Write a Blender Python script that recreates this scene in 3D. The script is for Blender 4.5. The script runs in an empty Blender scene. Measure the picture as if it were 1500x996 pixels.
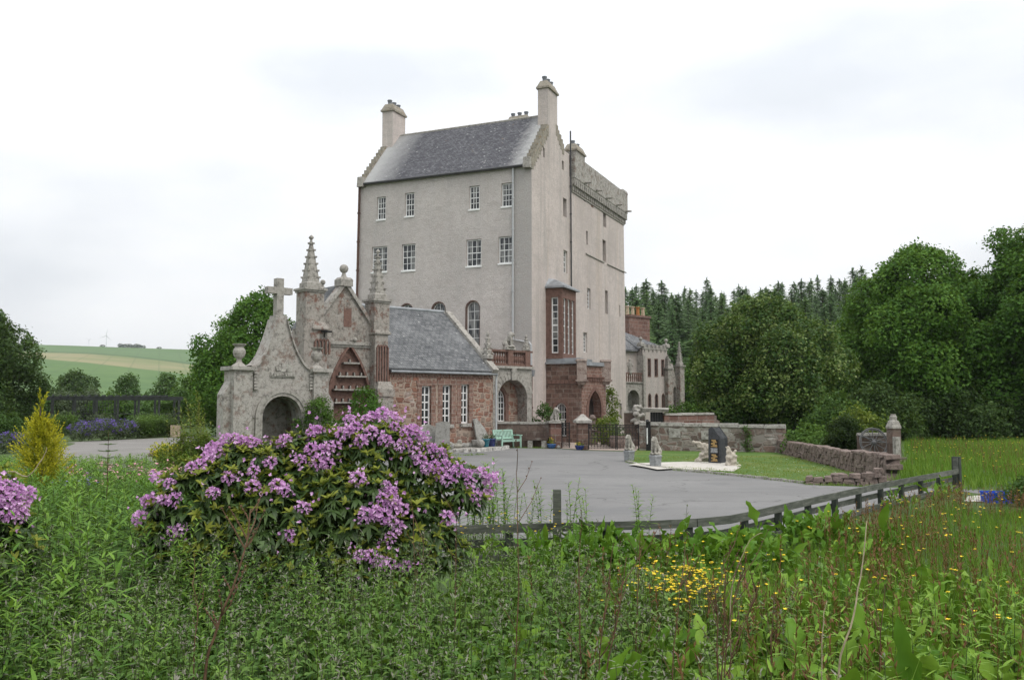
import bpy, bmesh, math, random
import numpy as np
from mathutils import Vector, Matrix, noise
from mathutils.geometry import tessellate_polygon

# ------------------------------------------------------------------ camera, sky, sun, exposure
S = bpy.context.scene
COL = S.collection
PI = math.pi
CZ, FPX, HOR = 2.2, 1296.0, 592.0
PITCH = math.atan((HOR - 498.0) / FPX)
cam = bpy.data.objects.new('camera', bpy.data.cameras.new('camera'))
COL.objects.link(cam)
cam.location = (0, 0, CZ)
cam.rotation_euler = (PI / 2 + PITCH, 0, 0)
cam.data.sensor_width = 36.0
cam.data.lens = 36.0 * FPX / 1500.0
cam.data.clip_start = 0.1
cam.data.clip_end = 8000
S.camera = cam

SUN_EL, SUN_AZ = math.radians(52), math.radians(128)      # azimuth clockwise from +Y (north)
world = bpy.data.worlds.new('World')
S.world = world
world.use_nodes = True
wn = world.node_tree
wn.nodes.clear()
def wnode(t, **k):
    n = wn.nodes.new(t)
    for a, b in k.items(): setattr(n, a, b)
    return n
w_out = wnode('ShaderNodeOutputWorld')
w_bg = wnode('ShaderNodeBackground')
w_bg.inputs['Strength'].default_value = 0.1
w_sky = wnode('ShaderNodeTexSky', sky_type='NISHITA', sun_disc=False, sun_elevation=SUN_EL, sun_rotation=SUN_AZ)
w_sky.dust_density = 3.0
w_tc = wnode('ShaderNodeTexCoord')
w_sep = wnode('ShaderNodeSeparateXYZ')
wn.links.new(w_tc.outputs['Generated'], w_sep.inputs[0])
w_grad = wnode('ShaderNodeMapRange')                       # overcast sky: brighter towards the zenith
w_grad.inputs['From Min'].default_value = 0.0
w_grad.inputs['From Max'].default_value = 1.0
w_grad.inputs['To Min'].default_value = 8.7
w_grad.inputs['To Max'].default_value = 19.0
wn.links.new(w_sep.outputs['Z'], w_grad.inputs['Value'])
w_map = wnode('ShaderNodeMapping')
w_map.inputs['Scale'].default_value = (1.0, 1.0, 2.6)
w_map.inputs['Location'].default_value = (3.1, 0.4, 0.2)
wn.links.new(w_tc.outputs['Generated'], w_map.inputs[0])
w_n1 = wnode('ShaderNodeTexNoise')
w_n1.inputs['Scale'].default_value = 2.3
w_n1.inputs['Detail'].default_value = 6
w_n1.inputs['Roughness'].default_value = 0.45
wn.links.new(w_map.outputs[0], w_n1.inputs['Vector'])
w_r1 = wnode('ShaderNodeValToRGB')
w_r1.color_ramp.elements[0].position = 0.32
w_r1.color_ramp.elements[0].color = (0.77, 0.805, 0.85, 1)
w_r1.color_ramp.elements[1].position = 0.60
w_r1.color_ramp.elements[1].color = (1.10, 1.11, 1.12, 1)
wn.links.new(w_n1.outputs['Fac'], w_r1.inputs[0])
w_mul = wnode('ShaderNodeMix', data_type='RGBA', blend_type='MULTIPLY')
w_mul.inputs['Factor'].default_value = 1.0
wn.links.new(w_r1.outputs[0], w_mul.inputs[6])
wn.links.new(w_grad.outputs[0], w_mul.inputs[7])
w_mix = wnode('ShaderNodeMix', data_type='RGBA')
w_mix.inputs['Factor'].default_value = 0.94
wn.links.new(w_sky.outputs[0], w_mix.inputs[6])
wn.links.new(w_mul.outputs[2], w_mix.inputs[7])
wn.links.new(w_mix.outputs[2], w_bg.inputs['Color'])
wn.links.new(w_bg.outputs[0], w_out.inputs['Surface'])

sun = bpy.data.objects.new('sun', bpy.data.lights.new('sun', 'SUN'))
COL.objects.link(sun)
sun.data.energy = 1.45
sun.data.angle = math.radians(24)
sun.data.color = (1.0, 0.95, 0.88)
_sd = Vector((math.sin(SUN_AZ) * math.cos(SUN_EL), math.cos(SUN_AZ) * math.cos(SUN_EL), math.sin(SUN_EL)))
sun.rotation_euler = _sd.to_track_quat('Z', 'Y').to_euler()
S.view_settings.view_transform = 'Standard'
S.view_settings.look = 'None'
S.view_settings.gamma = 1.0
S.view_settings.exposure = 0.0
S.view_settings.use_curve_mapping = False
S.cycles.max_bounces = 6
S.cycles.transparent_max_bounces = 8
S.cycles.use_denoising = True
try:
    S.cycles.denoiser = 'OPENIMAGEDENOISE'
    S.cycles.denoising_prefilter = 'ACCURATE'
    S.cycles.denoising_input_passes = 'RGB_ALBEDO_NORMAL'
except Exception:
    pass

# ------------------------------------------------------------------ helpers
def ray(px, py):
    u, v = (px - 750.0) / FPX, (498.0 - py) / FPX
    return u, math.cos(PITCH) - v * math.sin(PITCH), math.sin(PITCH) + v * math.cos(PITCH)
def at(px, py, Y):
    d = ray(px, py); t = Y / d[1]
    return Vector((d[0] * t, Y, CZ + d[2] * t))
def gr(px, py, z=0.0):
    d = ray(px, py); t = (z - CZ) / d[2]
    return Vector((d[0] * t, d[1] * t, z))

class Fr:
    """a wall-aligned frame: lx to the right along the wall, ly into the building, lz up"""
    def __init__(s, x, y, ang, z=0.0):
        s.o = Vector((x, y, z)); s.a = ang; s.c, s.s = math.cos(ang), math.sin(ang)
    def w(s, lx, ly, lz):
        return Vector((s.o.x + lx * s.c - ly * s.s, s.o.y + lx * s.s + ly * s.c, s.o.z + lz))
    def _l(s, px, py):
        d = ray(px, py); ox, oy = -s.o.x, -s.o.y
        return (ox * s.c + oy * s.s, -ox * s.s + oy * s.c), (d[0] * s.c + d[1] * s.s, -d[0] * s.s + d[1] * s.c), d[2]
    def hit(s, px, py, ly=0.0):
        o, d, dz = s._l(px, py); t = (ly - o[1]) / d[1]
        return o[0] + t * d[0], CZ + t * dz - s.o.z
    def hitx(s, px, py, lx=0.0):
        o, d, dz = s._l(px, py); t = (lx - o[0]) / d[0]
        return o[1] + t * d[1], CZ + t * dz - s.o.z
W0 = Fr(0, 0, 0)

def thing(name, label=None, cat=None, loc=(0, 0, 0), group=None, rotz=0.0):
    o = bpy.data.objects.new(name, None); COL.objects.link(o)
    o.empty_display_size = 0.3
    o.location = loc; o.rotation_euler = (0, 0, rotz)
    if label: o['label'] = label
    if cat: o['category'] = cat
    if group: o['group'] = group
    return o
def tag(o, label=None, cat=None, group=None, kind=None):
    if label: o['label'] = label
    if cat: o['category'] = cat
    if group: o['group'] = group
    if kind: o['kind'] = kind
    return o
def wmat(o):
    m = Matrix.LocRotScale(o.location, o.rotation_euler, o.scale)
    return wmat(o.parent) @ m if o.parent else m

def kids(o): return [c for c in bpy.data.objects if c.parent == o]
def copy_tree(o, parent=None):
    c = o.copy(); COL.objects.link(c)
    if parent is not None: c.parent = parent
    for k in kids(o): copy_tree(k, c)
    return c

def arch(x0, x1, z0, z1, kind='flat', n=10):
    """a closed loop round an opening; z1 is the top"""
    w = (x1 - x0) / 2; c = (x0 + x1) / 2
    if kind == 'flat': return [(x0, z0), (x1, z0), (x1, z1), (x0, z1)]
    pts = [(x0, z0), (x1, z0)]
    if kind == 'round':
        zs = z1 - w
        for i in range(2 * n + 1):
            a = PI * i / (2 * n); pts.append((c + w * math.cos(a), zs + w * math.sin(a)))
        return pts
    h = 1.75 * w if kind == 'pointed' else kind            # rise of a pointed head
    R = (w * w + h * h) / (2 * w); zs = z1 - h
    am = math.asin(min(1, h / R)) if R >= w and h <= R else PI / 2
    for i in range(n + 1):
        a = am * i / n; pts.append((x1 - R + R * math.cos(a), zs + R * math.sin(a)))
    for i in range(n - 1, -1, -1):
        a = am * i / n; pts.append((x0 + R - R * math.cos(a), zs + R * math.sin(a)))
    return pts

class MB:
    """collects verts and faces in world space; build() links them as ONE mesh object"""
    def __init__(s): s.v = []; s.f = []; s.m = []; s.r = None
    def add(s, vs, fs, mi=0):
        b = len(s.v); s.v += [tuple(v) for v in vs]
        for f in fs: s.f.append(tuple(i + b for i in f)); s.m.append(mi)
        return s
    def box(s, fr, x, y, z, mi=0, taper=0.0, jit=0.0):
        x0, x1 = x; y0, y1 = y; z0, z1 = z; t = taper
        P = [(x0, y0, z0), (x1, y0, z0), (x1, y1, z0), (x0, y1, z0), (x0 + t, y0 + t, z1), (x1 - t, y0 + t, z1), (x1 - t, y1 - t, z1), (x0 + t, y1 - t, z1)]
        if jit: P = [tuple(c + random.uniform(-jit, jit) for c in p) for p in P]
        return s.add([fr.w(*p) for p in P], [(0, 3, 2, 1), (4, 5, 6, 7), (0, 1, 5, 4), (1, 2, 6, 5), (2, 3, 7, 6), (3, 0, 4, 7)], mi)
    def quad(s, a, b, c, d, mi=0): return s.add([a, b, c, d], [(0, 1, 2, 3)], mi)
    def slab(s, pts, d, mi=0):
        """thicken a planar polygon (world points) by the vector d"""
        n = len(pts); d = Vector(d)
        vs = [Vector(p) for p in pts] + [Vector(p) + d for p in pts]
        fs = [tuple(range(n)), tuple(range(2 * n - 1, n - 1, -1))] + [(i, (i + 1) % n, n + (i + 1) % n, n + i) for i in range(n)]
        return s.add(vs, fs, mi)
    def panel(s, fr, ax, k, outline, holes=(), depth=0.15, mi=0, mi_r=None, edge=0.0):
        """a wall face at ly=k (ax 'y') or lx=k (ax 'x') with real openings and their reveals"""
        def P(a, z, d): return fr.w(a, k + d, z) if ax == 'y' else fr.w(k - d, a, z)
        loops = [outline] + list(holes)
        flat = [p for l in loops for p in l]
        tri = tessellate_polygon([[Vector((p[0], p[1], 0)) for p in l] for l in loops])
        s.add([P(p[0], p[1], 0) for p in flat], [tuple(t) for t in tri], mi)
        for l in holes:
            n = len(l)
            s.add([P(p[0], p[1], 0) for p in l] + [P(p[0], p[1], depth) for p in l], [(i, (i + 1) % n, n + (i + 1) % n, n + i) for i in range(n)], mi if mi_r is None else mi_r)
        if edge:
            n = len(outline)
            s.add([P(p[0], p[1], 0) for p in outline] + [P(p[0], p[1], edge) for p in outline], [(i, (i + 1) % n, n + (i + 1) % n, n + i) for i in range(n)], mi)
        return s
    def ring(s, fr, ax, k, lo, li, depth, mi=0):
        """a moulding between two loops of equal length, standing from k to k+depth"""
        def P(a, z, d): return fr.w(a, k + d, z) if ax == 'y' else fr.w(k - d, a, z)
        n = len(lo)
        vs = [P(p[0], p[1], 0) for p in lo] + [P(p[0], p[1], 0) for p in li] + [P(p[0], p[1], depth) for p in lo] + [P(p[0], p[1], depth) for p in li]
        fs = []
        for i in range(n):
            j = (i + 1) % n
            fs += [(i, j, n + j, n + i), (n + i, n + j, 3 * n + j, 3 * n + i), (i, 2 * n + i, 2 * n + j, j), (2 * n + i, 3 * n + i, 3 * n + j, 2 * n + j)]
        return s.add(vs, fs, mi)
    def tube(s, pts, r, n=7, mi=0, cap=True):
        pts = [Vector(p) for p in pts]; rs = r if isinstance(r, (list, tuple)) else [r] * len(pts)
        vs, fs = [], []
        for i, p in enumerate(pts):
            d = (pts[min(i + 1, len(pts) - 1)] - pts[max(i - 1, 0)]).normalized()
            a = d.orthogonal() if i == 0 else (a - d * a.dot(d))
            if a.length < 1e-6: a = d.orthogonal()
            a.normalize(); b = d.cross(a)
            for j in range(n):
                t = 2 * PI * j / n; vs.append(p + (a * math.cos(t) + b * math.sin(t)) * rs[i])
        for i in range(len(pts) - 1):
            for j in range(n):
                k = (j + 1) % n; fs.append((i * n + j, i * n + k, (i + 1) * n + k, (i + 1) * n + j))
        if cap: fs += [tuple(range(n - 1, -1, -1)), tuple(range((len(pts) - 1) * n, len(pts) * n))]
        return s.add(vs, fs, mi)
    def lathe(s, c, prof, n=16, rot=0.0, mi=0, sq=False):
        """profile [(r, z)] turned about the vertical through c; sq: r is the half-width of a square"""
        c = Vector(c); vs, fs = [], []
        if sq: n = 4; rot += PI / 4
        for r, z in prof:
            rr = r * (math.sqrt(2) if sq else 1)
            for j in range(n):
                t = rot + 2 * PI * j / n; vs.append((c.x + rr * math.cos(t), c.y + rr * math.sin(t), c.z + z))
        for i in range(len(prof) - 1):
            for j in range(n):
                k = (j + 1) % n; fs.append((i * n + j, i * n + k, (i + 1) * n + k, (i + 1) * n + j))
        fs += [tuple(range(n - 1, -1, -1)), tuple(range((len(prof) - 1) * n, len(prof) * n))]
        return s.add(vs, fs, mi)
    def ball(s, c, r, mi=0, n=14):
        return s.lathe(c, [(max(r * math.sin(PI * i / 10), 0.001), -r * math.cos(PI * i / 10)) for i in range(11)], n, 0, mi)
    def warp(s, fn): s.v = [tuple(fn(Vector(v))) for v in s.v]; return s
    def build(s, name, mats, parent=None, smooth=False, bevel=0.0):
        me = bpy.data.meshes.new(name)
        vs = s.v
        if parent is not None:
            inv = wmat(parent).inverted(); vs = [inv @ Vector(v) for v in vs]
        me.from_pydata([tuple(v) for v in vs], [], s.f)
        mats = mats if isinstance(mats, (list, tuple)) else [mats]
        for m in mats: me.materials.append(m)
        me.polygons.foreach_set('material_index', s.m)
        auto_uv(me)
        if smooth: me.polygons.foreach_set('use_smooth', [True] * len(me.polygons))
        me.update()
        o = bpy.data.objects.new(name, me); COL.objects.link(o); o.parent = parent
        if bevel:
            b = o.modifiers.new('bevel', 'BEVEL'); b.width = bevel; b.segments = 2; b.limit_method = 'ANGLE'
        return o

def auto_uv(me):
    """metres along the face horizontally, metres up the face"""
    uv = me.uv_layers.new(name='uv')
    out = np.zeros(len(me.loops) * 2, np.float32)
    Z = Vector((0, 0, 1))
    for p in me.polygons:
        n = p.normal
        t = Z.cross(n)
        if t.length < 0.05: t, b = Vector((1, 0, 0)), Vector((0, 1, 0))
        else:
            t.normalize(); b = n.cross(t)
            if b.z < 0: b = -b; t = -t
        for li in p.loop_indices:
            c = me.vertices[me.loops[li].vertex_index].co
            out[2 * li] = c.dot(t); out[2 * li + 1] = c.dot(b)
    uv.data.foreach_set('uv', out)

def build_np(name, V, LV, LT, mats, parent=None, rnd=None, mi=None, smooth=False):
    me = bpy.data.meshes.new(name)
    nv, nl, nf = len(V), len(LV), len(LT)
    me.vertices.add(nv); me.loops.add(nl); me.polygons.add(nf)
    me.vertices.foreach_set('co', np.ascontiguousarray(V, np.float32).ravel())
    me.loops.foreach_set('vertex_index', np.ascontiguousarray(LV, np.int32))
    LS = np.concatenate([[0], np.cumsum(LT)[:-1]]).astype(np.int32)
    me.polygons.foreach_set('loop_start', LS)
    try: me.polygons.foreach_set('loop_total', np.ascontiguousarray(LT, np.int32))
    except Exception: pass
    for m in (mats if isinstance(mats, (list, tuple)) else [mats]): me.materials.append(m)
    if mi is not None: me.polygons.foreach_set('material_index', np.ascontiguousarray(mi, np.int32))
    if rnd is not None:
        at_ = me.attributes.new('rnd', 'FLOAT', 'POINT'); at_.data.foreach_set('value', np.ascontiguousarray(rnd, np.float32))
    if smooth: me.polygons.foreach_set('use_smooth', np.ones(nf, bool))
    me.update(calc_edges=True); me.validate()
    o = bpy.data.objects.new(name, me); COL.objects.link(o); o.parent = parent
    return o

def blob(name, prims, mat, parent, voxel=0.03, smooth=3, rough=0.0, rs=6.0):
    """one continuous carved-looking surface from ellipsoids ('e', c, radii) and tapered limbs ('c', p0, p1, r0, r1); local coordinates"""
    bm = bmesh.new()
    for p in prims:
        if p[0] == 'e':
            m = Matrix.Translation(p[1]) @ (p[3] if len(p) > 3 else Matrix()) @ Matrix.Diagonal((*p[2], 1))
            bmesh.ops.create_icosphere(bm, subdivisions=3, radius=1, matrix=m)
        else:
            a, b = Vector(p[1]), Vector(p[2]); d = b - a
            q = d.to_track_quat('Z', 'Y').to_matrix().to_4x4()
            bmesh.ops.create_cone(bm, cap_ends=True, segments=14, radius1=p[3], radius2=p[4], depth=d.length, matrix=Matrix.Translation((a + b) / 2) @ q)
            bmesh.ops.create_icosphere(bm, subdivisions=2, radius=p[3] * 0.99, matrix=Matrix.Translation(a))
            bmesh.ops.create_icosphere(bm, subdivisions=2, radius=p[4] * 0.99, matrix=Matrix.Translation(b))
    me = bpy.data.meshes.new('tmp'); bm.to_mesh(me); bm.free()
    t = bpy.data.objects.new('tmp', me); COL.objects.link(t)
    r = t.modifiers.new('r', 'REMESH'); r.mode = 'VOXEL'; r.voxel_size = voxel
    if smooth:
        sm = t.modifiers.new('s', 'SMOOTH'); sm.iterations = smooth; sm.factor = 0.5
    dg = bpy.context.evaluated_depsgraph_get(); dg.update()
    nm = bpy.data.meshes.new_from_object(t.evaluated_get(dg)); nm.name = name
    bpy.data.objects.remove(t)
    if rough:
        for v in nm.vertices:
            v.co += v.normal * rough * noise.noise(Vector(v.co) * rs)
    nm.materials.clear(); nm.materials.append(mat)
    nm.polygons.foreach_set('use_smooth', [True] * len(nm.polygons))
    o = bpy.data.objects.new(name, nm); COL.objects.link(o); o.parent = parent
    return o

# ------------------------------------------------------------------ materials
class N:
    def __init__(s, name):
        s.m = bpy.data.materials.new(name); s.m.use_nodes = True; s.t = s.m.node_tree
        s.b = s.t.nodes['Principled BSDF']; s.out = s.t.nodes['Material Output']
        s.tc = s.t.nodes.new('ShaderNodeTexCoord')
        s.b.inputs['Roughness'].default_value = 0.9
        s.b.inputs['Specular IOR Level'].default_value = 0.25
    def n(s, t, **k):
        n = s.t.nodes.new(t)
        for a, b in k.items(): setattr(n, a, b)
        return n
    def L(s, a, b): s.t.links.new(a, b)
    def co(s, which='obj', scale=(1, 1, 1), loc=(0, 0, 0)):
        src = s.tc.outputs['UV' if which == 'uv' else 'Object']
        mp = s.n('ShaderNodeMapping'); mp.inputs['Scale'].default_value = scale; mp.inputs['Location'].default_value = loc
        s.L(src, mp.inputs[0]); return mp.outputs[0]
    def noise(s, sc, detail=4, rough=0.55, co=None, which='obj', stretch=(1, 1, 1), loc=(0, 0, 0)):
        n = s.n('ShaderNodeTexNoise'); n.inputs['Scale'].default_value = sc; n.inputs['Detail'].default_value = detail
        n.inputs['Roughness'].default_value = rough
        s.L(co or s.co(which, stretch, loc), n.inputs['Vector']); return n.outputs['Fac']
    def ramp(s, fac, stops, interp='LINEAR'):
        r = s.n('ShaderNodeValToRGB'); e = r.color_ramp.elements; r.color_ramp.interpolation = interp
        while len(e) < len(stops): e.new(0.5)
        for el, (p, c) in zip(e, stops):
            el.position = p; el.color = (c, c, c, 1) if isinstance(c, (int, float)) else (*c, 1)
        s.L(fac, r.inputs[0]); return r.outputs[0]
    def mix(s, fac, a, b, mode='MIX'):
        m = s.n('ShaderNodeMix', data_type='RGBA', blend_type=mode)
        for i, x in ((0, fac), (6, a), (7, b)):
            if isinstance(x, (int, float)): m.inputs[i].default_value = x if i == 0 else (x, x, x, 1)
            elif isinstance(x, tuple): m.inputs[i].default_value = (*x, 1)
            else: s.L(x, m.inputs[i])
        return m.outputs[2]
    def math(s, op, a, b=0.0, clamp=False):
        m = s.n('ShaderNodeMath', operation=op, use_clamp=clamp)
        for i, x in ((0, a), (1, b)):
            if isinstance(x, (int, float)): m.inputs[i].default_value = x
            else: s.L(x, m.inputs[i])
        return m.outputs[0]
    def sep(s, which='obj'):
        q = s.n('ShaderNodeSeparateXYZ'); s.L(s.tc.outputs['UV' if which == 'uv' else 'Object'], q.inputs[0]); return q.outputs
    def col(s, c):
        if isinstance(c, tuple): s.b.inputs['Base Color'].default_value = (*c, 1)
        else: s.L(c, s.b.inputs['Base Color'])
        return s
    def bump(s, h, strength=0.4, dist=0.02):
        b = s.n('ShaderNodeBump'); b.inputs['Strength'].default_value = strength; b.inputs['Distance'].default_value = dist
        s.L(h, b.inputs['Height']); s.L(b.outputs[0], s.b.inputs['Normal']); return s
    def rough(s, r): s.b.inputs['Roughness'].default_value = r; return s

def plain(name, c, rough=0.6, metal=0.0, var=0.12, sc=8.0, bump=0.0, spec=0.3):
    q = N(name)
    lo = tuple(x * (1 - var) for x in c); hi = tuple(min(1, x * (1 + var)) for x in c)
    nz = q.noise(sc, 5)
    q.col(q.ramp(nz, [(0.3, lo), (0.7, hi)])); q.rough(rough)
    q.b.inputs['Metallic'].default_value = metal; q.b.inputs['Specular IOR Level'].default_value = spec
    if bump: q.bump(nz, bump, 0.01)
    return q.m

def harl(name, base=(0.60, 0.53, 0.495), tower=False):
    q = N(name)
    big = q.noise(0.25, 5, 0.6)
    c = q.ramp(big, [(0.30, tuple(x * 0.80 for x in base)), (0.5, base), (0.72, tuple(min(1, x * 1.10) for x in base))])
    st = q.noise(1.0, 5, 0.65, stretch=(1.6, 1.6, 0.12))                     # rain streaks
    c = q.mix(q.ramp(st, [(0.50, 0.0), (0.68, 0.62)]), c, (0.36, 0.34, 0.32))
    st2 = q.noise(0.8, 4, 0.6, stretch=(2.6, 2.6, 0.07), loc=(7, 3, 1))
    c = q.mix(q.ramp(st2, [(0.56, 0.0), (0.70, 0.5)]), c, (0.50, 0.40, 0.31))
    pk = q.noise(0.5, 5, 0.6, loc=(3, 8, 5))
    c = q.mix(q.ramp(pk, [(0.52, 0.0), (0.70, 0.5)]), c, tuple(x * 0.74 for x in base))
    if tower:                                                                # the front and its quoin strip are greyer than the pink flank
        x = q.sep()
        front = q.ramp(q.math('ADD', x[1], q.math('MULTIPLY', q.noise(1.5), 0.04)), [(0.03, 1.0), (0.06, 0.0)])
        c = q.mix(q.math('MULTIPLY', front, 0.75), c, q.ramp(big, [(0.3, (0.47, 0.445, 0.427)), (0.65, (0.585, 0.55, 0.527))]))
        e = q.math('ADD', x[0], q.math('MULTIPLY', q.noise(0.9, 5), 0.9))
        sv = q.math('MULTIPLY', q.ramp(q.math('ADD', q.math('MULTIPLY', e, 0.5), 1.0), [(0.54, 0.0), (0.66, 0.6)]), front)
        c = q.mix(sv, c, (0.335, 0.325, 0.315))
        lv = q.noise(0.5, 3, 0.5, stretch=(0.25, 0.25, 3.0), loc=(1, 2, 4))   # lift lines in the harling
        c = q.mix(q.ramp(lv, [(0.56, 0.0), (0.60, 0.22), (0.64, 0.0)]), c, (0.38, 0.36, 0.34))
    fine = q.noise(14, 4, 0.7)
    c = q.mix(q.ramp(fine, [(0.36, 0.42), (0.56, 0.0)]), c, (0.27, 0.25, 0.235))
    mid = q.noise(3.2, 5, 0.7, loc=(6, 6, 2))
    c = q.mix(q.ramp(mid, [(0.38, 0.38), (0.55, 0.0)]), c, tuple(x * 0.66 for x in base))
    q.col(c).rough(0.95); q.bump(q.math('ADD', fine, mid), 0.9, 0.045)
    return q.m

def rubble(name, pal, mortar=(0.40, 0.36, 0.32), sc=(2.6, 3.8), lichen=0.3, wide=0.06, spots=(0.55, 0.54, 0.50)):
    q = N(name)
    uv = q.co('uv', (sc[0], sc[1], 1))
    d = q.n('ShaderNodeTexNoise'); d.inputs['Scale'].default_value = 3.0; q.L(q.co('uv'), d.inputs['Vector'])
    va = q.n('ShaderNodeVectorMath', operation='MULTIPLY_ADD'); q.L(d.outputs['Color'], va.inputs[0]); va.inputs[1].default_value = (0.5, 0.5, 0); q.L(uv, va.inputs[2])
    v = q.n('ShaderNodeTexVoronoi', feature='F1', distance='CHEBYCHEV'); v.inputs['Scale'].default_value = 1.0; v.inputs['Randomness'].default_value = 0.75; q.L(va.outputs[0], v.inputs['Vector'])
    v2 = q.n('ShaderNodeTexVoronoi', feature='F2', distance='CHEBYCHEV'); v2.inputs['Scale'].default_value = 1.0; v2.inputs['Randomness'].default_value = 0.75; q.L(va.outputs[0], v2.inputs['Vector'])
    sp = q.n('ShaderNodeSeparateColor'); q.L(v.outputs['Color'], sp.inputs[0])
    n = len(pal)
    c = q.ramp(sp.outputs[0], [((i + 0.5) / n, p) for i, p in enumerate(pal)], 'LINEAR')
    edge = q.math('SUBTRACT', v2.outputs['Distance'], v.outputs['Distance'])
    mo = q.ramp(edge, [(wide, 1.0), (wide * 2.4, 0.0)])
    surf = q.noise(9, 6, 0.65)
    c = q.mix(q.ramp(surf, [(0.36, 0.5), (0.55, 0.0)]), c, tuple(x * 0.5 for x in pal[0]))
    c = q.mix(mo, c, mortar)
    li = q.noise(1.6, 6, 0.7, loc=(4, 4, 4))
    c = q.mix(q.ramp(li, [(0.56, 0.0), (0.66, lichen)]), c, spots)
    q.col(c).rough(0.95)
    h = q.math('ADD', q.ramp(edge, [(0.0, 0.0), (wide * 3.5, 1.0)]), q.math('MULTIPLY', surf, 0.5))
    q.bump(h, 0.8, 0.03)
    return q.m

def ashlar(name, c1, c2, mortar, bw=0.55, bh=0.26, lichen=0.25, spots=(0.5, 0.48, 0.44), ms=0.018):
    q = N(name)
    d = q.n('ShaderNodeTexNoise'); d.inputs['Scale'].default_value = 1.2; q.L(q.co('uv'), d.inputs['Vector'])
    va = q.n('ShaderNodeVectorMath', operation='MULTIPLY_ADD'); q.L(d.outputs['Color'], va.inputs[0]); va.inputs[1].default_value = (0.10, 0.05, 0); q.L(q.co('uv'), va.inputs[2])
    b = q.n('ShaderNodeTexBrick'); b.offset = 0.43; b.squash = 0.7; b.squash_frequency = 3
    b.inputs['Scale'].default_value = 1.0; b.inputs['Brick Width'].default_value = bw; b.inputs['Row Height'].default_value = bh
    b.inputs['Mortar Size'].default_value = ms; b.inputs['Mortar Smooth'].default_value = 0.4; b.inputs['Bias'].default_value = 0.0
    b.inputs['Color1'].default_value = (*c1, 1); b.inputs['Color2'].default_value = (*c2, 1); b.inputs['Mortar'].default_value = (*mortar, 1)
    q.L(va.outputs[0], b.inputs['Vector'])
    surf = q.noise(7, 6, 0.65)
    c = q.mix(q.ramp(surf, [(0.35, 0.5), (0.55, 0.0)]), b.outputs['Color'], tuple(x * 0.45 for x in c1))
    li = q.noise(1.3, 6, 0.7, loc=(2, 9, 4))
    c = q.mix(q.ramp(li, [(0.55, 0.0), (0.66, lichen)]), c, spots)
    q.col(c).rough(0.95)
    q.bump(q.math('ADD', q.math('MULTIPLY', b.outputs['Fac'], -1.0), q.math('MULTIPLY', surf, 0.5)), 0.6, 0.02)
    return q.m

def slate(name, c1, c2, bw=0.24, bh=0.15, pale=0.0, ends=None, moss=0.0):
    q = N(name)
    b = q.n('ShaderNodeTexBrick'); b.offset = 0.5
    b.inputs['Scale'].default_value = 1.0; b.inputs['Brick Width'].default_value = bw; b.inputs['Row Height'].default_value = bh
    b.inputs['Mortar Size'].default_value = 0.012; b.inputs['Mortar Smooth'].default_value = 0.2
    b.inputs['Color1'].default_value = (*c1, 1); b.inputs['Color2'].default_value = (*c2, 1); b.inputs['Mortar'].default_value = (0.04, 0.04, 0.045, 1)
    q.L(q.co('uv'), b.inputs['Vector'])
    sp = q.noise(5.0, 5, 0.75)
    c = q.mix(q.ramp(sp, [(0.52, 0.0), (0.70, 0.5)]), b.outputs['Color'], (0.34, 0.34, 0.345))
    v = q.n('ShaderNodeTexVoronoi'); v.inputs['Scale'].default_value = 2.0; q.L(q.co('uv'), v.inputs['Vector'])
    c = q.mix(q.ramp(v.outputs['Distance'], [(0.06, 0.8), (0.13, 0.0)]), c, (0.42, 0.42, 0.41))
    big = q.noise(0.6, 5, 0.6)
    c = q.mix(q.ramp(big, [(0.45, 0.0), (0.7, pale)]), c, (0.30, 0.305, 0.31))
    if ends:
        x = q.sep()
        for x0, x1 in ends:                                                 # lime-washed slates beside the skews
            wv = q.math('ADD', x[0], q.math('MULTIPLY', q.math('SUBTRACT', q.noise(2.5, 5, 0.7), 0.5), 1.3))
            f = q.n('ShaderNodeMapRange'); f.inputs['From Min'].default_value = x0; f.inputs['From Max'].default_value = x1; q.L(wv, f.inputs['Value'])
            c = q.mix(q.math('MULTIPLY', f.outputs[0], 0.8), c, (0.50, 0.50, 0.49))
        og = q.noise(0.9, 6, 0.75, loc=(5, 1, 7))
        c = q.mix(q.ramp(og, [(0.64, 0.0), (0.70, 0.6)]), c, (0.33, 0.17, 0.045))
    q.col(c).rough(0.75)
    fr = q.math('FRACT', q.math('DIVIDE', q.sep('uv')[1], bh))                # each course laps the one below
    q.bump(q.math('ADD', q.math('ADD', q.math('MULTIPLY', b.outputs['Fac'], -1.0), q.math('MULTIPLY', fr, -1.5)), sp), 0.8, 0.02)
    return q.m

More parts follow.
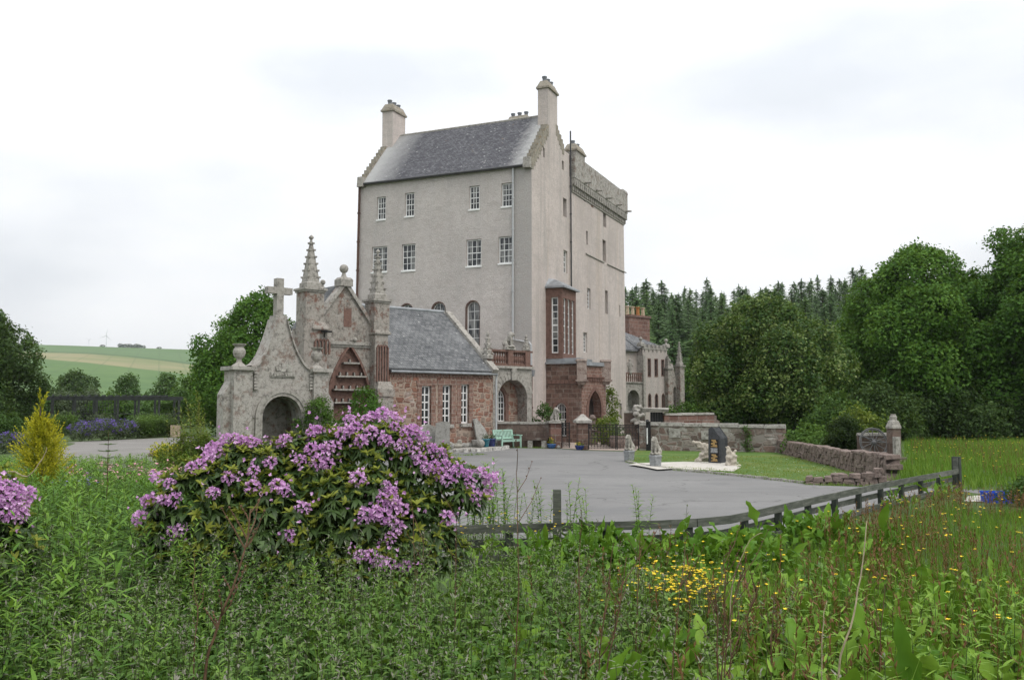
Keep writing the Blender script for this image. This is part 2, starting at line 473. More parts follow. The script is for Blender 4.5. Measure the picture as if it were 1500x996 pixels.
def weathered(name, base=(0.34, 0.322, 0.292), dark=(0.12, 0.11, 0.098), red=None, lichen=(0.56, 0.55, 0.51), lf=0.5):
    """old carved stone: grey with dark weathering, pale lichen and, if given, red sandstone showing through"""
    q = N(name)
    a = q.noise(5.0, 8, 0.78)
    c = q.ramp(a, [(0.36, dark), (0.50, base), (0.70, tuple(min(1, x * 1.2) for x in base))])
    if red:
        r = q.noise(2.1, 8, 0.74, loc=(3, 5, 2))
        c = q.mix(q.ramp(r, [(0.53, 0.0), (0.60, 0.85)]), c, q.ramp(q.noise(6, 5), [(0.3, tuple(x * 0.6 for x in red)), (0.65, red)]))
    l = q.noise(5.5, 8, 0.8, loc=(8, 2, 6))
    c = q.mix(q.ramp(l, [(0.55, 0.0), (0.66, lf)]), c, lichen)
    f = q.noise(22, 5, 0.7)
    c = q.mix(q.ramp(f, [(0.36, 0.35), (0.52, 0.0)]), c, dark)
    q.col(c).rough(0.95); q.bump(q.math('ADD', a, q.math('MULTIPLY', f, 0.5)), 0.7, 0.03)
    return q.m

def leafmat(name, cols, rough=0.55, trans=0.28, spec=0.12, back=None):
    q = N(name)
    a = q.n('ShaderNodeAttribute'); a.attribute_name = 'rnd'
    k = len(cols)
    oi = q.n('ShaderNodeObjectInfo')
    f = q.math('ADD', a.outputs['Fac'], q.math('MULTIPLY', q.math('SUBTRACT', oi.outputs['Random'], 0.5), 0.3), True)
    c = q.ramp(f, [(i / (k - 1), x) for i, x in enumerate(cols)])
    q.col(c).rough(rough); q.b.inputs['Specular IOR Level'].default_value = spec
    t = q.n('ShaderNodeBsdfTranslucent')
    q.L(q.mix(0.55, c, (0.16, 0.24, 0.02)), t.inputs['Color'])
    ms = q.n('ShaderNodeMixShader'); ms.inputs[0].default_value = trans
    q.L(q.b.outputs[0], ms.inputs[1]); q.L(t.outputs[0], ms.inputs[2]); q.L(ms.outputs[0], q.out.inputs['Surface'])
    return q.m

def glassy(name, c=(0.02, 0.022, 0.025), curtain=0.0):
    q = N(name)
    if curtain:
        q.col(q.mix(q.ramp(q.noise(1.4, 2, 0.5, stretch=(2.5, 2.5, 0.5)), [(0.50, 0.0), (0.56, curtain)], ), c, (0.22, 0.22, 0.21)))
    else: q.col(c)
    q.rough(0.08); q.b.inputs['Specular IOR Level'].default_value = 0.6
    q.bump(q.noise(1.5, 2), 0.05, 0.02)
    return q.m

M = {}
M['harl'] = harl('harling', tower=True)
M['harl2'] = harl('pale harling', (0.50, 0.445, 0.415))
M['slate'] = slate('tower slate', (0.075, 0.075, 0.088), (0.13, 0.13, 0.145), ends=[(-8.8, -11.2), (-1.6, -0.4)])
M['slate2'] = slate('chapel slate', (0.085, 0.09, 0.096), (0.165, 0.17, 0.175), bw=0.26, bh=0.19, pale=0.3)
M['rubble'] = rubble('red rubble', [(0.19, 0.095, 0.07), (0.27, 0.14, 0.10), (0.23, 0.15, 0.12), (0.31, 0.185, 0.135), (0.24, 0.20, 0.165), (0.33, 0.16, 0.115)], mortar=(0.33, 0.26, 0.21), lichen=0.3, sc=(2.7, 4.2))
M['redashlar'] = ashlar('red ashlar', (0.108, 0.068, 0.054), (0.205, 0.13, 0.104), (0.24, 0.195, 0.165), 0.52, 0.26, 0.2)
M['redstone'] = weathered('red sandstone', (0.18, 0.108, 0.088), (0.09, 0.055, 0.044), lichen=(0.40, 0.33, 0.28), lf=0.25)
M['redpink'] = ashlar('pink red ashlar', (0.175, 0.10, 0.078), (0.275, 0.17, 0.138), (0.31, 0.255, 0.215), 0.36, 0.20, 0.12)
M['stone'] = weathered('grey carved stone')
M['greyred'] = weathered('grey render over red stone', (0.315, 0.29, 0.26), (0.105, 0.095, 0.083), red=(0.20, 0.098, 0.07))
M['greystone'] = weathered('lichened grey stone', (0.37, 0.35, 0.32), (0.125, 0.115, 0.104), red=(0.23, 0.165, 0.135), lf=0.5)
M['wallstone'] = rubble('court wall stone', [(0.13, 0.10, 0.085), (0.20, 0.155, 0.13), (0.22, 0.15, 0.125), (0.27, 0.235, 0.205), (0.18, 0.125, 0.105)], mortar=(0.25, 0.225, 0.20), sc=(1.9, 3.2), lichen=0.5, wide=0.05)
M['darkwall'] = ashlar('dark damp court wall', (0.105, 0.075, 0.062), (0.17, 0.125, 0.105), (0.15, 0.12, 0.10), 0.9, 0.42, 0.3)
M['brickwall'] = ashlar('upper red wall', (0.15, 0.085, 0.07), (0.24, 0.14, 0.115), (0.27, 0.23, 0.20), 0.62, 0.34, 0.15)
M['drystone'] = weathered('dry stone', (0.20, 0.155, 0.135), (0.07, 0.055, 0.048), lichen=(0.32, 0.30, 0.28), lf=0.3)
M['coping'] = weathered('lichened coping', (0.36, 0.345, 0.315), (0.14, 0.125, 0.11), lf=0.6)
M['white'] = plain('white window paint', (0.80, 0.80, 0.79), 0.45, var=0.05)
M['glass'] = glassy('window glass', curtain=0.8)
M['glass2'] = glassy('dark glass')
M['lead'] = plain('lead sheet', (0.27, 0.285, 0.30), 0.45, 0.3, 0.25, 3)
M['pipe'] = plain('pale grey pipe', (0.42, 0.43, 0.44), 0.4, var=0.08)
M['pipebrown'] = plain('rusty brown pipe', (0.09, 0.05, 0.038), 0.6, var=0.3)
M['pipedark'] = plain('dark pipe', (0.05, 0.05, 0.052), 0.5)
M['pot'] = plain('grey chimney pot', (0.16, 0.17, 0.19), 0.7)
M['potbuff'] = plain('buff chimney pot', (0.42, 0.34, 0.24), 0.8, var=0.25, sc=5)
M['black'] = plain('black paint', (0.012, 0.012, 0.013), 0.5, var=0.3)
M['iron'] = plain('black wrought iron', (0.018, 0.017, 0.017), 0.55, var=0.3)
M['mint'] = plain('mint green paint', (0.36, 0.54, 0.45), 0.5, var=0.07, sc=14)
M['teal'] = plain('teal glaze', (0.02, 0.16, 0.22), 0.2, var=0.2, spec=0.6)
M['blueglaze'] = plain('cobalt glaze', (0.02, 0.035, 0.16), 0.2, var=0.25, spec=0.6)
M['bluebowl'] = plain('blue bowl glaze', (0.06, 0.14, 0.36), 0.25, var=0.2, spec=0.6)
M['bluecrate'] = plain('blue plastic', (0.015, 0.075, 0.50), 0.4, var=0.1)
M['gold'] = plain('worn gold inlay', (0.33, 0.22, 0.09), 0.5, 0.3, 0.3, 20)
M['silver'] = plain('etched steel plate', (0.30, 0.31, 0.32), 0.35, 0.6, 0.5, 30)
M['drift'] = weathered('bleached driftwood', (0.44, 0.40, 0.335), (0.17, 0.14, 0.11), lichen=(0.62, 0.59, 0.53), lf=0.5)
M['lion'] = weathered('lichened cast lion', (0.33, 0.315, 0.275), (0.11, 0.10, 0.085), lichen=(0.48, 0.47, 0.42), lf=0.55)
M['plinth'] = weathered('grey plinth', (0.27, 0.28, 0.285), (0.15, 0.155, 0.16), lichen=(0.36, 0.37, 0.37), lf=0.3)
M['slabstone'] = weathered('standing slab', (0.30, 0.295, 0.275), (0.15, 0.14, 0.125), lichen=(0.42, 0.42, 0.38), lf=0.5)
M['blackrock'] = weathered('black split rock', (0.055, 0.058, 0.062), (0.02, 0.021, 0.023), lichen=(0.12, 0.13, 0.14), lf=0.4)
M['polished'] = plain('polished black granite', (0.012, 0.012, 0.013), 0.15, var=0.2, spec=0.6)
M['bark'] = weathered('bark', (0.10, 0.08, 0.06), (0.035, 0.028, 0.022), lichen=(0.17, 0.17, 0.13), lf=0.3)
M['deadstem'] = plain('dead brown stem', (0.115, 0.065, 0.038), 0.8, var=0.4, sc=20)
M['paledead'] = plain('bleached dead stem', (0.34, 0.28, 0.19), 0.8, var=0.3, sc=20)
M['turbine'] = plain('turbine white', (0.62, 0.63, 0.65), 0.5)
M['red'] = plain('red sheeting', (0.45, 0.03, 0.03), 0.5)
M['yellow'] = plain('yellow sheeting', (0.6, 0.35, 0.02), 0.5)
M['paper'] = plain('white paper', (0.75, 0.75, 0.74), 0.7, var=0.04)
M['interior'] = plain('dark interior', (0.035, 0.028, 0.024), 0.9)
M['asphalt'] = None

def ground_mats():
    q = N('asphalt'); a = q.noise(0.22, 6, 0.6); f = q.noise(60, 3, 0.7)
    c = q.ramp(a, [(0.32, (0.165, 0.162, 0.160)), (0.5, (0.198, 0.195, 0.192)), (0.68, (0.225, 0.222, 0.217))])
    tr = q.noise(0.5, 5, 0.6, stretch=(0.25, 2.0, 1), loc=(2, 1, 0))
    c = q.mix(q.ramp(tr, [(0.50, 0.0), (0.62, 0.55)]), c, (0.15, 0.15, 0.15))
    c = q.mix(q.ramp(f, [(0.35, 0.35), (0.6, 0.0)]), c, (0.12, 0.12, 0.12))
    m_ = q.noise(4.0, 5, 0.75); c = q.mix(q.ramp(m_, [(0.36, 0.35), (0.52, 0.0)]), c, (0.15, 0.148, 0.145))
    v = q.n('ShaderNodeTexVoronoi', feature='DISTANCE_TO_EDGE'); v.inputs['Scale'].default_value = 0.22
    wv = q.n('ShaderNodeVectorMath', operation='MULTIPLY_ADD'); nt = q.n('ShaderNodeTexNoise'); nt.inputs['Scale'].default_value = 0.8; nt.inputs['Detail'].default_value = 5; q.L(q.co(), nt.inputs['Vector']); q.L(nt.outputs['Color'], wv.inputs[0]); wv.inputs[1].default_value = (2.2, 2.2, 0); q.L(q.co(), wv.inputs[2]); q.L(wv.outputs[0], v.inputs['Vector'])
    c = q.mix(q.ramp(v.outputs['Distance'], [(0.0015, 0.75), (0.005, 0.0)]), c, (0.07, 0.07, 0.065))
    pa = q.noise(0.35, 2, 0.4, loc=(9, 3, 0)); c = q.mix(q.ramp(pa, [(0.60, 0.0), (0.612, 0.5)]), c, (0.145, 0.145, 0.147))
    st = q.noise(1.7, 4, 0.7, loc=(4, 4, 0)); c = q.mix(q.ramp(st, [(0.60, 0.0), (0.70, 0.35)]), c, (0.26, 0.255, 0.245))
    q.col(c).rough(0.85); q.bump(f, 0.25, 0.01); M['asphalt'] = q.m
    q = N('rough pasture'); a = q.noise(0.05, 6, 0.6); f = q.noise(3, 6, 0.7)
    c = q.ramp(a, [(0.3, (0.055, 0.095, 0.028)), (0.5, (0.075, 0.125, 0.036)), (0.7, (0.10, 0.135, 0.045))])
    c = q.mix(q.ramp(f, [(0.4, 0.6), (0.6, 0.0)]), c, (0.028, 0.045, 0.014)); q.col(c); q.bump(f, 0.8, 0.08); M['ground'] = q.m
    q = N('mown lawn'); a = q.noise(0.5, 6, 0.65); f = q.noise(40, 4, 0.7)
    c = q.ramp(a, [(0.34, (0.06, 0.125, 0.02)), (0.5, (0.085, 0.155, 0.028)), (0.62, (0.14, 0.18, 0.045)), (0.74, (0.19, 0.18, 0.06))])
    c = q.mix(q.ramp(f, [(0.38, 0.55), (0.6, 0.0)]), c, (0.04, 0.075, 0.012)); q.col(c); q.bump(f, 0.6, 0.02); M['lawn'] = q.m
    q = N('pale gravel'); a = q.noise(0.5, 5, 0.6); f = q.noise(26, 4, 0.75)
    c = q.ramp(a, [(0.3, (0.20, 0.19, 0.177)), (0.7, (0.27, 0.26, 0.245))])
    c = q.mix(q.ramp(f, [(0.36, 0.6), (0.6, 0.0)]), c, (0.16, 0.15, 0.14)); q.col(c); q.bump(f, 0.7, 0.03); M['gravel'] = q.m
    q = N('pink gravel'); f = q.noise(16, 4, 0.8)
    q.col(q.ramp(f, [(0.35, (0.20, 0.15, 0.125)), (0.65, (0.46, 0.385, 0.34))])); q.bump(f, 0.7, 0.03); M['pinkgravel'] = q.m
    q = N('pale concrete'); f = q.noise(7, 6, 0.7)
    q.col(q.ramp(f, [(0.3, (0.40, 0.375, 0.335)), (0.7, (0.54, 0.515, 0.47))])); M['concrete'] = q.m
    q = N('hill fields'); x = q.sep()
    f = q.noise(0.02, 6, 0.65); wob = q.math('MULTIPLY', q.noise(0.004, 3), 60.0)
    y = q.math('ADD', x[1], q.math('ADD', q.math('MULTIPLY', x[0], 0.25), wob))
    c = q.ramp(f, [(0.35, (0.06, 0.125, 0.030)), (0.65, (0.09, 0.16, 0.040))])
    def band(v, a, b, w=8):
        g = q.n('ShaderNodeMapRange'); g.inputs['From Min'].default_value = a; g.inputs['From Max'].default_value = a + w; q.L(v, g.inputs['Value'])
        h = q.n('ShaderNodeMapRange'); h.inputs['From Min'].default_value = b; h.inputs['From Max'].default_value = b - w; q.L(v, h.inputs['Value'])
        return q.math('MULTIPLY', g.outputs[0], h.outputs[0])
    tan = q.mix(q.noise(0.05, 4), (0.24, 0.21, 0.11), (0.32, 0.265, 0.15))
    c = q.mix(q.math('MULTIPLY', band(y, 690, 850), q.ramp(q.noise(0.006, 3, loc=(5, 2, 0)), [(0.38, 0.35), (0.52, 0.75)])), c, tan)
    c = q.mix(band(y, 855, 875, 5), c, (0.05, 0.085, 0.035))
    c = q.mix(q.math('MULTIPLY', band(y, 875, 1010), 0.6), c, (0.10, 0.16, 0.07))
    tr = q.math('FRACT', q.math('MULTIPLY', q.math('ADD', x[0], q.math('MULTIPLY', x[1], 0.4)), 1 / 24.0)); c = q.mix(q.ramp(tr, [(0.0, 0.4), (0.10, 0.0)]), c, (0.06, 0.10, 0.035))
    q.col(c); M['hill'] = q.m
    q = N('weathered fence board'); g = q.noise(3, 6, 0.7, stretch=(1, 1, 8)); g2 = q.noise(1.2, 5, 0.7)
    c = q.ramp(g, [(0.3, (0.045, 0.052, 0.042)), (0.55, (0.105, 0.112, 0.095)), (0.75, (0.20, 0.20, 0.18))])
    c = q.mix(q.ramp(g2, [(0.55, 0.0), (0.68, 0.5)]), c, (0.24, 0.24, 0.22)); q.col(c); q.bump(g, 0.5, 0.01); M['board'] = q.m
    M['boarddark'] = plain('dark stained post', (0.035, 0.042, 0.034), 0.8, var=0.4, sc=6)
    M['pergola'] = plain('grey green pergola wood', (0.035, 0.040, 0.038), 0.8, var=0.35, sc=3)
ground_mats()
G1 = [(0.022, 0.050, 0.012), (0.042, 0.088, 0.020), (0.075, 0.135, 0.032)]
M['lf_lime'] = leafmat('lime leaves', [(0.032, 0.082, 0.013), (0.062, 0.142, 0.022), (0.11, 0.21, 0.035)], trans=0.3)
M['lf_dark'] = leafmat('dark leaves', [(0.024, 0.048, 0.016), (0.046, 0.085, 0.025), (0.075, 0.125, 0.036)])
M['lf_yew'] = leafmat('yew leaves', [(0.012, 0.026, 0.010), (0.024, 0.045, 0.015), (0.042, 0.070, 0.022)])
M['lf_oak'] = leafmat('oak leaves', [(0.032, 0.068, 0.018), (0.056, 0.112, 0.028), (0.09, 0.16, 0.04)])
M['lf_holly'] = leafmat('variegated leaves', [(0.030, 0.068, 0.018), (0.056, 0.108, 0.027), (0.098, 0.162, 0.040), (0.20, 0.25, 0.08)], rough=0.35)
M['lf_conif'] = leafmat('spruce needles', [(0.040, 0.078, 0.030), (0.066, 0.120, 0.046), (0.105, 0.17, 0.064)], trans=0.1)
M['lf_larch'] = leafmat('larch needles', [(0.06, 0.115, 0.034), (0.09, 0.155, 0.05), (0.13, 0.205, 0.07)], trans=0.15)
M['lf_bright'] = leafmat('fresh leaves', [(0.045, 0.10, 0.018), (0.075, 0.15, 0.028), (0.115, 0.205, 0.042)], trans=0.3)
M['lf_yel'] = leafmat('yellow green leaves', [(0.07, 0.12, 0.02), (0.13, 0.185, 0.03), (0.22, 0.26, 0.05)], trans=0.3)
M['lf_gold'] = leafmat('golden sprays', [(0.14, 0.18, 0.014), (0.36, 0.36, 0.022), (0.60, 0.53, 0.04)], trans=0.2)
M['lf_grey'] = leafmat('grey green leaves', [(0.055, 0.078, 0.045), (0.085, 0.115, 0.062), (0.12, 0.15, 0.09)])
M['lf_rhodo'] = leafmat('rhododendron leaves', [(0.028, 0.058, 0.015), (0.060, 0.105, 0.026), (0.11, 0.16, 0.04)], rough=0.42, trans=0.15, spec=0.3)
M['lf_rnew'] = leafmat('rhododendron new growth', [(0.13, 0.17, 0.025), (0.21, 0.24, 0.035), (0.30, 0.32, 0.06)], rough=0.45, trans=0.25)
M['petal'] = leafmat('mauve petals', [(0.44, 0.19, 0.46), (0.66, 0.38, 0.66), (0.86, 0.66, 0.84)], rough=0.6, trans=0.3)
for _n in M['petal'].node_tree.nodes:
    if _n.type == 'BSDF_TRANSLUCENT':
        M['petal'].node_tree.links.remove(_n.inputs['Color'].links[0]); _n.inputs['Color'].default_value = (0.66, 0.34, 0.66, 1)
M['lf_nettle'] = leafmat('nettle leaves', [(0.040, 0.100, 0.018), (0.082, 0.172, 0.030), (0.145, 0.24, 0.052), (0.19, 0.26, 0.09)], trans=0.25)
M['lf_willow'] = leafmat('willowherb leaves', [(0.046, 0.12, 0.018), (0.094, 0.205, 0.030), (0.19, 0.33, 0.05)], trans=0.28)
M['lf_dock'] = leafmat('dock leaves', [(0.070, 0.17, 0.016), (0.13, 0.26, 0.026), (0.21, 0.35, 0.045)], rough=0.42, trans=0.28)
M['grassblade'] = leafmat('grass blades', [(0.066, 0.15, 0.016), (0.13, 0.245, 0.028), (0.21, 0.31, 0.05)], trans=0.3)
M['lf_lawn'] = leafmat('lawn blades', [(0.09, 0.16, 0.022), (0.15, 0.215, 0.032), (0.24, 0.26, 0.06)], trans=0.25)
M['sorrel'] = leafmat('sorrel seed', [(0.11, 0.055, 0.028), (0.18, 0.085, 0.04), (0.24, 0.14, 0.07)], trans=0.2)
M['bud'] = plain('grey buds', (0.17, 0.17, 0.125), 0.9, var=0.3, sc=30)
M['butter'] = plain('buttercup yellow', (0.84, 0.62, 0.02), 0.35, var=0.1)
M['violet'] = plain('violet flowers', (0.17, 0.11, 0.42), 0.7, var=0.4, sc=9)
M['pinkfl'] = plain('pink flowers', (0.52, 0.26, 0.30), 0.7, var=0.35, sc=9)
M['cream'] = plain('cream flowers', (0.55, 0.50, 0.33), 0.8, var=0.3, sc=9)

def _brighter(name, f):
    for n in M[name].node_tree.nodes:
        if n.type == 'VALTORGB':
            for e in n.color_ramp.elements: e.color = (e.color[0] * f, e.color[1] * f, e.color[2] * f, 1)
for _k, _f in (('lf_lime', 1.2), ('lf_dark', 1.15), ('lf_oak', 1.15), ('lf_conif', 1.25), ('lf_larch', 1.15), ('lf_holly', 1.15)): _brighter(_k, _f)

# ------------------------------------------------------------------ ground, drive, lawn, paths, hill
random.seed(7); np.random.seed(7)
def sheet(name, pts, z, mat, kind='structure', label=None):
    mb = MB(); tri = tessellate_polygon([[Vector((p[0], p[1], 0)) for p in pts]])
    mb.add([(p[0], p[1], z) for p in pts], tri)
    o = mb.build(name, mat); return tag(o, label, kind=kind)
MB().add([(-4000, -300, 0), (4000, -300, 0), (4000, 6000, 0), (-4000, 6000, 0)], [(0, 1, 2, 3)]).build('ground', M['ground'])
bpy.data.objects['ground']['kind'] = 'structure'
def smooth_path(pts, n=6):
    out = []
    P = [Vector(p) for p in pts]
    for i in range(len(P) - 1):
        p0, p1, p2, p3 = P[max(i - 1, 0)], P[i], P[i + 1], P[min(i + 2, len(P) - 1)]
        for k in range(n):
            t = k / n
            out.append(0.5 * ((2 * p1) + (p2 - p0) * t + (2 * p0 - 5 * p1 + 4 * p2 - p3) * t * t + (3 * p1 - p0 - 3 * p2 + p3) * t ** 3))
    out.append(P[-1]); return out
# fence line (world): from behind the rhododendron to the tall post
fence_px = [(560, 12.05), (680, 12.25), (815, 12.5), (960, 12.75), (1040, 13.1), (1080, 13.6), (1120, 14.4), (1200, 16.3), (1300, 19.3), (1396, 22.8)]
fence_pts = [Vector(((px - 750) / FPX * Y, Y, 0)) for px, Y in fence_px]
fence_line = smooth_path(fence_pts, 5)
kerb_line = smooth_path([gr(*p) for p in [(918, 677), (945, 683), (985, 688.5), (1030, 692.5), (1080, 697.5), (1130, 703), (1180, 708.5)]], 4)
drive = [Vector((p.x, p.y + 0.02, 0)) for p in fence_line] + [gr(1460, 727), gr(1500, 722), gr(1400, 716), gr(1290, 714), gr(1200, 711)]
drive += [Vector(p) for p in reversed(kerb_line)] + [gr(926, 668), gr(936, 662), gr(860, 660), gr(822, 657.5), gr(720, 655.5), gr(652, 657), gr(560, 661), gr(470, 664), Vector((-6.8, 33, 0)), Vector((-4.2, 25, 0)), Vector((-2.6, 17, 0)), Vector((-1.6, 13.4, 0))]
sheet('driveway', drive, 0.006, M['asphalt'])
lawn = [Vector(p) for p in kerb_line] + [gr(1200, 705), gr(1262, 700), gr(1285, 690), gr(1136, 659), gr(936, 657), gr(926, 668)]
sheet('lawn', lawn, 0.055, M['lawn'])
sheet('concrete_path', [gr(921, 680, .06), gr(944, 683.6, .06), gr(963, 687.5, .06), gr(985, 686, .06), gr(1075, 690, .06), gr(1085, 684, .06), gr(1060, 677, .06), gr(1000, 676, .06), gr(935, 678, .06)], 0.062, M['concrete'])
sheet('courtyard_gravel', [gr(700, 655), gr(822, 656.5), gr(860, 659), gr(938, 661), gr(975, 650), (14, 60, 0), (3, 56, 0), (-2, 47, 0)], 0.004, M['pinkgravel'])
gp = smooth_path([gr(20, 690), gr(70, 664), gr(110, 650), (-25.5, 52, 0), (-22.2, 59.5, 0), (-18.5, 66, 0), (-14, 74, 0)], 5)
gp2 = smooth_path([(-11.5, 72, 0), (-15.5, 62, 0), (-17.2, 55, 0), gr(252, 652), gr(238, 664), gr(232, 674), gr(225, 690)], 5)
sheet('gravel_path', gp + gp2, 0.006, M['gravel'])
sheet('concrete_strip', [gr(1412, 735), gr(1418, 727), gr(1500, 722), gr(1560, 722), gr(1560, 735)], 0.012, M['concrete'])
# kerb of small pale stones
mb = MB(); random.seed(3)
L = kerb_line
for i in range(len(L) - 1):
    a, b = L[i], L[i + 1]; d = (b - a); n = max(1, int(d.length / 0.17))
    ang = math.atan2(d.y, d.x)
    for k in range(n):
        p = a + d * ((k + 0.5) / n); w = d.length / n * 0.47
        mb.box(Fr(p.x, p.y, ang + random.uniform(-.06, .06)), (-w, w), (-0.05, 0.06), (-0.03, 0.062 + random.uniform(0, .02)), taper=0.008, jit=0.006)
tag(mb.build('kerb', M['coping']), kind='structure')

# far farmland on the left
def hill_z(x, y):
    t = min(1, max(0, (y - 230) / 1150.0)); side = min(1, max(0, (60 - x) / 500.0)); side = side * side * (3 - 2 * side)
    z = 92 * t ** 0.92 * side
    z += 5 * noise.noise(Vector((x * .003, y * .003, 0))) * t
    z += 9 * t * min(1, max(-1, (-640 - x) / 300.0))
    return z * (1 if y < 1420 else max(0, 1 - (y - 1420) / 600)) - 0.3
xs = np.linspace(-2200, 200, 61); ys = np.concatenate([np.linspace(180, 1400, 45), np.linspace(1440, 2050, 8)])
mb = MB(); vs = [(x, y, hill_z(x, y)) for y in ys for x in xs]; nx = len(xs)
mb.add(vs, [(j * nx + i, j * nx + i + 1, (j + 1) * nx + i + 1, (j + 1) * nx + i) for j in range(len(ys) - 1) for i in range(nx - 1)])
tag(mb.build('hill', M['hill'], smooth=True), kind='structure')
def fz(x, y): return 15 * min(1, max(0, (y - 95) / 130.0)) * min(1, max(0, (x - 8) / 25.0))
mb = MB(); xs = np.linspace(0, 330, 34); ys = np.linspace(70, 330, 27); nx = len(xs)
mb.add([(x, y, fz(x, y) - 0.15) for y in ys for x in xs], [(j * nx + i, j * nx + i + 1, (j + 1) * nx + i + 1, (j + 1) * nx + i) for j in range(len(ys) - 1) for i in range(nx - 1)])
tag(mb.build('wooded_slope_ground', M['ground'], smooth=True), kind='structure')

# ------------------------------------------------------------------ building tools
def inset(x0, x1, z0, z1, t, kind):
    return arch(x0 + t, x1 - t, z0 + t, z1 - t, kind)
def win_z_at(loop, x):
    """highest z of a loop at x"""
    best = -1e9; n = len(loop)
    for i in range(n):
        a, b = loop[i], loop[(i + 1) % n]
        if (a[0] - x) * (b[0] - x) <= 0 and abs(a[0] - b[0]) > 1e-6:
            best = max(best, a[1] + (b[1] - a[1]) * (x - a[0]) / (b[0] - a[0]))
    return best
def win_x_at(loop, z):
    xs = []; n = len(loop)
    for i in range(n):
        a, b = loop[i], loop[(i + 1) % n]
        if (a[1] - z) * (b[1] - z) <= 0 and abs(a[1] - b[1]) > 1e-6:
            xs.append(a[0] + (b[0] - a[0]) * (z - a[1]) / (b[1] - a[1]))
    return (min(xs), max(xs)) if len(xs) > 1 else (0, 0)
def window(parent, fr, ax, k, x0, x1, z0, z1, cols=3, rows=4, kind='flat', rec=0.12, ft=0.06, bt=0.028, sash=True, mat=None, pane=None, warp=None, sill=0.0, sillmat=None):
    """white sash: frame and glazing bars in one mesh, its panes a sub-part; sits rec behind the wall face"""
    mat = mat or M['white']; loop = arch(x0, x1, z0, z1, kind); li = inset(x0, x1, z0, z1, ft, kind)
    mb = MB(); mb.ring(fr, ax, (k + rec if ax == 'y' else k - rec), loop, li, 0.05)
    def bar(a, b, c, d, t):
        if ax == 'y': mb.box(fr, (a, b), (k + rec + .008, k + rec + .04), (c, d))
        else: mb.box(fr, (k - rec - .04, k - rec - .008), (a, b), (c, d))
    iw, ih = x1 - x0 - 2 * ft, z1 - z0 - 2 * ft
    for i in range(1, cols):
        x = x0 + ft + iw * i / cols; bar(x - bt / 2, x + bt / 2, z0 + ft, win_z_at(li, x) if kind != 'flat' else z1 - ft, bt)
    for j in range(1, rows):
        z = z0 + ft + ih * j / rows; t = bt * (1.9 if sash and j * 2 == rows else 1.0)
        a, b = (x0 + ft, x1 - ft) if kind == 'flat' else win_x_at(li, z)
        if b - a > 0.03: bar(a, b, z - t / 2 + .002, z + t / 2 + .002, t)
    if sill:
        if ax == 'y': mb.box(fr, (x0 - .05, x1 + .05), (k - .05, k + rec), (z0 - sill, z0 + .004), 1)
        else: mb.box(fr, (k - rec, k + .05), (x0 - .05, x1 + .05), (z0 - sill, z0 + .004), 1)
    if warp: mb.warp(warp)
    w = mb.build('window', [mat, sillmat or M['white']], parent)
    pb = MB(); kk = k + rec + .03 if ax == 'y' else k - rec - .03
    pb.panel(fr, ax, kk, li)
    if warp: pb.warp(warp)
    pb.build('pane', pane or M['glass'], w)
    return w

# ------------------------------------------------------------------ the tower house
M['orange_stone'] = weathered('stone with orange lichen', (0.31, 0.285, 0.24), (0.14, 0.12, 0.095), lichen=(0.33, 0.19, 0.05), lf=0.7)
TA = -math.radians(23.7)
T = Fr(1.12, 50.0, TA)
def fpx(px, py): return T.hit(px, py, 0.0)
def rpx(px, py): return T.hitx(px, py, 0.0)
ze = fpx(777, 240)[1]; xl = fpx(527.5, 268)[0]
se = rpx(913.5, 330)[0]; sp_ = rpx(834, 300)[0]
s_r = 3.45; zr = T.hitx(801, 176, 0)[1] + 0.25
zr = 19.75
zp = 18.25; zc = 16.75
def batter(v):
    lx, ly = (v.x - T.o.x) * T.c + (v.y - T.o.y) * T.s, -(v.x - T.o.x) * T.s + (v.y - T.o.y) * T.c
    h = max(0, 16 - v.z)
    lx *= 1 + 0.013 * h / abs(xl) if lx < 0 else 1
    ly *= 1 + 0.020 * h / se if ly > 0 else 1
    return T.w(lx, ly, v.z)
tower = thing('tower_house', 'tall pale harled tower house with steep slate roof and crow stepped gables', 'tower house', T.o, rotz=TA)
fw = []   # front windows: corner pixels -> wall coordinates
for a, b, c, d, rows in [(553, 565, 289, 321.5, 4), (594, 606.7, 283, 316.6, 4), (688, 702, 273, 306.6, 4), (735, 750, 268.6, 302.3, 4),
                         (546, 567.7, 361.7, 398.3, 4), (590, 608.7, 358, 396, 4), (684, 705, 351.2, 389.8, 4), (730.8, 752, 346.9, 385.4, 4)]:
    x0, x1 = fpx(a, (c + d) / 2)[0], fpx(b, (c + d) / 2)[0]; z0, z1 = fpx((a + b) / 2, d)[1], fpx((a + b) / 2, c)[1]
    fw.append((x0, x1, z0, z1, 3, rows, 'flat'))
for a, b, c, d in [(588.5, 606.5, 446, 500), (635, 653.5, 443.6, 512), (684.6, 703.3, 441.7, 522)]:
    x0, x1 = fpx(a, 460)[0], fpx(b, 460)[0]; z1 = fpx((a + b) / 2, c)[1]; z0 = fpx((a + b) / 2, d)[1]
    fw.append((x0, x1, z0, z1, 2, 6, 'round'))
mb = MB()
mb.panel(T, 'y', 0, [(xl, 0), (0, 0), (0, ze), (xl, ze)], [arch(w[0] - .02, w[1] + .02, w[2] - .02, w[3] + .02, w[6]) for w in fw], 0.22)
rw = []   # flank windows and slits (ly0, ly1, z0, z1, glazed)
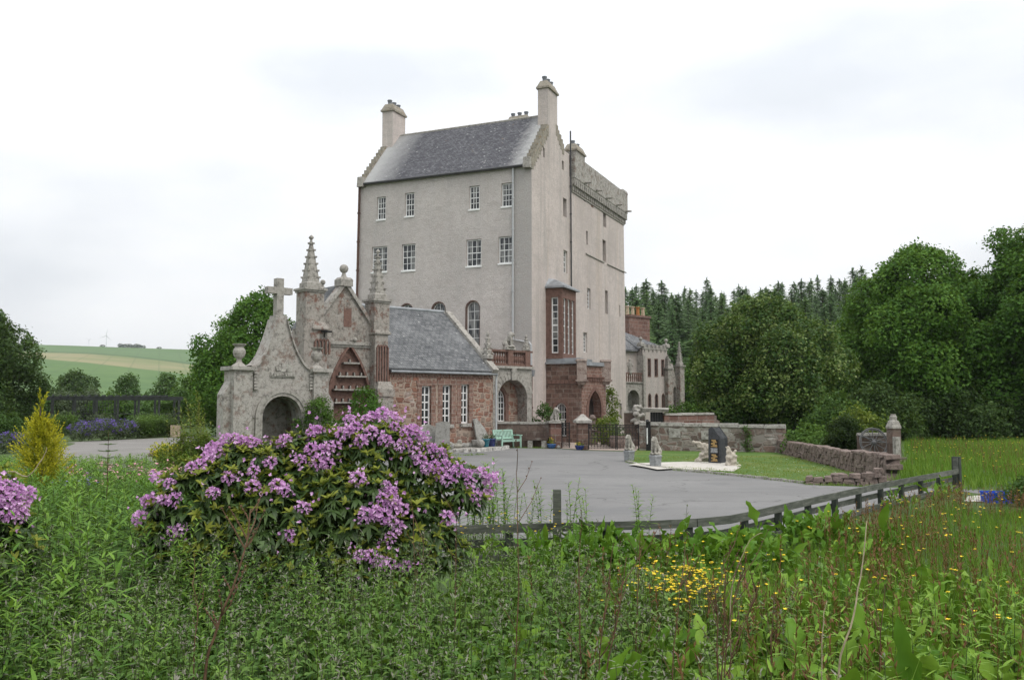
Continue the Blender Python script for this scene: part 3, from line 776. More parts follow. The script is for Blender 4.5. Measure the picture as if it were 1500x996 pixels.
for a, b, c, d, g in [(795.5, 798, 217, 231, 0), (823, 826, 236, 249, 0), (824.8, 830, 291, 318, 0), (825.3, 831, 367, 400, 2), (854.5, 858, 279, 295, 0),
                      (883.5, 888, 306, 333, 0), (858.5, 861, 338.5, 358.5, 0), (882.5, 887.5, 352, 383, 0), (860, 864.8, 422.5, 452.5, 1),
                      (886, 890, 425.5, 459.5, 0), (906.5, 908, 447, 464, 0), (854, 859.5, 487, 516, 1), (906, 909.5, 591, 612, 0)]:
    y0, y1 = rpx(a, (c + d) / 2)[0], rpx(b, (c + d) / 2)[0]; z1, z0 = rpx((a + b) / 2, c)[1], rpx((a + b) / 2, d)[1]
    rw.append((y0, y1, z0, z1, g))
s_b = 5.35
gab = [(0, 0), (se, 0), (se, zc), (sp_, zc), (sp_, zp - .05), (s_b, zp - .05), (s_r, zr), (0, ze)]
mb.panel(T, 'x', 0, gab, [arch(w[0], w[1], w[2], w[3]) for w in rw], 0.28)
for w in rw:                                              # back of each unglazed slit
    mb.add([T.w(-.27, w[0], w[2]), T.w(-.27, w[1], w[2]), T.w(-.27, w[1], w[3]), T.w(-.27, w[0], w[3])], [(0, 1, 2, 3)], 1)
mb.panel(T, 'y', se, [(xl, 0), (0, 0), (0, zc), (xl, zc)])
lg = [(0, 0), (se, 0), (se, zc), (sp_, zc), (s_b, zp - .05), (s_r, zr), (0, ze)]
mb.add([T.w(xl, a, z) for a, z in lg], [tuple(t) for t in tessellate_polygon([[Vector((a, z, 0)) for a, z in lg]])])
mb.add([T.w(xl, sp_, zc), T.w(0, sp_, zc), T.w(0, se, zc), T.w(xl, se, zc)], [(0, 1, 2, 3)])
mb.warp(batter)
mb.build('wall', [M['harl'], M['interior']], tower)
for w in fw:
    window(tower, T, 'y', 0, w[0], w[1], w[2], w[3], w[4], w[5], w[6], rec=0.09 if w[6] == 'flat' else 0.14, warp=batter, sill=0.09 if w[6] == 'flat' else 0, ft=0.05, bt=0.026)
mb = MB()
for w in fw[8:]:
    lo = arch(w[0] - .09, w[1] + .02, w[2], w[3] + .08, 'round'); li = arch(w[0], w[1], w[2], w[3], 'round')
    mb.ring(T, 'y', -.012, lo, li, 0.05)
mb.warp(batter); mb.build('arched_surround', M['pipebrown'], tower)
for w in rw:
    if w[4]: window(tower, T, 'x', 0, w[0] + .02, w[1] - .02, w[2] + .02, w[3] - .02, 2, 5 if w[4] == 1 else 4, rec=0.12, ft=0.05, bt=0.03, warp=batter)
mb = MB()                                                  # red stone patch under the parapet and drip courses
y0, z1 = rpx(865.5, 286); y1, z0 = rpx(869, 305)
mb.box(T, (-.05, .012), (y0, y1), (z0, z1))
mb.warp(batter); mb.build('stone_patch', M['redstone'], tower)
mb = MB()
a = rpx(857.5, 371.5); b = rpx(884, 384.5); mb.tube([T.w(.03, a[0], a[1]), T.w(.03, b[0], b[1])], .05, 5)
a = rpx(889, 387); b = rpx(916, 399.5); mb.tube([T.w(.03, a[0], a[1]), T.w(.03, b[0], b[1])], .05, 5)
mb.warp(batter); mb.build('drip_course', M['stone'], tower)
# roof
rt = 0.14; xg0, xg1 = xl + .36, -.36
mb = MB()
ov = -0.14; zf = ze - ov * (zr - ze) / s_r * -1
nrm = Vector((0, -(zr - ze), s_r)).normalized()
off = T.w(0, nrm.y * rt, nrm.z * rt) - T.w(0, 0, 0)
mb.slab([T.w(xg0, ov, zf), T.w(xg1, ov, zf), T.w(xg1, s_r, zr), T.w(xg0, s_r, zr)], off)
nr2 = Vector((0, zr - zp, 2.95)).normalized(); off2 = T.w(0, nr2.y * rt, nr2.z * rt) - T.w(0, 0, 0)
mb.slab([T.w(xg0, s_r, zr), T.w(xg1, s_r, zr), T.w(xg1, sp_, zp), T.w(xg0, sp_, zp)], off2)
roof = mb.build('roof', M['slate'], tower)
mb = MB(); mb.tube([T.w(xg0 + .5, s_r, zr + .16), T.w(xg1 - .3, s_r, zr + .16)], .09, 6); mb.build('ridge', M['coping'], roof)
mb = MB(); mb.tube([T.w(xl - .05, -.2, ze - .1), T.w(.0, -.2, ze - .1)], .075, 6); mb.build('gutter', M['pipedark'], tower)
def crow(x0, x1, n=13):
    mb = MB(); dy, dz = s_r / n, (zr - ze) / n
    for i in range(n):
        if i * dy > s_r - .95: break
        mb.box(T, (x0, x1), (i * dy - .06, i * dy + dy + .05), (ze + (i - 1) * dz, ze + i * dz + .40 + random.uniform(-.03, .03)), jit=.015)
    mb.build('crow_steps', M['orange_stone'], tower); mb = MB(); n2 = 7
    for i in range(n2):
        yb = s_b - (s_b - s_r) * i / n2; zb = zp + (zr - zp) * i / n2
        if yb < s_r + .75: break
        mb.box(T, (x0, x1), (yb - .32, yb + .05), (zb - .35, zb + .33), jit=.015)
    mb.build('crow_steps', M['orange_stone'], tower)
crow(xl - .02, xl + .37); crow(-.37, .02)
for a, b in ((-.42, .03), (xl - .03, xl + .4)): MB().box(T, (a, b), (-.34, .1), (ze - .28, ze + .35), taper=.03).build('skew_putt', M['stone'], tower)
def stack(x0, x1, y0, y1, z0, z1, npots, mat_, along='y', pots='pot'):
    mb = MB(); mb.box(T, (x0, x1), (y0, y1), (z0, z1 - .35)); c = mb.build('chimney', mat_, tower)
    mb = MB(); mb.box(T, (x0 - .09, x1 + .09), (y0 - .09, y1 + .09), (z1 - .40, z1 - .28)); mb.box(T, (x0 - .06, x1 + .06), (y0 - .06, y1 + .06), (z1 - .281, z1 + .12), taper=.17); mb.build('cap', M['orange_stone'], c)
    for i in range(npots):
        t = (i + .5) / npots
        p = T.w((x0 + x1) / 2, y0 + (y1 - y0) * t, z1 + .08) if along == 'y' else T.w(x0 + (x1 - x0) * t, (y0 + y1) / 2, z1 + .08)
        mb = MB(); mb.lathe(p, [(.13, 0), (.12, .12), (.14, .25), (.16, .27), (.16, .33), (.11, .33), (.10, .2)], 10); mb.build('chimney_pot', M[pots], c)
stack(-.68, -.006, 2.68, 4.25, zr - 1.9, 21.75, 3, M['harl'])
stack(xl + .006, xl + .8, 2.5, 4.1, zr - 1.9, 21.75, 3, M['harl'])
# chimneys of the rear block, seen over the ridge and over the parapet
stack(-5.6, -4.1, 9.2, 10.0, zc - .1, 22.15, 3, M['stone'], 'x')
stack(-1.4, -.6, 9.4, 11.2, zc - .1, 19.75, 2, M['stone'])
# rear block parapet on corbels
mb = MB(); po = .26
mb.box(T, (-.25, po), (sp_ + .35, se + po), (zc - .0, zp)); mb.box(T, (xl - po, -.25), (se - .2, se + po - .002), (zc, zp))
mb.box(T, (xl - po, xl + .2), (sp_ + .6, se - .202), (zc, zp))
mb.box(T, (-.30, po + .03), (se - .9, se + po + .03), (zp - .02, zp + .2), taper=.05)
mb.build('parapet', M['greystone'], tower)
mb = MB()
mb.box(T, (-.2, po - .03), (sp_ + .38, se + po - .03), (zc - .16, zc + .01))
n = 30
for i in range(n):
    y = sp_ + .45 + (se - sp_ - .4) * i / (n - 1); mb.box(T, (-.1, .24), (y - .13, y + .13), (zc - .50, zc - .158)); mb.box(T, (-.1, .13), (y - .10, y + .10), (zc - .80, zc - .499))
mb.box(T, (-.1, .06), (sp_ + .35, se + .05), (zc - .92, zc - .80))
mb.warp(batter).build('corbel_table', M['stone'], tower)
for i in range(5):
    y = sp_ + 2.3 + i * (se - sp_ - 2.6) / 4.0
    mb = MB(); mb.tube([T.w(.2, y, zc + .1), T.w(.72, y, zc + .06)], [.09, .06], 6); mb.build('spout', M['stone'], tower)
# pipes
def pipe(pts, r, mat_, warp=True):
    mb = MB(); mb.tube(pts, r, 7)
    for i in range(len(pts) - 1):
        a, b = Vector(pts[i]), Vector(pts[i + 1]); L_ = (b - a).length
        for k in range(1, int(L_ / 1.8)): p = a.lerp(b, k * 1.8 / L_); mb.lathe(p, [(r * 1.35, -.05), (r * 1.35, .05)], 8) if abs((b - a).normalized().z) > .9 else None
    if warp: mb.warp(batter)
    return mb.build('downpipe', mat_, tower)
P = [(752.5, 246), (752.5, 497), (774, 503)]
q = [fpx(*p) for p in P]
zt = fpx(778, 505)[1]; zh = fpx(778, 545)[1]
pipe([T.w(q[0][0], -.1, q[0][1]), T.w(q[1][0], -.1, q[1][1]), T.w(-.12, -.1, zt + .12), T.w(.0, -.12, zt), T.w(.02, -.12, zh)], .062, M['pipe'])
mb = MB(); mb.box(T, (-.14, .16), (-.26, -.02), (zh - .25, zh + .12), taper=-.04); mb.build('hopper', M['lead'], tower)
pipe([T.w(.02, -.12, zh - .2), T.w(.02, -.12, .1)], .075, M['pipebrown'])
pipe([T.w(xl + .05, -.13, ze - .1), T.w(xl + .05, -.13, .1)], .075, M['pipebrown'])
zz = rpx(834, 193)[1]
pipe([T.w(.1, sp_, zz), T.w(.1, sp_, 9.6)], .05, M['pipedark'])
# oriel
y0 = rpx(799.6, 470)[0]; zb0 = rpx(803, 521)[1]; zt0 = rpx(801, 421)[1]
ox, oy1 = 1.02, y0 + .08; oy2 = oy1 + 2.35
O = [T.w(0, y0, 0), T.w(ox, oy1, 0), T.w(ox, oy2, 0), T.w(0, oy2 + .1, 0)]
ori = None
def wall_fr(a, b): return Fr(a.x, a.y, math.atan2(b.y - a.y, b.x - a.x)), (b - a).length
mb = MB()
f1, l1 = wall_fr(O[0], O[1]); f2, l2 = wall_fr(O[1], O[2]); f3, l3 = wall_fr(O[2], O[3])
zw0, zw1 = zb0 + .12, zt0 - .62
w1 = (.34, l1 - .26, zw0, zw1)
lights = [(.18 + i * .70, .18 + i * .70 + .52, zw0, zw1 - .05) for i in range(3)]
mb.panel(f1, 'y', 0, [(0, zb0 - .2), (l1, zb0 - .2), (l1, zt0), (0, zt0)], [arch(*w1)], .18)
mb.panel(f2, 'y', 0, [(0, zb0 - .2), (l2, zb0 - .2), (l2, zt0), (0, zt0)], [arch(*w) for w in lights], .2)
mb.panel(f3, 'y', 0, [(0, zb0 - .2), (l3, zb0 - .2), (l3, zt0), (0, zt0)])
mb.ring(f1, 'y', -.03, arch(w1[0] - .07, w1[1] + .07, w1[2] - .05, w1[3] + .08), arch(*w1), .05)
ori = mb.build('oriel', M['redstone'], tower)
window(ori, f1, 'y', 0, w1[0], w1[1], w1[2], w1[3], 1, 8, rec=.08, ft=.07, bt=.05, pane=M['glass'])
for w in lights: window(ori, f2, 'y', 0, w[0], w[1], w[2], w[3], 1, 8, rec=.1, ft=.06, bt=.04, pane=M['glass2'])
mb = MB()
e = .2; zo = zt0 + .02
A = [T.w(0, y0 - .15, zo), T.w(ox + e, oy1 - e, zo), T.w(ox + e, oy2 + e, zo), T.w(0, oy2 + .3, zo)]
B = [T.w(0, y0 + .45, zo + .55), T.w(.35, oy1 + .5, zo + .5), T.w(.35, oy2 - .5, zo + .5), T.w(0, oy2 - .4, zo + .55)]
mb.add([p - Vector((0, 0, .1)) for p in A] + A + B, [(0, 1, 5, 4), (1, 2, 6, 5), (2, 3, 7, 6), (4, 5, 9, 8), (5, 6, 10, 9), (6, 7, 11, 10), (8, 9, 10, 11), (0, 3, 2, 1)])
mb.build('lead_roof', M['lead'], ori)

# ------------------------------------------------------------------ porch at the flank
K = at(852, 600, 51.2); K.z = 0
A0 = T.w(0, rpx(799.8, 560)[0], 0)
Bp = at(887.7, 600, 53.0); Bp.z = 0
R_ = T.w(0, rpx(893, 560)[0], 0) if False else Bp + (T.w(-3.2, 0, 0) - T.w(0, 0, 0))
porch = thing('entrance_porch', 'red sandstone entrance porch with pointed doorway and corner turrets below the oriel', 'porch', K)
g1, m1 = wall_fr(A0, K); g2, m2 = wall_fr(K, Bp); g3, m3 = wall_fr(Bp, R_)
zpt = g1.hit(825, 533)[1]
bx0, bz1 = g1.hit(814, 592)[0], g1.hit(822, 590)[1]; bx1 = g1.hit(829.5, 600)[0]; bz0 = g1.hit(822, 616)[1] - .9
dx0, dx1 = g2.hit(862, 610)[0], g2.hit(880.5, 610)[0]; dz1 = g2.hit(871, 572)[1]
doorL = arch(dx0, dx1, .05, dz1, 'pointed')
wl = arch(bx0, bx1, bz0, bz1, .35)
mb = MB()
mb.panel(g1, 'y', 0, [(-.1, 0), (m1, 0), (m1, zpt), (-.1, zpt)], [wl], .3)
mb.build('wall', M['redashlar'], porch)
mb = MB(); mb.panel(g2, 'y', 0, [(0, 0), (m2, 0), (m2, zpt - .1), (0, zpt - .1)], [doorL], .55)
mb.panel(g3, 'y', 0, [(0, 0), (m3, 0), (m3, zpt - .1), (0, zpt - .1)])
mb.build('wall', M['redpink'], porch)
mb = MB(); mb.ring(g2, 'y', -.04, arch(dx0 - .2, dx1 + .2, .05, dz1 + .25, 'pointed'), doorL, .12)
mb.ring(g1, 'y', -.03, arch(bx0 - .16, bx1 + .16, bz0, bz1 + .16, .4), wl, .1)
mb.build('moulding', M['redstone'], porch)
window(porch, g1, 'y', 0, bx0, bx1, bz0, bz1, 4, 4, .35, rec=.16, pane=M['glass2'], mat=M['white'])
mb = MB(); mb.box(g2, (dx0 - .1, dx1 + .1), (.56, .62), (0, dz1)); dr = mb.build('door', M['interior'], porch)
mb = MB(); mb.box(g2, (dx0 + .25, dx0 + .50), (.53, .55), (1.75, 2.25)); mb.build('notice', M['paper'], dr)
mb = MB(); mb.box(g2, (dx0 + .33, dx0 + .42), (.524, .529), (1.95, 2.14)); mb.build('notice_mark', M['black'], dr)
mb = MB()
def turret(c, name='turret'):
    zb = c[1]; mb = MB(); f = Fr(c[0].x, c[0].y, T.a + math.radians(25))
    mb.box(f, (-.28, .28), (-.28, .28), (zb, zb + 1.12)); mb.box(f, (-.35, .35), (-.35, .35), (zb - .07, zb + .02)); mb.box(f, (-.33, .33), (-.33, .33), (zb + 1.10, zb + 1.22), taper=.04)
    mb.box(f, (-.18, .18), (-.18, .18), (zb - .28, zb - .065), taper=-.1)
    return mb.build(name, M['greyred2'], porch)
M['greyred2'] = weathered('white flaked red turret stone', (0.30, 0.245, 0.215), (0.14, 0.085, 0.07), lichen=(0.52, 0.50, 0.46), lf=0.8)
turret((K, g2.hit(858, 557)[1])); turret((Bp, g2.hit(889, 557)[1]))
mb = MB(); mb.box(g1, (-.15, m1 + .05), (-.16, .9), (zpt - .0, zpt + .10)); mb.box(g1, (-.15, m1 - .1), (.05, 2.6), (zpt + .099, zpt + .34)); mb.box(g2, (.2, m2 - .2), (-.12, .5), (zpt - .1, zpt + .12), taper=.03)
mb.build('lead_roof', M['lead'], porch)
mb = MB()
for i in range(11):
    x = .35 + (m2 - .7) * i / 10; mb.box(g2, (x - .05, x + .05), (-.10, .01), (zpt - 1.0, zpt - .8), taper=.0)
mb.box(g2, (.2, m2 - .2), (-.13, .01), (zpt - .8, zpt - .74)); 
for i in range(7):
    x = .25 + (m1 - .6) * i / 6; mb.box(g1, (x - .12, x + .12), (-.06, .01), (zpt - 1.15, zpt - .93))
mb.build('corbel_course', M['redstone'], porch)

# ------------------------------------------------------------------ chapel wing with its cross gable
CA = math.radians(40.8)
C = Fr(-.97, 45.0, CA)
chapel = thing('chapel_wing', 'low red rubble chapel with slate roof and pinnacled grey gable', 'chapel', C.o, rotz=CA)
zec = C.hit(722, 543)[1]; wl_ = C.hit(568, 540)[0]; dC = 7.8
zrc = C.hit(655, 462, 3.9)[1]
cw = []
for a, b, c, d in [(617.5, 631.5, 565, 624.5), (648, 661, 564, 621.6), (675.5, 687, 563, 620)]:
    x0, x1 = C.hit(a, 595)[0], C.hit(b, 595)[0]; z1, z0 = C.hit((a + b) / 2, c)[1], C.hit((a + b) / 2, d)[1]
    cw.append((x0, x1, z0, z1))
mb = MB()
mb.panel(C, 'y', 0, [(wl_ - .6, 0), (0, 0), (0, zec), (wl_ - .6, zec)], [arch(*w) for w in cw], .3)
gl = [(0, 0), (dC, 0), (dC, zec), (dC / 2, zrc), (0, zec)]
mb.add([C.w(0, a, z) for a, z in gl], [(0, 1, 2, 3, 4)]); mb.add([C.w(wl_ - .6, a, z) for a, z in gl], [(0, 1, 2, 3, 4)])
mb.panel(C, 'y', dC, [(wl_ - .6, 0), (0, 0), (0, zec), (wl_ - .6, zec)])
mb.build('wall', M['rubble'], chapel)
mb = MB()
for w in cw:                                             # dressed jambs, lintels and relieving voussoirs
    mb.box(C, (w[0] - .3, w[1] + .3), (-.035, .05), (w[3] + .0, w[3] + .24)); mb.box(C, (w[0] - .26, w[0]), (-.02, .05), (w[2], w[3])); mb.box(C, (w[1], w[1] + .26), (-.02, .05), (w[2], w[3]))
mb.build('dressed_surround', M['redpink'], chapel)
mb = MB(); n = 34
for i in range(n):
    x = wl_ + .2 + (-.35 - wl_) * i / (n - 1); mb.box(C, (x - .065, x + .065), (-.025, .05), (zec - .44, zec - .08), jit=.012)
mb.build('voussoir_course', M['redpink'], chapel)
mb = MB()
for w in cw: mb.box(C, (w[0] - .1, w[1] + .1), (-.12, .28), (w[2] - .16, w[2] - .0), jit=.01)
mb.build('sill', M['coping'], chapel)
for w in cw: window(chapel, C, 'y', 0, *w, 2, 5, rec=.14, ft=.07, bt=.055, sash=False, pane=M['glass2'])
mb = MB()
sl = (zrc - zec) / (dC / 2); nn = Vector((0, -sl, 1)).normalized(); o1 = C.w(0, nn.y * .12, nn.z * .12) - C.w(0, 0, 0)
mb.slab([C.w(wl_ - .6, -.16, zec - .16 * sl), C.w(-.12, -.16, zec - .16 * sl), C.w(-.12, dC / 2, zrc), C.w(wl_ - .6, dC / 2, zrc)], o1)
n3 = Vector((0, sl, 1)).normalized(); o2 = C.w(0, n3.y * .12, n3.z * .12) - C.w(0, 0, 0)
mb.slab([C.w(wl_ - .6, dC / 2, zrc), C.w(-.12, dC / 2, zrc), C.w(-.12, dC + .16, zec - .16 * sl), C.w(wl_ - .6, dC + .16, zec - .16 * sl)], o2)
cr = mb.build('roof', M['slate2'], chapel)
mb = MB(); mb.tube([C.w(wl_ - .3, dC / 2, zrc + .15), C.w(-.3, dC / 2, zrc + .15)], .11, 8); mb.build('ridge', M['lead'], cr)
mb = MB()
mb.slab([C.w(-.26, -.2, zec - .2 * sl - .05), C.w(.10, -.2, zec - .2 * sl - .05), C.w(.10, dC / 2, zrc - .05), C.w(-.26, dC / 2, zrc - .05)], o1 * 2.6)
mb.slab([C.w(-.26, dC / 2, zrc - .05), C.w(.10, dC / 2, zrc - .05), C.w(.10, dC + .2, zec - .2 * sl - .05), C.w(-.26, dC + .2, zec - .2 * sl - .05)], o2 * 2.6)
mb.build('skew', M['stone'], cr)
mb = MB(); mb.tube([C.w(wl_ + .05, -.2, zec - .18), C.w(.1, -.2, zec - .18)], .065, 7); mb.build('gutter', M['lead'], chapel)
mb = MB(); mb.tube([C.w(.12, -.2, zec - .18), C.w(.12, -.12, zec - .4), C.w(.12, -.12, .05)], .055, 7); mb.build('downpipe', M['pipe'], chapel)
# the gable
gx0 = C.hit(470, 540, -.3)[0]; gx1 = C.hit(548, 540, -.3)[0]; gc = C.hit(505, 430, -.3)[0]
gf = -.3; zs = C.hit(510, 502, gf)[1]; zk = C.hit(548, 482, gf)[1]; zap = C.hit(505, 418, gf)[1]
hw = (gx1 - gx0) / 2 + .1; gx0, gx1 = gc - hw, gc + hw
nx0, nx1 = C.hit(479, 570, gf)[0], C.hit(543, 570, gf)[0]; nz1, nz0 = C.hit(511, 507.5, gf)[1], C.hit(511, 616, gf)[1]
niche = arch(nx0, nx1, nz0, nz1, (nz1 - nz0) * .92)
mb = MB(); gd = 2.0; nd = .16
mb.panel(C, 'y', gf, [(gx0, 0), (gx1, 0), (gx1, zk), (gc, zap), (gx0, zk)], [niche], nd, mi_r=1)
mb.add([C.w(gx0, gf, 0), C.w(gx0, gf + gd, 0), C.w(gx0, gf + gd, zk), C.w(gx0, gf, zk)], [(0, 1, 2, 3)])
mb.add([C.w(gx1, gf, 0), C.w(gx1, gf + gd, 0), C.w(gx1, gf + gd, zk), C.w(gx1, gf, zk)], [(0, 1, 2, 3)])
mb.panel(C, 'y', gf + gd, [(gx0, 0), (gx1, 0), (gx1, zk), (gc, zap), (gx0, zk)])
mb.add([C.w(gx0, gf, zk), C.w(gc, gf, zap), C.w(gc, gf + gd, zap), C.w(gx0, gf + gd, zk)], [(0, 1, 2, 3)])
mb.add([C.w(gx1, gf, zk), C.w(gc, gf, zap), C.w(gc, gf + gd, zap), C.w(gx1, gf + gd, zk)], [(0, 1, 2, 3)])
mb.add([C.w(nx0 - .1, gf + nd, nz0 - .1), C.w(nx1 + .1, gf + nd, nz0 - .1), C.w(nx1 + .1, gf + nd, nz1 + .1), C.w(nx0 - .1, gf + nd, nz1 + .1)], [(0, 1, 2, 3)], 1)
gable = mb.build('gable', [M['greyred'], M['redstone']], chapel)
def gslope(mb, za, t, y0, y1, mi=0):
    for sgn, xe in ((-1, gx0), (1, gx1)):
        d = Vector((sgn * (zap - zk), hw)); d.normalize()
        o = C.w(d.x * t, 0, d.y * t) - C.w(0, 0, 0)
        mb.slab([C.w(xe + sgn * .08, y0, zk - .08 * (zap - zk) / hw), C.w(gc, y0, zap), C.w(gc, y1, zap), C.w(xe + sgn * .08, y1, zk - .08 * (zap - zk) / hw)], o, mi)
mb = MB(); gslope(mb, 0, .16, gf - .12, gf + .35); mb.build('gable_coping', M['greystone'], gable)
mb = MB(); gslope(mb, 0, .09, gf + .351, gf + gd); mb.build('gable_roof', M['slate2'], gable)
mb = MB(); mb.box(C, (gx0 + .1, gx1), (gf - .12, gf + .05), (zs - .10, zs + .04)); mb.box(C, (gx0 + .1, gx1), (gf - .06, gf + .05), (zs - .2, zs - .098)); mb.build('string_course', M['stone'], gable)
mb = MB(); lo = arch(nx0 - .1, nx1 + .1, nz0, nz1 + .14, (nz1 - nz0) * .92 + .1); mb.ring(C, 'y', gf - .05, lo, niche, .1); mb.build('niche_moulding', M['redstone'], gable)
for i, (py, xa, xb) in enumerate([(531.5, 501, 524), (551, 493, 534), (570.5, 487, 538), (589.5, 487.5, 526)]):
    a, z = C.hit(xa, py, gf + .1); b, _ = C.hit(xb, py, gf + .1); b = C.hit(xb, py, gf + .1)[0]
    mb = MB(); mb.box(C, (a, b), (gf - .08, gf + nd - .005), (z - .04, z + .03), jit=.008); sh = mb.build('shelf', M['stone'], gable)
    for k in range([1, 4, 5, 4][i]):
        x = a + (b - a) * ((k + .5) / [1, 4, 5, 4][i])
        MB().box(C, (x - .05, x + .05), (gf + nd - .05, gf + nd - .004), (z + .037, z + .19)).build('nest_hole', M['interior'], sh)
        MB().lathe(C.w(x - .03, gf + .03, z + .031), [(.035, 0), (.04, .08), (.025, .13), (.01, .15)], 8).build('stone_peg', M['stone'], sh)
mb = MB(); x0 = C.hit(500.5, 470, gf)[0]; x1 = C.hit(519, 470, gf)[0]; za, zb = C.hit(510, 479, gf)[1], C.hit(510, 452, gf)[1]
mb.box(C, (x0 + .1, x1 - .15), (gf - .012, gf + .03), (za, zb)); mb.build('worn_panel', M['redstone'], gable)
mb = MB(); p = C.w(C.hit(518, 495, gf)[0], gf - .1, zs + .04); mb.ball(p + Vector((0, 0, .1)), .11); mb.ball(p + Vector((-.15, 0, .09)), .09); mb.build('carved_head', M['stone'], gable)
# finial ball on the gable
def ball_finial(parent, base, f, s=1.0, mat_=None):
    mb = MB(); mb.lathe(base, [(.30 * s, 0), (.30 * s, .30 * s), (.22 * s, .40 * s)], rot=f.a, sq=True)
    mb.lathe(base, [(.14 * s, .40 * s), (.07 * s, .62 * s), (.09 * s, .64 * s)], 12); mb.ball(base + Vector((0, 0, .80 * s)), .20 * s)
    return mb.build('ball_finial', mat_ or M['stone'], parent)
ball_finial(gable, C.w(gc, gf + .1, zap - .05), C)
pb = C.w(gc, gf + gd, zap - .15)
ball_finial(gable, pb, C, .62)
def pinnacle(parent, f, x, y, z0, zcap, ztop, hw_, mat1, mat2, name='pinnacle', panel=None):
    """square shaft, moulded cap, tall crocketed spire"""
    mb = MB(); mb.box(f, (x - hw_, x + hw_), (y - hw_, y + hw_), (z0, zcap - .1)); 
    sh = mb.build(name, mat1, parent)
    mb = MB(); mb.box(f, (x - hw_ - .10, x + hw_ + .10), (y - hw_ - .10, y + hw_ + .10), (zcap - .04, zcap + .05)); mb.box(f, (x - hw_ - .05, x + hw_ + .05), (y - hw_ - .05, y + hw_ + .05), (zcap - .12, zcap - .038))
    mb.build('cap', M['stone'], sh)
    mb = MB(); H = ztop - zcap - .05; c = f.w(x, y, zcap + .05)
    b = hw_ * .80
    mb.lathe(c, [(b, 0), (b, H * .10), (b * .82, H * .12), (b * .10, H * .90), (b * .10, H * .93)], rot=f.a, sq=True)
    mb.lathe(c, [(.02, H * .9), (b * .24, H * .945), (b * .22, H * .965), (.01, H)], rot=f.a, sq=True)
    for k in range(1, 7):
        t = .13 + .76 * (k - .4) / 6; r = b * (.82 - .72 * (t - .12) / .78)
        for sx in (-1, 1):
            for sy in (-1, 1):
                mb.box(f, (x + sx * r - .05, x + sx * r + .05), (y + sy * r - .05, y + sy * r + .05), (zcap + .05 + H * t - .03, zcap + .05 + H * t + .045), taper=-.012)
        mb.lathe(c, [(r - .01, H * t - .015), (r + .008, H * t), (r - .015, H * t + .02)], rot=f.a, sq=True)
    mb.build('spire', M['stone'], sh)
    return sh
# left buttress tower and its pinnacle
xb = C.hit(454.5, 440, -.5)[0]; yb = -.5
z1c = C.hit(454.5, 425, yb)[1]; ztp = C.hit(453, 344, yb)[1]; zmid = C.hit(454, 482, yb)[1]
pinnacle(gable, C, xb, yb, zmid - .1, z1c, ztp, .43, M['greyred'], M['stone'])
mb = MB(); mb.box(C, (xb - .55, xb + .55), (yb - .55, yb + .55), (0, zmid)); mb.box(C, (xb - .2, xb + .62), (yb - .66, yb + .5), (zmid - .05, zmid + .02)); mb.box(C, (xb - .2, xb + .60), (yb - .64, yb + .5), (zmid + .018, zmid + .28), taper=.16)
mb.build('buttress', M['greyred'], gable)
def tracery(f, x0, x1, y, z0, z1, n, parent):
    mb = MB(); w = (x1 - x0) / n
    for i in range(n + 1): mb.box(f, (x0 + w * i - .035, x0 + w * i + .035), (y - .07, y), (z0, z1 - .12))
    for i in range(n): 
        lo = arch(x0 + w * i, x0 + w * (i + 1), z1 - .35, z1, 'pointed', 5); li = arch(x0 + w * i + .035, x0 + w * (i + 1) - .035, z1 - .35, z1 - .07, 'pointed', 5)
        mb.ring(f, 'y', y - .06, lo, li, .06)
    return mb.build('blind_tracery', M['redstone'], parent)
tracery(C, xb - .05, xb + .62, yb - .56, C.hit(463, 520, yb)[1], C.hit(463, 497, yb)[1], 4, gable)
mb = MB(); p = C.w(xb + .35, yb - .62, zmid - .12); ff = Fr(p.x, p.y, CA + .3); mb.box(ff, (-.18, .18), (-.28, .02), (p.z - .05, p.z + .02)); mb.tube([p, p + Vector((0, .1, -.25))], .02, 5); mb.build('flood_lamp', M['black'], gable)
xb2 = C.hit(552.5, 470, -.35)[0]; yb2 = -.35; z2c = C.hit(552, 441, yb2)[1]; zt2 = C.hit(552, 365, yb2)[1]; zm2 = C.hit(556, 488, yb2)[1]
pinnacle(gable, C, xb2, yb2, zm2 - .1, z2c, zt2, .40, M['greyred'], M['stone'])
xc2 = C.hit(559, 540, yb2 - .4)[0]; zlo = C.hit(560, 566, yb2 - .4)[1]
mb = MB(); mb.box(C, (xc2 - .36, xc2 + .32), (yb2 - .40, yb2 + .4), (0, zm2)); mb.box(C, (xc2 - .40, xc2 + .44), (yb2 - .48, yb2 + .45), (zm2 - .08, zm2 - .0)); mb.box(C, (xc2 - .38, xc2 + .42), (yb2 - .46, yb2 + .44), (zm2 - .002, zm2 + .2), taper=.1)
mb.build('buttress', M['greyred'], gable)
mb = MB(); mb.box(C, (xc2 - .42, xc2 + .5), (yb2 - .75, yb2 - .40), (zlo - .45, zlo - .12)); mb.box(C, (xc2 - .40, xc2 + .48), (yb2 - .72, yb2 - .402), (zlo - .119, zlo + .22), taper=.12); mb.box(C, (xc2 - .38, xc2 + .45), (yb2 - .70, yb2 - .403), (0, zlo - .452)); mb.build('buttress_foot', M['greyred'], gable)
tracery(C, xc2 - .26, xc2 + .30, yb2 - .402, zlo + .2, C.hit(560, 505, yb2 - .4)[1], 4, gable)

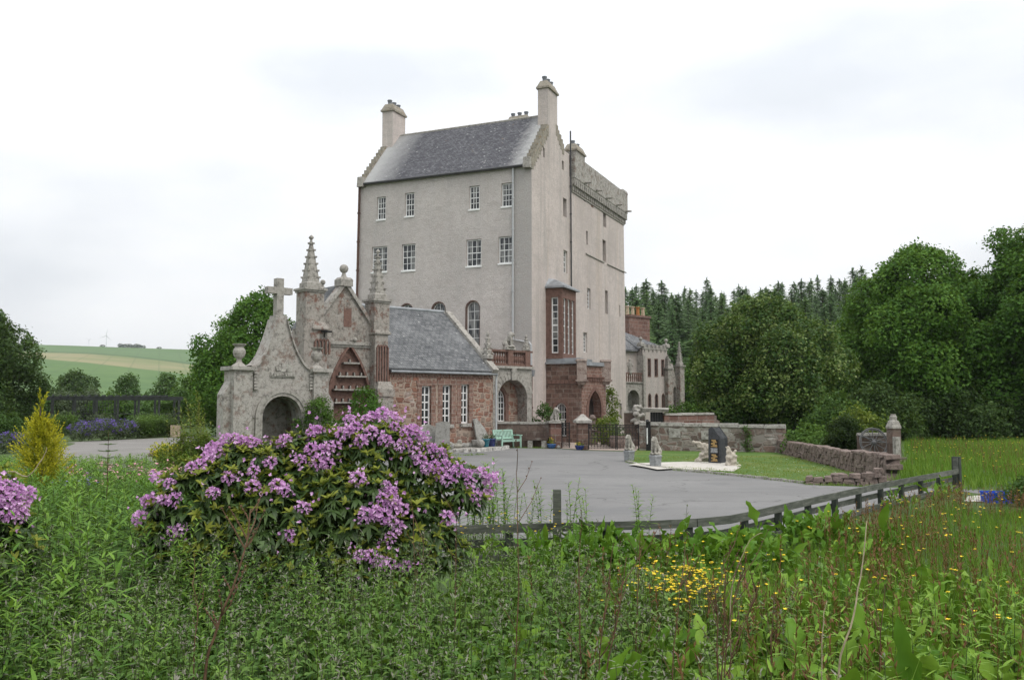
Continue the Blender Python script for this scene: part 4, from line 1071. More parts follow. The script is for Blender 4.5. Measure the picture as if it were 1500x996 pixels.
# ------------------------------------------------------------------ link arch with balustrade between chapel and tower
lnk = thing('link_arch', 'grey arched link with red balustrade between chapel and tower', 'arch', C.w(1.4, .3, 0), rotz=CA)
lx1 = C.hit(779, 560, .3)[0]; lf = .3
zl = C.hit(750, 537, lf)[1]; zrl = C.hit(750, 513, lf)[1]
ax0, ax1 = C.hit(729, 600, lf)[0], C.hit(772, 600, lf)[0]; az1 = C.hit(751, 556, lf)[1]
al = arch(ax0, ax1, 0, az1, 'round')
mb = MB(); mb.panel(C, 'y', lf, [(.05, 0), (lx1, 0), (lx1, zl - .1), (.05, zl - .1)], [al], .75, mi_r=2)
mb.add([C.w(lx1, lf, 0), C.w(lx1, lf + 4, 0), C.w(lx1, lf + 4, zl - .1), C.w(lx1, lf, zl - .1)], [(0, 1, 2, 3)])
mb.add([C.w(.05, lf, zl - .1), C.w(lx1, lf, zl - .1), C.w(lx1, lf + 4.2, zl - .1), C.w(.05, lf + 4.2, zl - .1)], [(0, 1, 2, 3)])
q0, q1 = C.hit(727, 600, lf + .75)[0], C.hit(740, 600, lf + .75)[0]; qz1, qz0 = C.hit(735, 571, lf + .75)[1], C.hit(735, 617, lf + .75)[1]
qa = arch(q0, q1, qz0, qz1, 'pointed')
mb.panel(C, 'y', lf + .75, [(.05, 0), (lx1, 0), (lx1, zl - .2), (.05, zl - .2)], [qa], .2, mi=1, mi_r=1)
lw = mb.build('wall', [M['stone'], M['rubble'], M['greyred']], lnk)
window(lw, C, 'y', lf + .75, q0, q1, qz0, qz1, 3, 5, 'pointed', rec=.1, ft=.045, bt=.035, sash=False, pane=M['glass2'])
mb = MB(); mb.ring(C, 'y', lf + .72, arch(q0 - .22, q1 + .22, qz0 - .1, qz1 + .25, 'pointed'), qa, .06); mb.build('window_moulding', M['redstone'], lw)
mb = MB(); cx = (ax0 + ax1) / 2; rr = (ax1 - ax0) / 2; zc_ = az1 - rr
for i in range(17):                                        # splayed voussoirs
    a = PI * (i + .5) / 17; L0, L1 = rr + .01, rr + .32 + .10 * (i % 2); da = PI / 17 * .44
    q = [(cx + r * math.cos(a + t), zc_ + r * math.sin(a + t)) for r, t in ((L0, -da), (L1, -da), (L1, da), (L0, da))]
    q = [(x, min(z, zl - .14)) for x, z in q]
    mb.slab([C.w(x, lf - .03, z) for x, z in q], C.w(0, .05, 0) - C.w(0, 0, 0))
mb.box(C, (cx - .13, cx + .13), (lf - .12, lf + .05), (az1 - .03, zl - .09), taper=-.03)
mb.build('voussoirs', M['stone'], lw)
mb = MB(); mb.box(C, (.02, lx1 + .06), (lf - .14, lf + .4), (zl - .1, zl + .02)); mb.build('ledge', M['coping'], lnk)
bal = MB(); bal.box(C, (.05, lx1 + .02), (lf - .06, lf + .24), (zrl - .10, zrl)); bal.box(C, (.05, lx1 + .02), (lf - .04, lf + .22), (zl + .02, zl + .12))
px_ = [C.hit(p, 520, lf)[0] for p in (717, 747, 772)]
for x in px_: bal.box(C, (x - .17, x + .17), (lf - .08, lf + .26), (zl + .02, zrl + .02))
bo = bal.build('balustrade', M['redstone'], lnk)
for a, b in ((px_[0] + .2, px_[1] - .18), (px_[1] + .2, px_[2] - .18)):
    n = 6
    for i in range(n):
        x = a + (b - a) * (i + .5) / n; h = zrl - .1 - zl - .12
        mb = MB(); mb.lathe(C.w(x, lf + .09, zl + .12), [(.07, 0), (.07, .08 * h), (.04, .14 * h), (.085, .40 * h), (.06, .6 * h), (.035, .78 * h), (.06, .88 * h), (.07, h)], 8); mb.build('baluster', M['redstone'], bo)
def crocket_finial(parent, c, f, h, w, name='finial'):
    mb = MB(); mb.lathe(c, [(w, 0), (w, .12 * h), (w * .7, .18 * h), (w * .8, .3 * h), (w * .55, .36 * h), (w * .6, .5 * h), (w * .35, .56 * h), (w * .4, .7 * h), (w * .2, .78 * h), (w * .35, .86 * h), (w * .3, .93 * h), (.02, h)], 8, f.a)
    for i in range(4):
        for k in range(4):
            a = f.a + PI / 4 + PI / 2 * k; r = w * (.85 - .17 * i); p = c + Vector((math.cos(a) * r, math.sin(a) * r, h * (.2 + .17 * i))); mb.ball(p, w * .2, n=8)
    return mb.build(name, M['stone'], parent)
crocket_finial(lnk, C.w(px_[0] - .05, lf + .08, zl + .35), C, C.hit(716, 484, lf)[1] - zl - .35, .28)
crocket_finial(lnk, C.w(px_[2], lf + .08, zrl + .02), C, C.hit(768, 491, lf)[1] - zrl, .22)

# ------------------------------------------------------------------ grey stone archway with the cross
AF = -2.4
ga = thing('stone_archway', 'weathered grey stone archway with swept gable carrying a stone cross', 'archway', C.w(-9, AF, 0), rotz=CA)
H = lambda px, py, ly=AF: C.hit(px, py, ly)
pl0, pl1 = H(340, 560)[0], H(367, 560)[0]; pr0, pr1 = H(457, 560)[0], H(477, 560)[0]
zcap = H(350, 539)[1]; ctr = H(412.5, 480)[0]; ztop = H(413, 471)[1]
o0, o1 = H(384, 600)[0], H(441.5, 600)[0]; oz = H(413, 580)[1]
curve = []
for i in range(13):
    t = i / 12.0; curve.append((pl1 + (ctr - .22 - pl1) * t, zcap - .02 + (ztop - zcap) * (t ** 2.1)))
out = [(pl1, 0), (pr0, 0)] + [(2 * ctr - x if False else pr0 - (x - pl1) * (pr0 - ctr - .22) / (ctr - .22 - pl1), z) for x, z in curve] + list(reversed(curve))
al = arch(o0, o1, 0, oz, 'round')
mb = MB(); mb.panel(C, 'y', AF, out, [al], .45, edge=.7); mb.panel(C, 'y', AF + .7, out, [al])
wallA = mb.build('wall', M['greystone'], ga)
mb = MB()                                                   # coping that follows the sweep
for side in (0, 1):
    pts = curve if side == 0 else [(pr0 - (x - pl1) * (pr0 - ctr - .22) / (ctr - .22 - pl1), z) for x, z in curve]
    for i in range(len(pts) - 1):
        (xa, za), (xb_, zb_) = pts[i], pts[i + 1]
        mb.add([C.w(xa, AF - .09, za), C.w(xb_, AF - .09, zb_), C.w(xb_, AF + .78, zb_), C.w(xa, AF + .78, za), C.w(xa, AF - .09, za + .13), C.w(xb_, AF - .09, zb_ + .13), C.w(xb_, AF + .78, zb_ + .13), C.w(xa, AF + .78, za + .13)],
               [(0, 1, 5, 4), (3, 7, 6, 2), (4, 5, 6, 7), (0, 3, 2, 1)])
mb.build('coping', M['greystone'], wallA)
for a, b, left in ((pl0, pl1, True), (pr0, pr1 + .04, False)):
    mb = MB(); mb.box(C, (a, b), (AF - .18, AF + .75), (0, zcap - .08))
    if left:
        mb.box(C, (a - .28, a + .02), (AF + .1, AF + .7), (0, zcap - 1.0)); mb.add([C.w(a - .28, AF + .1, zcap - 1), C.w(a, AF + .1, zcap - 1), C.w(a, AF + .1, zcap - .5), C.w(a - .28, AF + .7, zcap - 1), C.w(a, AF + .7, zcap - 1), C.w(a, AF + .7, zcap - .5)], [(0, 1, 2), (3, 5, 4), (0, 2, 5, 3)])
    else:
        mb.box(C, (b - .02, b + .28), (AF - .1, AF + .6), (0, zcap - 1.3)); mb.add([C.w(b + .28, AF - .1, zcap - 1.3), C.w(b, AF - .1, zcap - 1.3), C.w(b, AF - .1, zcap - .85), C.w(b + .28, AF + .6, zcap - 1.3), C.w(b, AF + .6, zcap - 1.3), C.w(b, AF + .6, zcap - .85)], [(0, 2, 1), (3, 4, 5), (0, 3, 5, 2)])
    p = mb.build('pier', M['greystone'], ga)
    mb = MB(); mb.box(C, (a - .12, b + .12), (AF - .3, AF + .85), (zcap - .082, zcap + .06), jit=.01); mb.build('cap', M['coping'], p)
    xm = (a + b) / 2
    mb = MB(); c = C.w(xm, AF + .25, zcap + .058)
    mb.lathe(c, [(.30, 0), (.26, .05), (.12, .16), (.09, .27), (.10, .30), (.20, .40), (.24, .52), (.235, .62), (.18, .72), (.16, .76), (.25, .84), (.26, .88), (.02, .88)], 16)
    mb.build('urn', M['stone'], p, smooth=False)
mb = MB()
for r0, r1, d in ((0, .12, -.05), (.125, .30, -.09)):
    w = (o1 - o0) / 2
    mb.ring(C, 'y', AF + d, arch(o0 - r1, o1 + r1, 0, oz + r1, 'round'), arch(o0 - r0, o1 + r0, 0, oz + r0, 'round'), -d + .02)
mb.build('arch_ring', M['stone'], wallA)
mb = MB(); a, z1_ = H(395.5, 544); b, z0_ = H(431.5, 553)
mb.box(C, (a, b), (AF - .05, AF + .02), (z0_, z1_), jit=.01)
for i in range(9):
    x = a + (b - a) * (i + .5) / 9; mb.box(C, (x - .05, x + .05), (AF - .085, AF - .045), (z0_ + .05, z1_ - .05 + random.uniform(-.05, .02)), jit=.015)
x0_, z3 = H(404, 531); x1_, _ = H(428, 531)
for i in range(6):
    x = x0_ + (x1_ - x0_) * (i + .5) / 6; mb.box(C, (x - .07, x + .07), (AF - .075, AF + .02), (z1_ + .02, z3 - .12 * abs(i - 2.5) / 2.5), jit=.03)
mb.build('carved_panel', M['coping'], wallA)
for px in (374, 455.5):
    mb = MB(); xa = H(px, 560)[0]
    for i in range(6): z = H(px, 546 + i * 4.6)[1]; mb.box(C, (xa - .09, xa + .09), (AF - .10, AF + .02), (z - .045, z + .045), taper=.02)
    mb.build('notched_strip', M['stone'], wallA)
mb = MB(); zb = H(413, 470)[1]; mb.box(C, (ctr - .26, ctr + .26), (AF + .02, AF + .6), (ztop - .1, zb + .22), taper=.02); mb.build('pedestal', M['greystone'], wallA)
cz0, cz1 = zb + .2, H(413, 407)[1]
mb = MB(); mb.box(C, (ctr - .145, ctr + .145), (AF + .15, AF + .47), (cz0, cz1)); ar = H(413, 425)[1]
mb.box(C, (ctr - .53, ctr - .146), (AF + .16, AF + .46), (ar - .13, ar + .13)); mb.box(C, (ctr + .146, ctr + .53), (AF + .16, AF + .46), (ar - .13, ar + .13))
mb.build('cross', M['stone'], ga)
# vaulted niche behind the arch
mb = MB(); n = 10
vz = [(o1 + .1, 0)]; cxx = (o0 + o1) / 2; rr = (o1 - o0) / 2 + .1
prof = [(cxx + rr, 0)] + [(cxx + rr * math.cos(PI * i / 16), oz - rr + .1 + rr * math.sin(PI * i / 16)) for i in range(17)] + [(cxx - rr, 0)]
for i in range(len(prof) - 1):
    (xa, za), (xb_, zb_) = prof[i], prof[i + 1]; mb.add([C.w(xa, AF + .701, za), C.w(xb_, AF + .701, zb_), C.w(xb_, AF + 1.5, zb_), C.w(xa, AF + 1.5, za)], [(0, 1, 2, 3)])
mb.add([C.w(x, AF + 1.5, z) for x, z in prof], [tuple(range(len(prof)))])
mb.add([C.w(x, AF + 1.62, z + .12) for x, z in prof], [tuple(range(len(prof)))])
mb.box(C, (cxx - .75, cxx - .55), (AF + 1.2, AF + 1.499), (0, oz - .75)); mb.box(C, (cxx - rr, cxx - .55), (AF + 1.2, AF + 1.499), (oz - .749, oz - .65))
mb.build('niche', M['greyred'], wallA)

# ------------------------------------------------------------------ far wing beyond the tower
FF = Fr(*at(942, 600, 76).xy, math.radians(40))
far = thing('far_wing', 'distant pale battlemented wing with narrow red windows beyond the tower', 'house', FF.o, rotz=FF.a)
F = lambda px, py, ly=0.0: FF.hit(px, py, ly)
fx1 = F(977.5, 550)[0]; fz1 = F(960, 510)[1]
ops = []
for a, b, c, d, k in [(949.6, 952.8, 526, 551, 'flat'), (959.5, 963, 526.5, 551, 'flat'), (969.3, 972.3, 527.5, 550, 'flat'), (949.6, 952.8, 577, 596, 'pointed'), (959.5, 963, 577, 597, 'pointed'), (969.5, 972.3, 577, 597, 'pointed')]:
    ops.append((F(a, 550)[0], F(b, 550)[0], F((a + b) / 2, d)[1], F((a + b) / 2, c)[1], k))
mb = MB(); mb.panel(FF, 'y', 0, [(0, 0), (fx1, 0), (fx1, fz1), (0, fz1)], [arch(*o) for o in ops], .15)
rp = F(917, 484, 3.6)
mb.box(FF, (.0, fx1), (.16, 6.5), (0, fz1 - .05)); mb.box(FF, (-9, -.0), (.6, 6.5), (0, fz1 - .3))
mb.build('wall', M['harl2'], far)
for o in ops: MB().ring(FF, 'y', -.02, arch(o[0] - .07, o[1] + .07, o[2] - .07, o[3] + .07, o[4]), arch(*o), .06).build('window_surround', M['redstone'], far)
for o in ops: window(far, FF, 'y', 0, *o[:4], 1, 3, o[4], rec=.08, ft=.02, bt=.02, mat=M['redstone'], pane=M['glass2'], sash=False)
mb = MB(); n = 6
for i in range(n): x = fx1 * (i + .5) / n; mb.box(FF, (x - .13, x + .13), (-.05, .25), (fz1 - .05, fz1 + .28), jit=.01); mb.box(FF, (x - .05, x + .05), (-.10, -.0), (fz1 - .32, fz1 - .12))
mb.box(FF, (-.05, fx1 + .05), (-.06, .3), (fz1 - .12, fz1 + .0)); mb.build('battlement', M['stone'], far)
for x in (-.1, fx1): ball_finial(far, FF.w(x, .1, fz1 + .1), FF, .8)
mb = MB(); zrf = F(921, 483.5, 3.4)[1]
mb.slab([FF.w(-9, .3, fz1 - .35), FF.w(-.2, .3, fz1 - .35), FF.w(-.2, 3.4, zrf), FF.w(-9, 3.4, zrf)], (0, 0, .12)); mb.slab([FF.w(-9, 3.4, zrf), FF.w(fx1, 3.4, zrf - .9), FF.w(fx1, 6.5, fz1 - .3), FF.w(-9, 6.5, fz1 - .3)], (0, 0, .12))
mb.slab([FF.w(-.2, .3, fz1 - .3), FF.w(fx1 + .1, .3, fz1), FF.w(fx1 - .3, 3.4, zrf - .8), FF.w(-.2, 3.4, zrf)], (0, 0, .14))
mb.build('roof', M['slate2'], far)
FC = Fr(*at(922.7, 600, 80).xy, math.radians(40)); c1 = FC.hit(951.8, 480)[0]; cz1 = FC.hit(935, 465)[1]
mb = MB(); mb.box(FC, (0, c1), (0, 1.3), (3, cz1)); mb.box(FC, (-.1, c1 + .1), (-.1, 1.4), (cz1, cz1 + .2)); chf = mb.build('chimney', M['brickwall'], far)
for i in range(4):
    x = c1 * (.12 + .25 * i); mb = MB(); mb.lathe(FC.w(x, .5, cz1 + .18), [(.22, 0), (.17, .1), (.15, .7), (.21, .75), (.21, .85), (.1, .85)], 10); mb.build('chimney_pot', M['potbuff'] if i != 2 else plain('orange chimney pot', (.35, .15, .05), .8), chf)
# small arch with balcony at its left end
mb = MB(); F2 = Fr(*at(914, 600, 70).xy, math.radians(40)); G = lambda px, py: F2.hit(px, py)
a0, a1, az = G(919.5, 580)[0], G(936.5, 580)[0], G(928, 571)[1]; zl2 = G(928, 561)[1]; x2 = G(941, 560)[0]
mb.panel(F2, 'y', 0, [(0, 0), (x2, 0), (x2, zl2), (0, zl2)], [arch(a0, a1, 0, az, 'round')], .8); mb.box(F2, (0, x2), (1.0, 1.2), (0, zl2)); mb.box(F2, (0, x2), (-.1, 1.2), (zl2, zl2 + .1))
mb.box(F2, (x2 - .02, x2 + .22), (-.15, .5), (0, G(938, 520)[1]))
aw = mb.build('balcony_arch', M['stone'], far)
mb = MB(); z5 = G(928, 546)[1]; mb.box(F2, (0, x2), (-.04, .12), (z5 - .1, z5))
for i in range(9): mb.lathe(F2.w(x2 * (i + .5) / 9, .04, zl2 + .1), [(.06, 0), (.04, .1), (.07, .35), (.04, .6), (.06, z5 - zl2 - .2)], 6)
mb.build('balustrade', M['redstone'], aw)
# folly at its right end
F3 = Fr(*at(978, 600, 78).xy, math.radians(40)); G3 = lambda px, py: F3.hit(px, py); fx3 = G3(992, 580)[0]
mb = MB(); mb.panel(F3, 'y', 0, [(0, 0), (fx3, 0), (fx3, G3(990, 562)[1]), (fx3 * .55, G3(985, 532)[1]), (0, G3(980, 548)[1])], [arch(G3(986.5, 580)[0], G3(991, 580)[0], 0, G3(988.5, 566)[1], 'pointed')], .3, edge=.5); mb.box(F3, (0, fx3), (.5, .6), (0, 3)); fw_ = mb.build('folly_wall', M['greyred'], far)
pinnacle(fw_, F3, -.05, -.1, 0, G3(979, 540)[1], G3(980, 520)[1], .28, M['greyred'], M['stone'])
ball_finial(fw_, F3.w(.35, .1, G3(984, 540)[1]), F3, .9)
pinnacle(fw_, F3, fx3 + .25, -.1, 0, G3(993, 536)[1], G3(991, 500)[1], .30, M['greyred'], M['stone'])
mb = MB(); mb.box(F3, (fx3 - .05, fx3 + .6), (-.5, .2), (0, G3(995, 590)[1]), taper=.05); mb.build('buttress', M['greyred'], fw_)

# ------------------------------------------------------------------ walls of the court
random.seed(11)
def coursed_wall(name, label, p0, p1, z0, z1, th, mat_, cap=None, capover=.05, capz=.11, tops=None, group=None):
    f, L_ = wall_fr(Vector(p0), Vector(p1))
    t = thing(name, label, 'wall', p0, rotz=f.a, group=group)
    mb = MB(); n = max(6, int(L_ / .5))
    mb.box(f, (0, L_), (0, th), (-.05, z1)) if z1 == z0 else mb.slab([f.w(0, 0, -.05), f.w(L_, 0, -.05), f.w(L_, 0, z1), f.w(0, 0, z0)], f.w(0, th, 0) - f.w(0, 0, 0))
    w = mb.build('masonry', mat_, t)
    if cap:
        mb = MB(); x = 0
        while x < L_ - .05:
            d = min(random.uniform(.55, 1.15), L_ - x); d = L_ - x if L_ - x - d < .3 else d
            za = z0 + (z1 - z0) * (x + d / 2) / L_; mb.box(f, (x + .008, x + d - .008), (-capover, th + capover), (za, za + capz + random.uniform(-.015, .02)), taper=.015, jit=.012); x += d
        mb.build('coping', cap, t)
    return t, f, L_
w1, fw1, lw1 = coursed_wall('court_wall', 'dark red court wall behind the mint green bench', at(722, 640, 45.6).xy.to_3d(), at(806, 640, 45.2).xy.to_3d(), 1.2, 1.2, .4, M['darkwall'], M['coping'])
# stone bench built against it
sb = thing('stone_bench', 'dark stone seat on two blocks between the bench and gate pier', 'bench', fw1.w(2.0, -.3, 0), rotz=fw1.a)
a, b = fw1.hit(770, 650, -.3)[0], fw1.hit(803, 650, -.3)[0]
MB().box(fw1, (a, b), (-.45, -.03), (.38, .50), jit=.01).build('seat', M['darkwall'], sb)
for x in (a + .12, b - .32): MB().box(fw1, (x, x + .24), (-.42, -.05), (0, .379), jit=.01).build('leg', M['coping'], sb)
def pier(name, label, px0, px1, pyb, ztop, mat_, cap):
    Y = gr((px0 + px1) / 2, pyb).y; p = at((px0 + px1) / 2, 600, Y); w = (px1 - px0) / FPX * Y / 2; p.z = 0
    f = Fr(p.x, p.y, math.radians(8)); t = thing(name, label, 'gate pier', p, rotz=f.a)
    MB().box(f, (-w, w), (-w, w), (0, ztop)).build('shaft', mat_, t)
    mb = MB()
    if cap == 'flat': mb.box(f, (-w - .12, w + .12), (-w - .12, w + .12), (ztop, ztop + .13), jit=.02)
    else:
        c = f.w(0, 0, ztop); mb.lathe(c, [(w + .14, 0), (w + .14, .12), (w + .02, .20), (.05, .42)], rot=f.a, sq=True)
    mb.build('capstone', M['coping'], t); return t, f, w
g1p, fg1, wg1 = pier('gate_pier', 'flat topped red gate pier carrying a seated stone beast', 805, 821.5, 656, 1.24, M['brickwall'], 'flat')
g2p, fg2, wg2 = pier('gate_pier', 'red gate pier with pale gabled capstone between the iron gates', 845.5, 860.5, 658.5, 1.30, M['redashlar'], 'gab')
w2, fw2, lw2 = coursed_wall('court_wall', 'mixed grey and red wall with pale coping behind the black monument', gr(937, 661), gr(1152, 664.5), 1.22, 1.12, .45, M['wallstone'], M['coping'], capz=.15)
mb = MB(); x, z = fw2.hit(1034, 637); mb.box(fw2, (x - .20, x + .20), (-.06, .02), (z - .20, z + .20), jit=.01); mb.box(fw2, (x - .07, x + .07), (-.064, -.055), (z - .06, z + .08), 1); mb.build('carved_block', [M['coping'], M['interior']], w2)
mb = MB(); x, z = fw2.hit(990, 635); mb.box(fw2, (x - .3, x + .22), (-.04, .02), (z - .2, z + .24), jit=.03); mb.build('carved_block', M['coping'], w2)
w3, fw3, lw3 = coursed_wall('upper_wall', 'red block wall with crumbling right end beyond the court wall', at(973, 600, 47).xy.to_3d(), at(1046, 600, 48.5).xy.to_3d(), 1.62, 1.62, .4, M['brickwall'], M['coping'])
mb = MB(); 
for i in range(6): mb.box(fw3, (lw3 + i * .16, lw3 + .2 + i * .16), (0, .4), (0, 1.6 - .2 * i - random.uniform(0, .1)), jit=.04)
mb.build('broken_end', M['drystone'], w3)
w4, fw4, lw4 = coursed_wall('ruined_wall', 'ruined stone wall with slab lintel left of the black gate', at(914, 600, 47).xy.to_3d(), at(944, 600, 46.8).xy.to_3d(), 1.75, 1.75, .45, M['darkwall'], M['stone'])
pr_ = [('e', tuple(Vector((lw4 - .25 + random.uniform(-.28, .28), -.2 + random.uniform(-.1, .1), .75 + .16 * i))), (random.uniform(.16, .30), .2, random.uniform(.1, .17)), Matrix.Rotation(random.uniform(-.5, .5), 4, 'Y')) for i in range(9)]
blob('carved_boulders', pr_, M['stone'], w4, .045, rough=.12)
mb = MB(); mb.box(fw4, (lw4 - .6, lw4 + 1.25), (-.1, .6), (1.80, 1.98), jit=.05); mb.build('lintel', M['stone'], w4)
bg = thing('board_gate', 'solid black boarded gate in the ruined wall', 'gate', at(962, 600, 46.9).xy.to_3d())
fb = Fr(*at(952.5, 600, 46.9).xy, 0); xb_ = fb.hit(971, 610)[0]
mb = MB()
for i in range(5): mb.box(fb, (xb_ * i / 5 + .005, xb_ * (i + 1) / 5 - .005), (0, .05), (.02, 1.78)); 
mb.build('boards', M['black'], bg)
# rough dry stone dyke that runs back along the lawn
def dyke(name, label, line, hs, th=.42, rows=None):
    """individual rough stones packed in courses"""
    t = thing(name, label, 'wall', line[0]); mb = MB()
    for i in range(len(line) - 1):
        a, b = line[i], line[i + 1]; d = b - a; L_ = d.length; f = Fr(a.x, a.y, math.atan2(d.y, d.x)); z = -.03
        h = hs[i]; hn = hs[i + 1]; k = 0
        while z < max(h, hn) - .04:
            rh = random.uniform(.10, .17); x = -random.uniform(0, .2) if i else 0.0
            while x < L_:
                w = random.uniform(.16, .42); hh = h + (hn - h) * min(1, max(0, x / L_))
                if z < hh - .03:
                    dz = random.uniform(-.03, .03); o = random.uniform(-.035, .03)
                    mb.box(f, (x + .008, x + w - .008), (o, th + random.uniform(-.03, .03)), (z + .006, min(z + rh + random.uniform(-.01, .035), hh + .06)), jit=.022, taper=.012)
                x += w
            z += rh
    mb.build('stones', M['drystone'], t, bevel=.012)
    mb = MB()
    for i in range(len(line) - 1):
        a, b = line[i], line[i + 1]; f, L_ = wall_fr(a, b); h = min(hs[i], hs[i + 1]); mb.box(f, (.02, L_), (.04, th - .04), (-.05, h - .05))
    mb.build('core', M['interior'], t); return t
P0, P1 = gr(1135, 663.5), gr(1297, 707)
dyke('dry_stone_wall', 'low dry stone wall running along the lawn towards the cart wheel', [P0.lerp(P1, k / 4) for k in range(5)], [.55, .58, .62, .68, .73])
Q0, Q1 = gr(1180, 709.5), gr(1292, 712.5)
dyke('low_stone_stub', 'knee high stub of rough red stones at the edge of the drive', [Q0, Q0.lerp(Q1, .45), Q0.lerp(Q1, .8), Q1], [.20, .26, .30, .52], .40)
# pillar by the wheel
Y = gr(1308, 681).y; pp = at(1308, 600, Y); pp.z = 0; fp = Fr(pp.x, pp.y, math.radians(12)); pw = 6.9 / FPX * Y
zpl = CZ + (592 - 627) / FPX * Y; zb_ = CZ + (592 - 669) / FPX * Y
pl = thing('stone_pillar', 'dark stone pillar with stepped finial beside the cart wheel', 'pillar', pp, rotz=fp.a)
MB().box(fp, (-pw, pw), (-pw, pw), (0, zpl)).build('shaft', M['darkwall'], pl)
mb = MB(); mb.lathe(fp.w(0, 0, zpl), [(pw * 1.1, 0), (pw * 1.1, .06), (pw * .75, .26), (pw * .5, .3), (pw * .55, .42), (pw * .38, .46), (pw * .38, .52)], rot=fp.a, sq=True); mb.build('finial', M['stone'], pl)
mb = MB(); mb.box(fp, (-pw * 1.0, pw * .1), (-pw - .18, -pw + .02), (zb_, zb_ + .75)); mb.build('side_post', M['coping'], pl)
mb = MB(); mb.lathe(fp.w(0, 0, 0), [(pw * 2.4, 0), (pw * 2.4, zb_ - .05), (pw * 2.5, zb_)], 14); mb.build('round_base', M['drystone'], pl)
wh = thing('cart_wheel', 'large grey iron spoked wheel leaning behind the dark round bush', 'wheel', at(1281, 600, 33.0).xy.to_3d())
cw_ = at(1280, 648, 33.0); R0 = .52; M['wheeliron'] = plain('grey rusted iron', (.11, .11, .11), .7, var=.3)
mb = MB(); tl = [cw_ + Vector((math.cos(2 * PI * i / 32) * R0, math.sin(2 * PI * i / 32) * R0 * .25, math.sin(2 * PI * i / 32) * R0)) for i in range(33)]; mb.tube(tl, .028, 6, cap=False); mb.tube([cw_ + (p - cw_) * .9 for p in tl], .018, 6, cap=False); mb.build('rim', M['wheeliron'], wh)
mb = MB()
for i in range(12): mb.tube([cw_, cw_ + (tl[int(i * 32 / 12)] - cw_) * .95], .016, 5)
mb.build('spokes', M['wheeliron'], wh)
mb = MB(); mb.ball(cw_, .09); mb.tube([cw_ + Vector((-.5, .2, .25)), cw_ + Vector((.45, .1, .0))], .03, 6); mb.build('hub', M['wheeliron'], wh)
coursed_wall('back_wall', 'short old red wall behind the cart wheel', at(1256, 600, 33.4).xy.to_3d(), at(1300, 600, 33.2).xy.to_3d(), 1.05, 1.0, .3, M['darkwall'], M['coping'])

# ------------------------------------------------------------------ wrought iron gates
def iron_gate(name, label, a, b, z0, z1, nb, scroll=True):
    f, L_ = wall_fr(a, b); t = thing(name, label, 'gate', a, rotz=f.a)
    mb = MB()
    for z in (z0 + .05, z0 + (z1 - z0) * .45, z1 - .12, z1): mb.box(f, (0, L_), (-.014, .014), (z - .014, z + .014))
    for x in (0.012, L_ - .012): mb.box(f, (x - .022, x + .022), (-.022, .022), (z0, z1 + .05))
    mb.build('frame', M['iron'], t)
    mb = MB()
    for i in range(1, nb):
        x = L_ * i / nb; mb.box(f, (x - .008, x + .008), (-.008, .008), (z0 + .03, z1 + .02))
    mb.build('bars', M['iron'], t)
    if scroll:
        mb = MB()
        for i in range(nb):
            for zc2, r in ((z0 + .18, .075), (z1 - .06, .05), (z0 + (z1 - z0) * .62, .07), (z0 + (z1 - z0) * .82, .06)):
                x = L_ * (i + .5) / nb; c = f.w(x, 0, zc2); mb.tube([c + (f.w(math.cos(k) * r, 0, 0) - f.w(0, 0, 0)) + Vector((0, 0, math.sin(k) * r)) for k in [2 * PI * q / 9 for q in range(10)]], .008, 4, cap=False)
        mb.build('scrollwork', M['iron'], t)
    return t
ga_, gb_ = gr(862, 659.5), gr(936, 660.5); gm = ga_.lerp(gb_, .56)
iron_gate('iron_gate', 'left leaf of the wide black wrought iron gates, hung from the gabled pier', ga_, gm - (gb_ - ga_).normalized() * .02, .06, 1.22, 9)
iron_gate('iron_gate', 'right leaf of the wide black wrought iron gates, nearest the black post', gm + (gb_ - ga_).normalized() * .02, gb_, .06, 1.22, 7)
iron_gate('iron_wicket', 'narrow black wrought iron wicket gate standing ajar between two piers', gr(823, 657), gr(834.5, 657.2), .05, 1.27, 5)

# ------------------------------------------------------------------ timber fence along the drive
fn = thing('timber_fence', 'low weathered board fence curving round the edge of the drive', 'fence', fence_pts[3])
FL = fence_line; cum = [0]
for i in range(1, len(FL)): cum.append(cum[-1] + (FL[i] - FL[i - 1]).length)
def fpt(s):
    s = min(max(s, 0), cum[-1] - 1e-4)
    for i in range(1, len(cum)):
        if s <= cum[i]: return FL[i - 1].lerp(FL[i], (s - cum[i - 1]) / (cum[i] - cum[i - 1])), (FL[i] - FL[i - 1]).normalized()
def frame_at(s):
    p, d = fpt(s); return Fr(p.x, p.y, math.atan2(d.y, d.x))
sp = 1.32; nps = int(cum[-1] / sp)
for i in range(nps):
    s = cum[-1] - i * sp - .1
    f = frame_at(s)
    MB().box(f, (-.05, .05), (-.04, .05), (-.05, .53)).build('post', M['boarddark'], fn)
zz_ = lambda s: .0
bl = 2 * sp
k = 0; s = cum[-1]
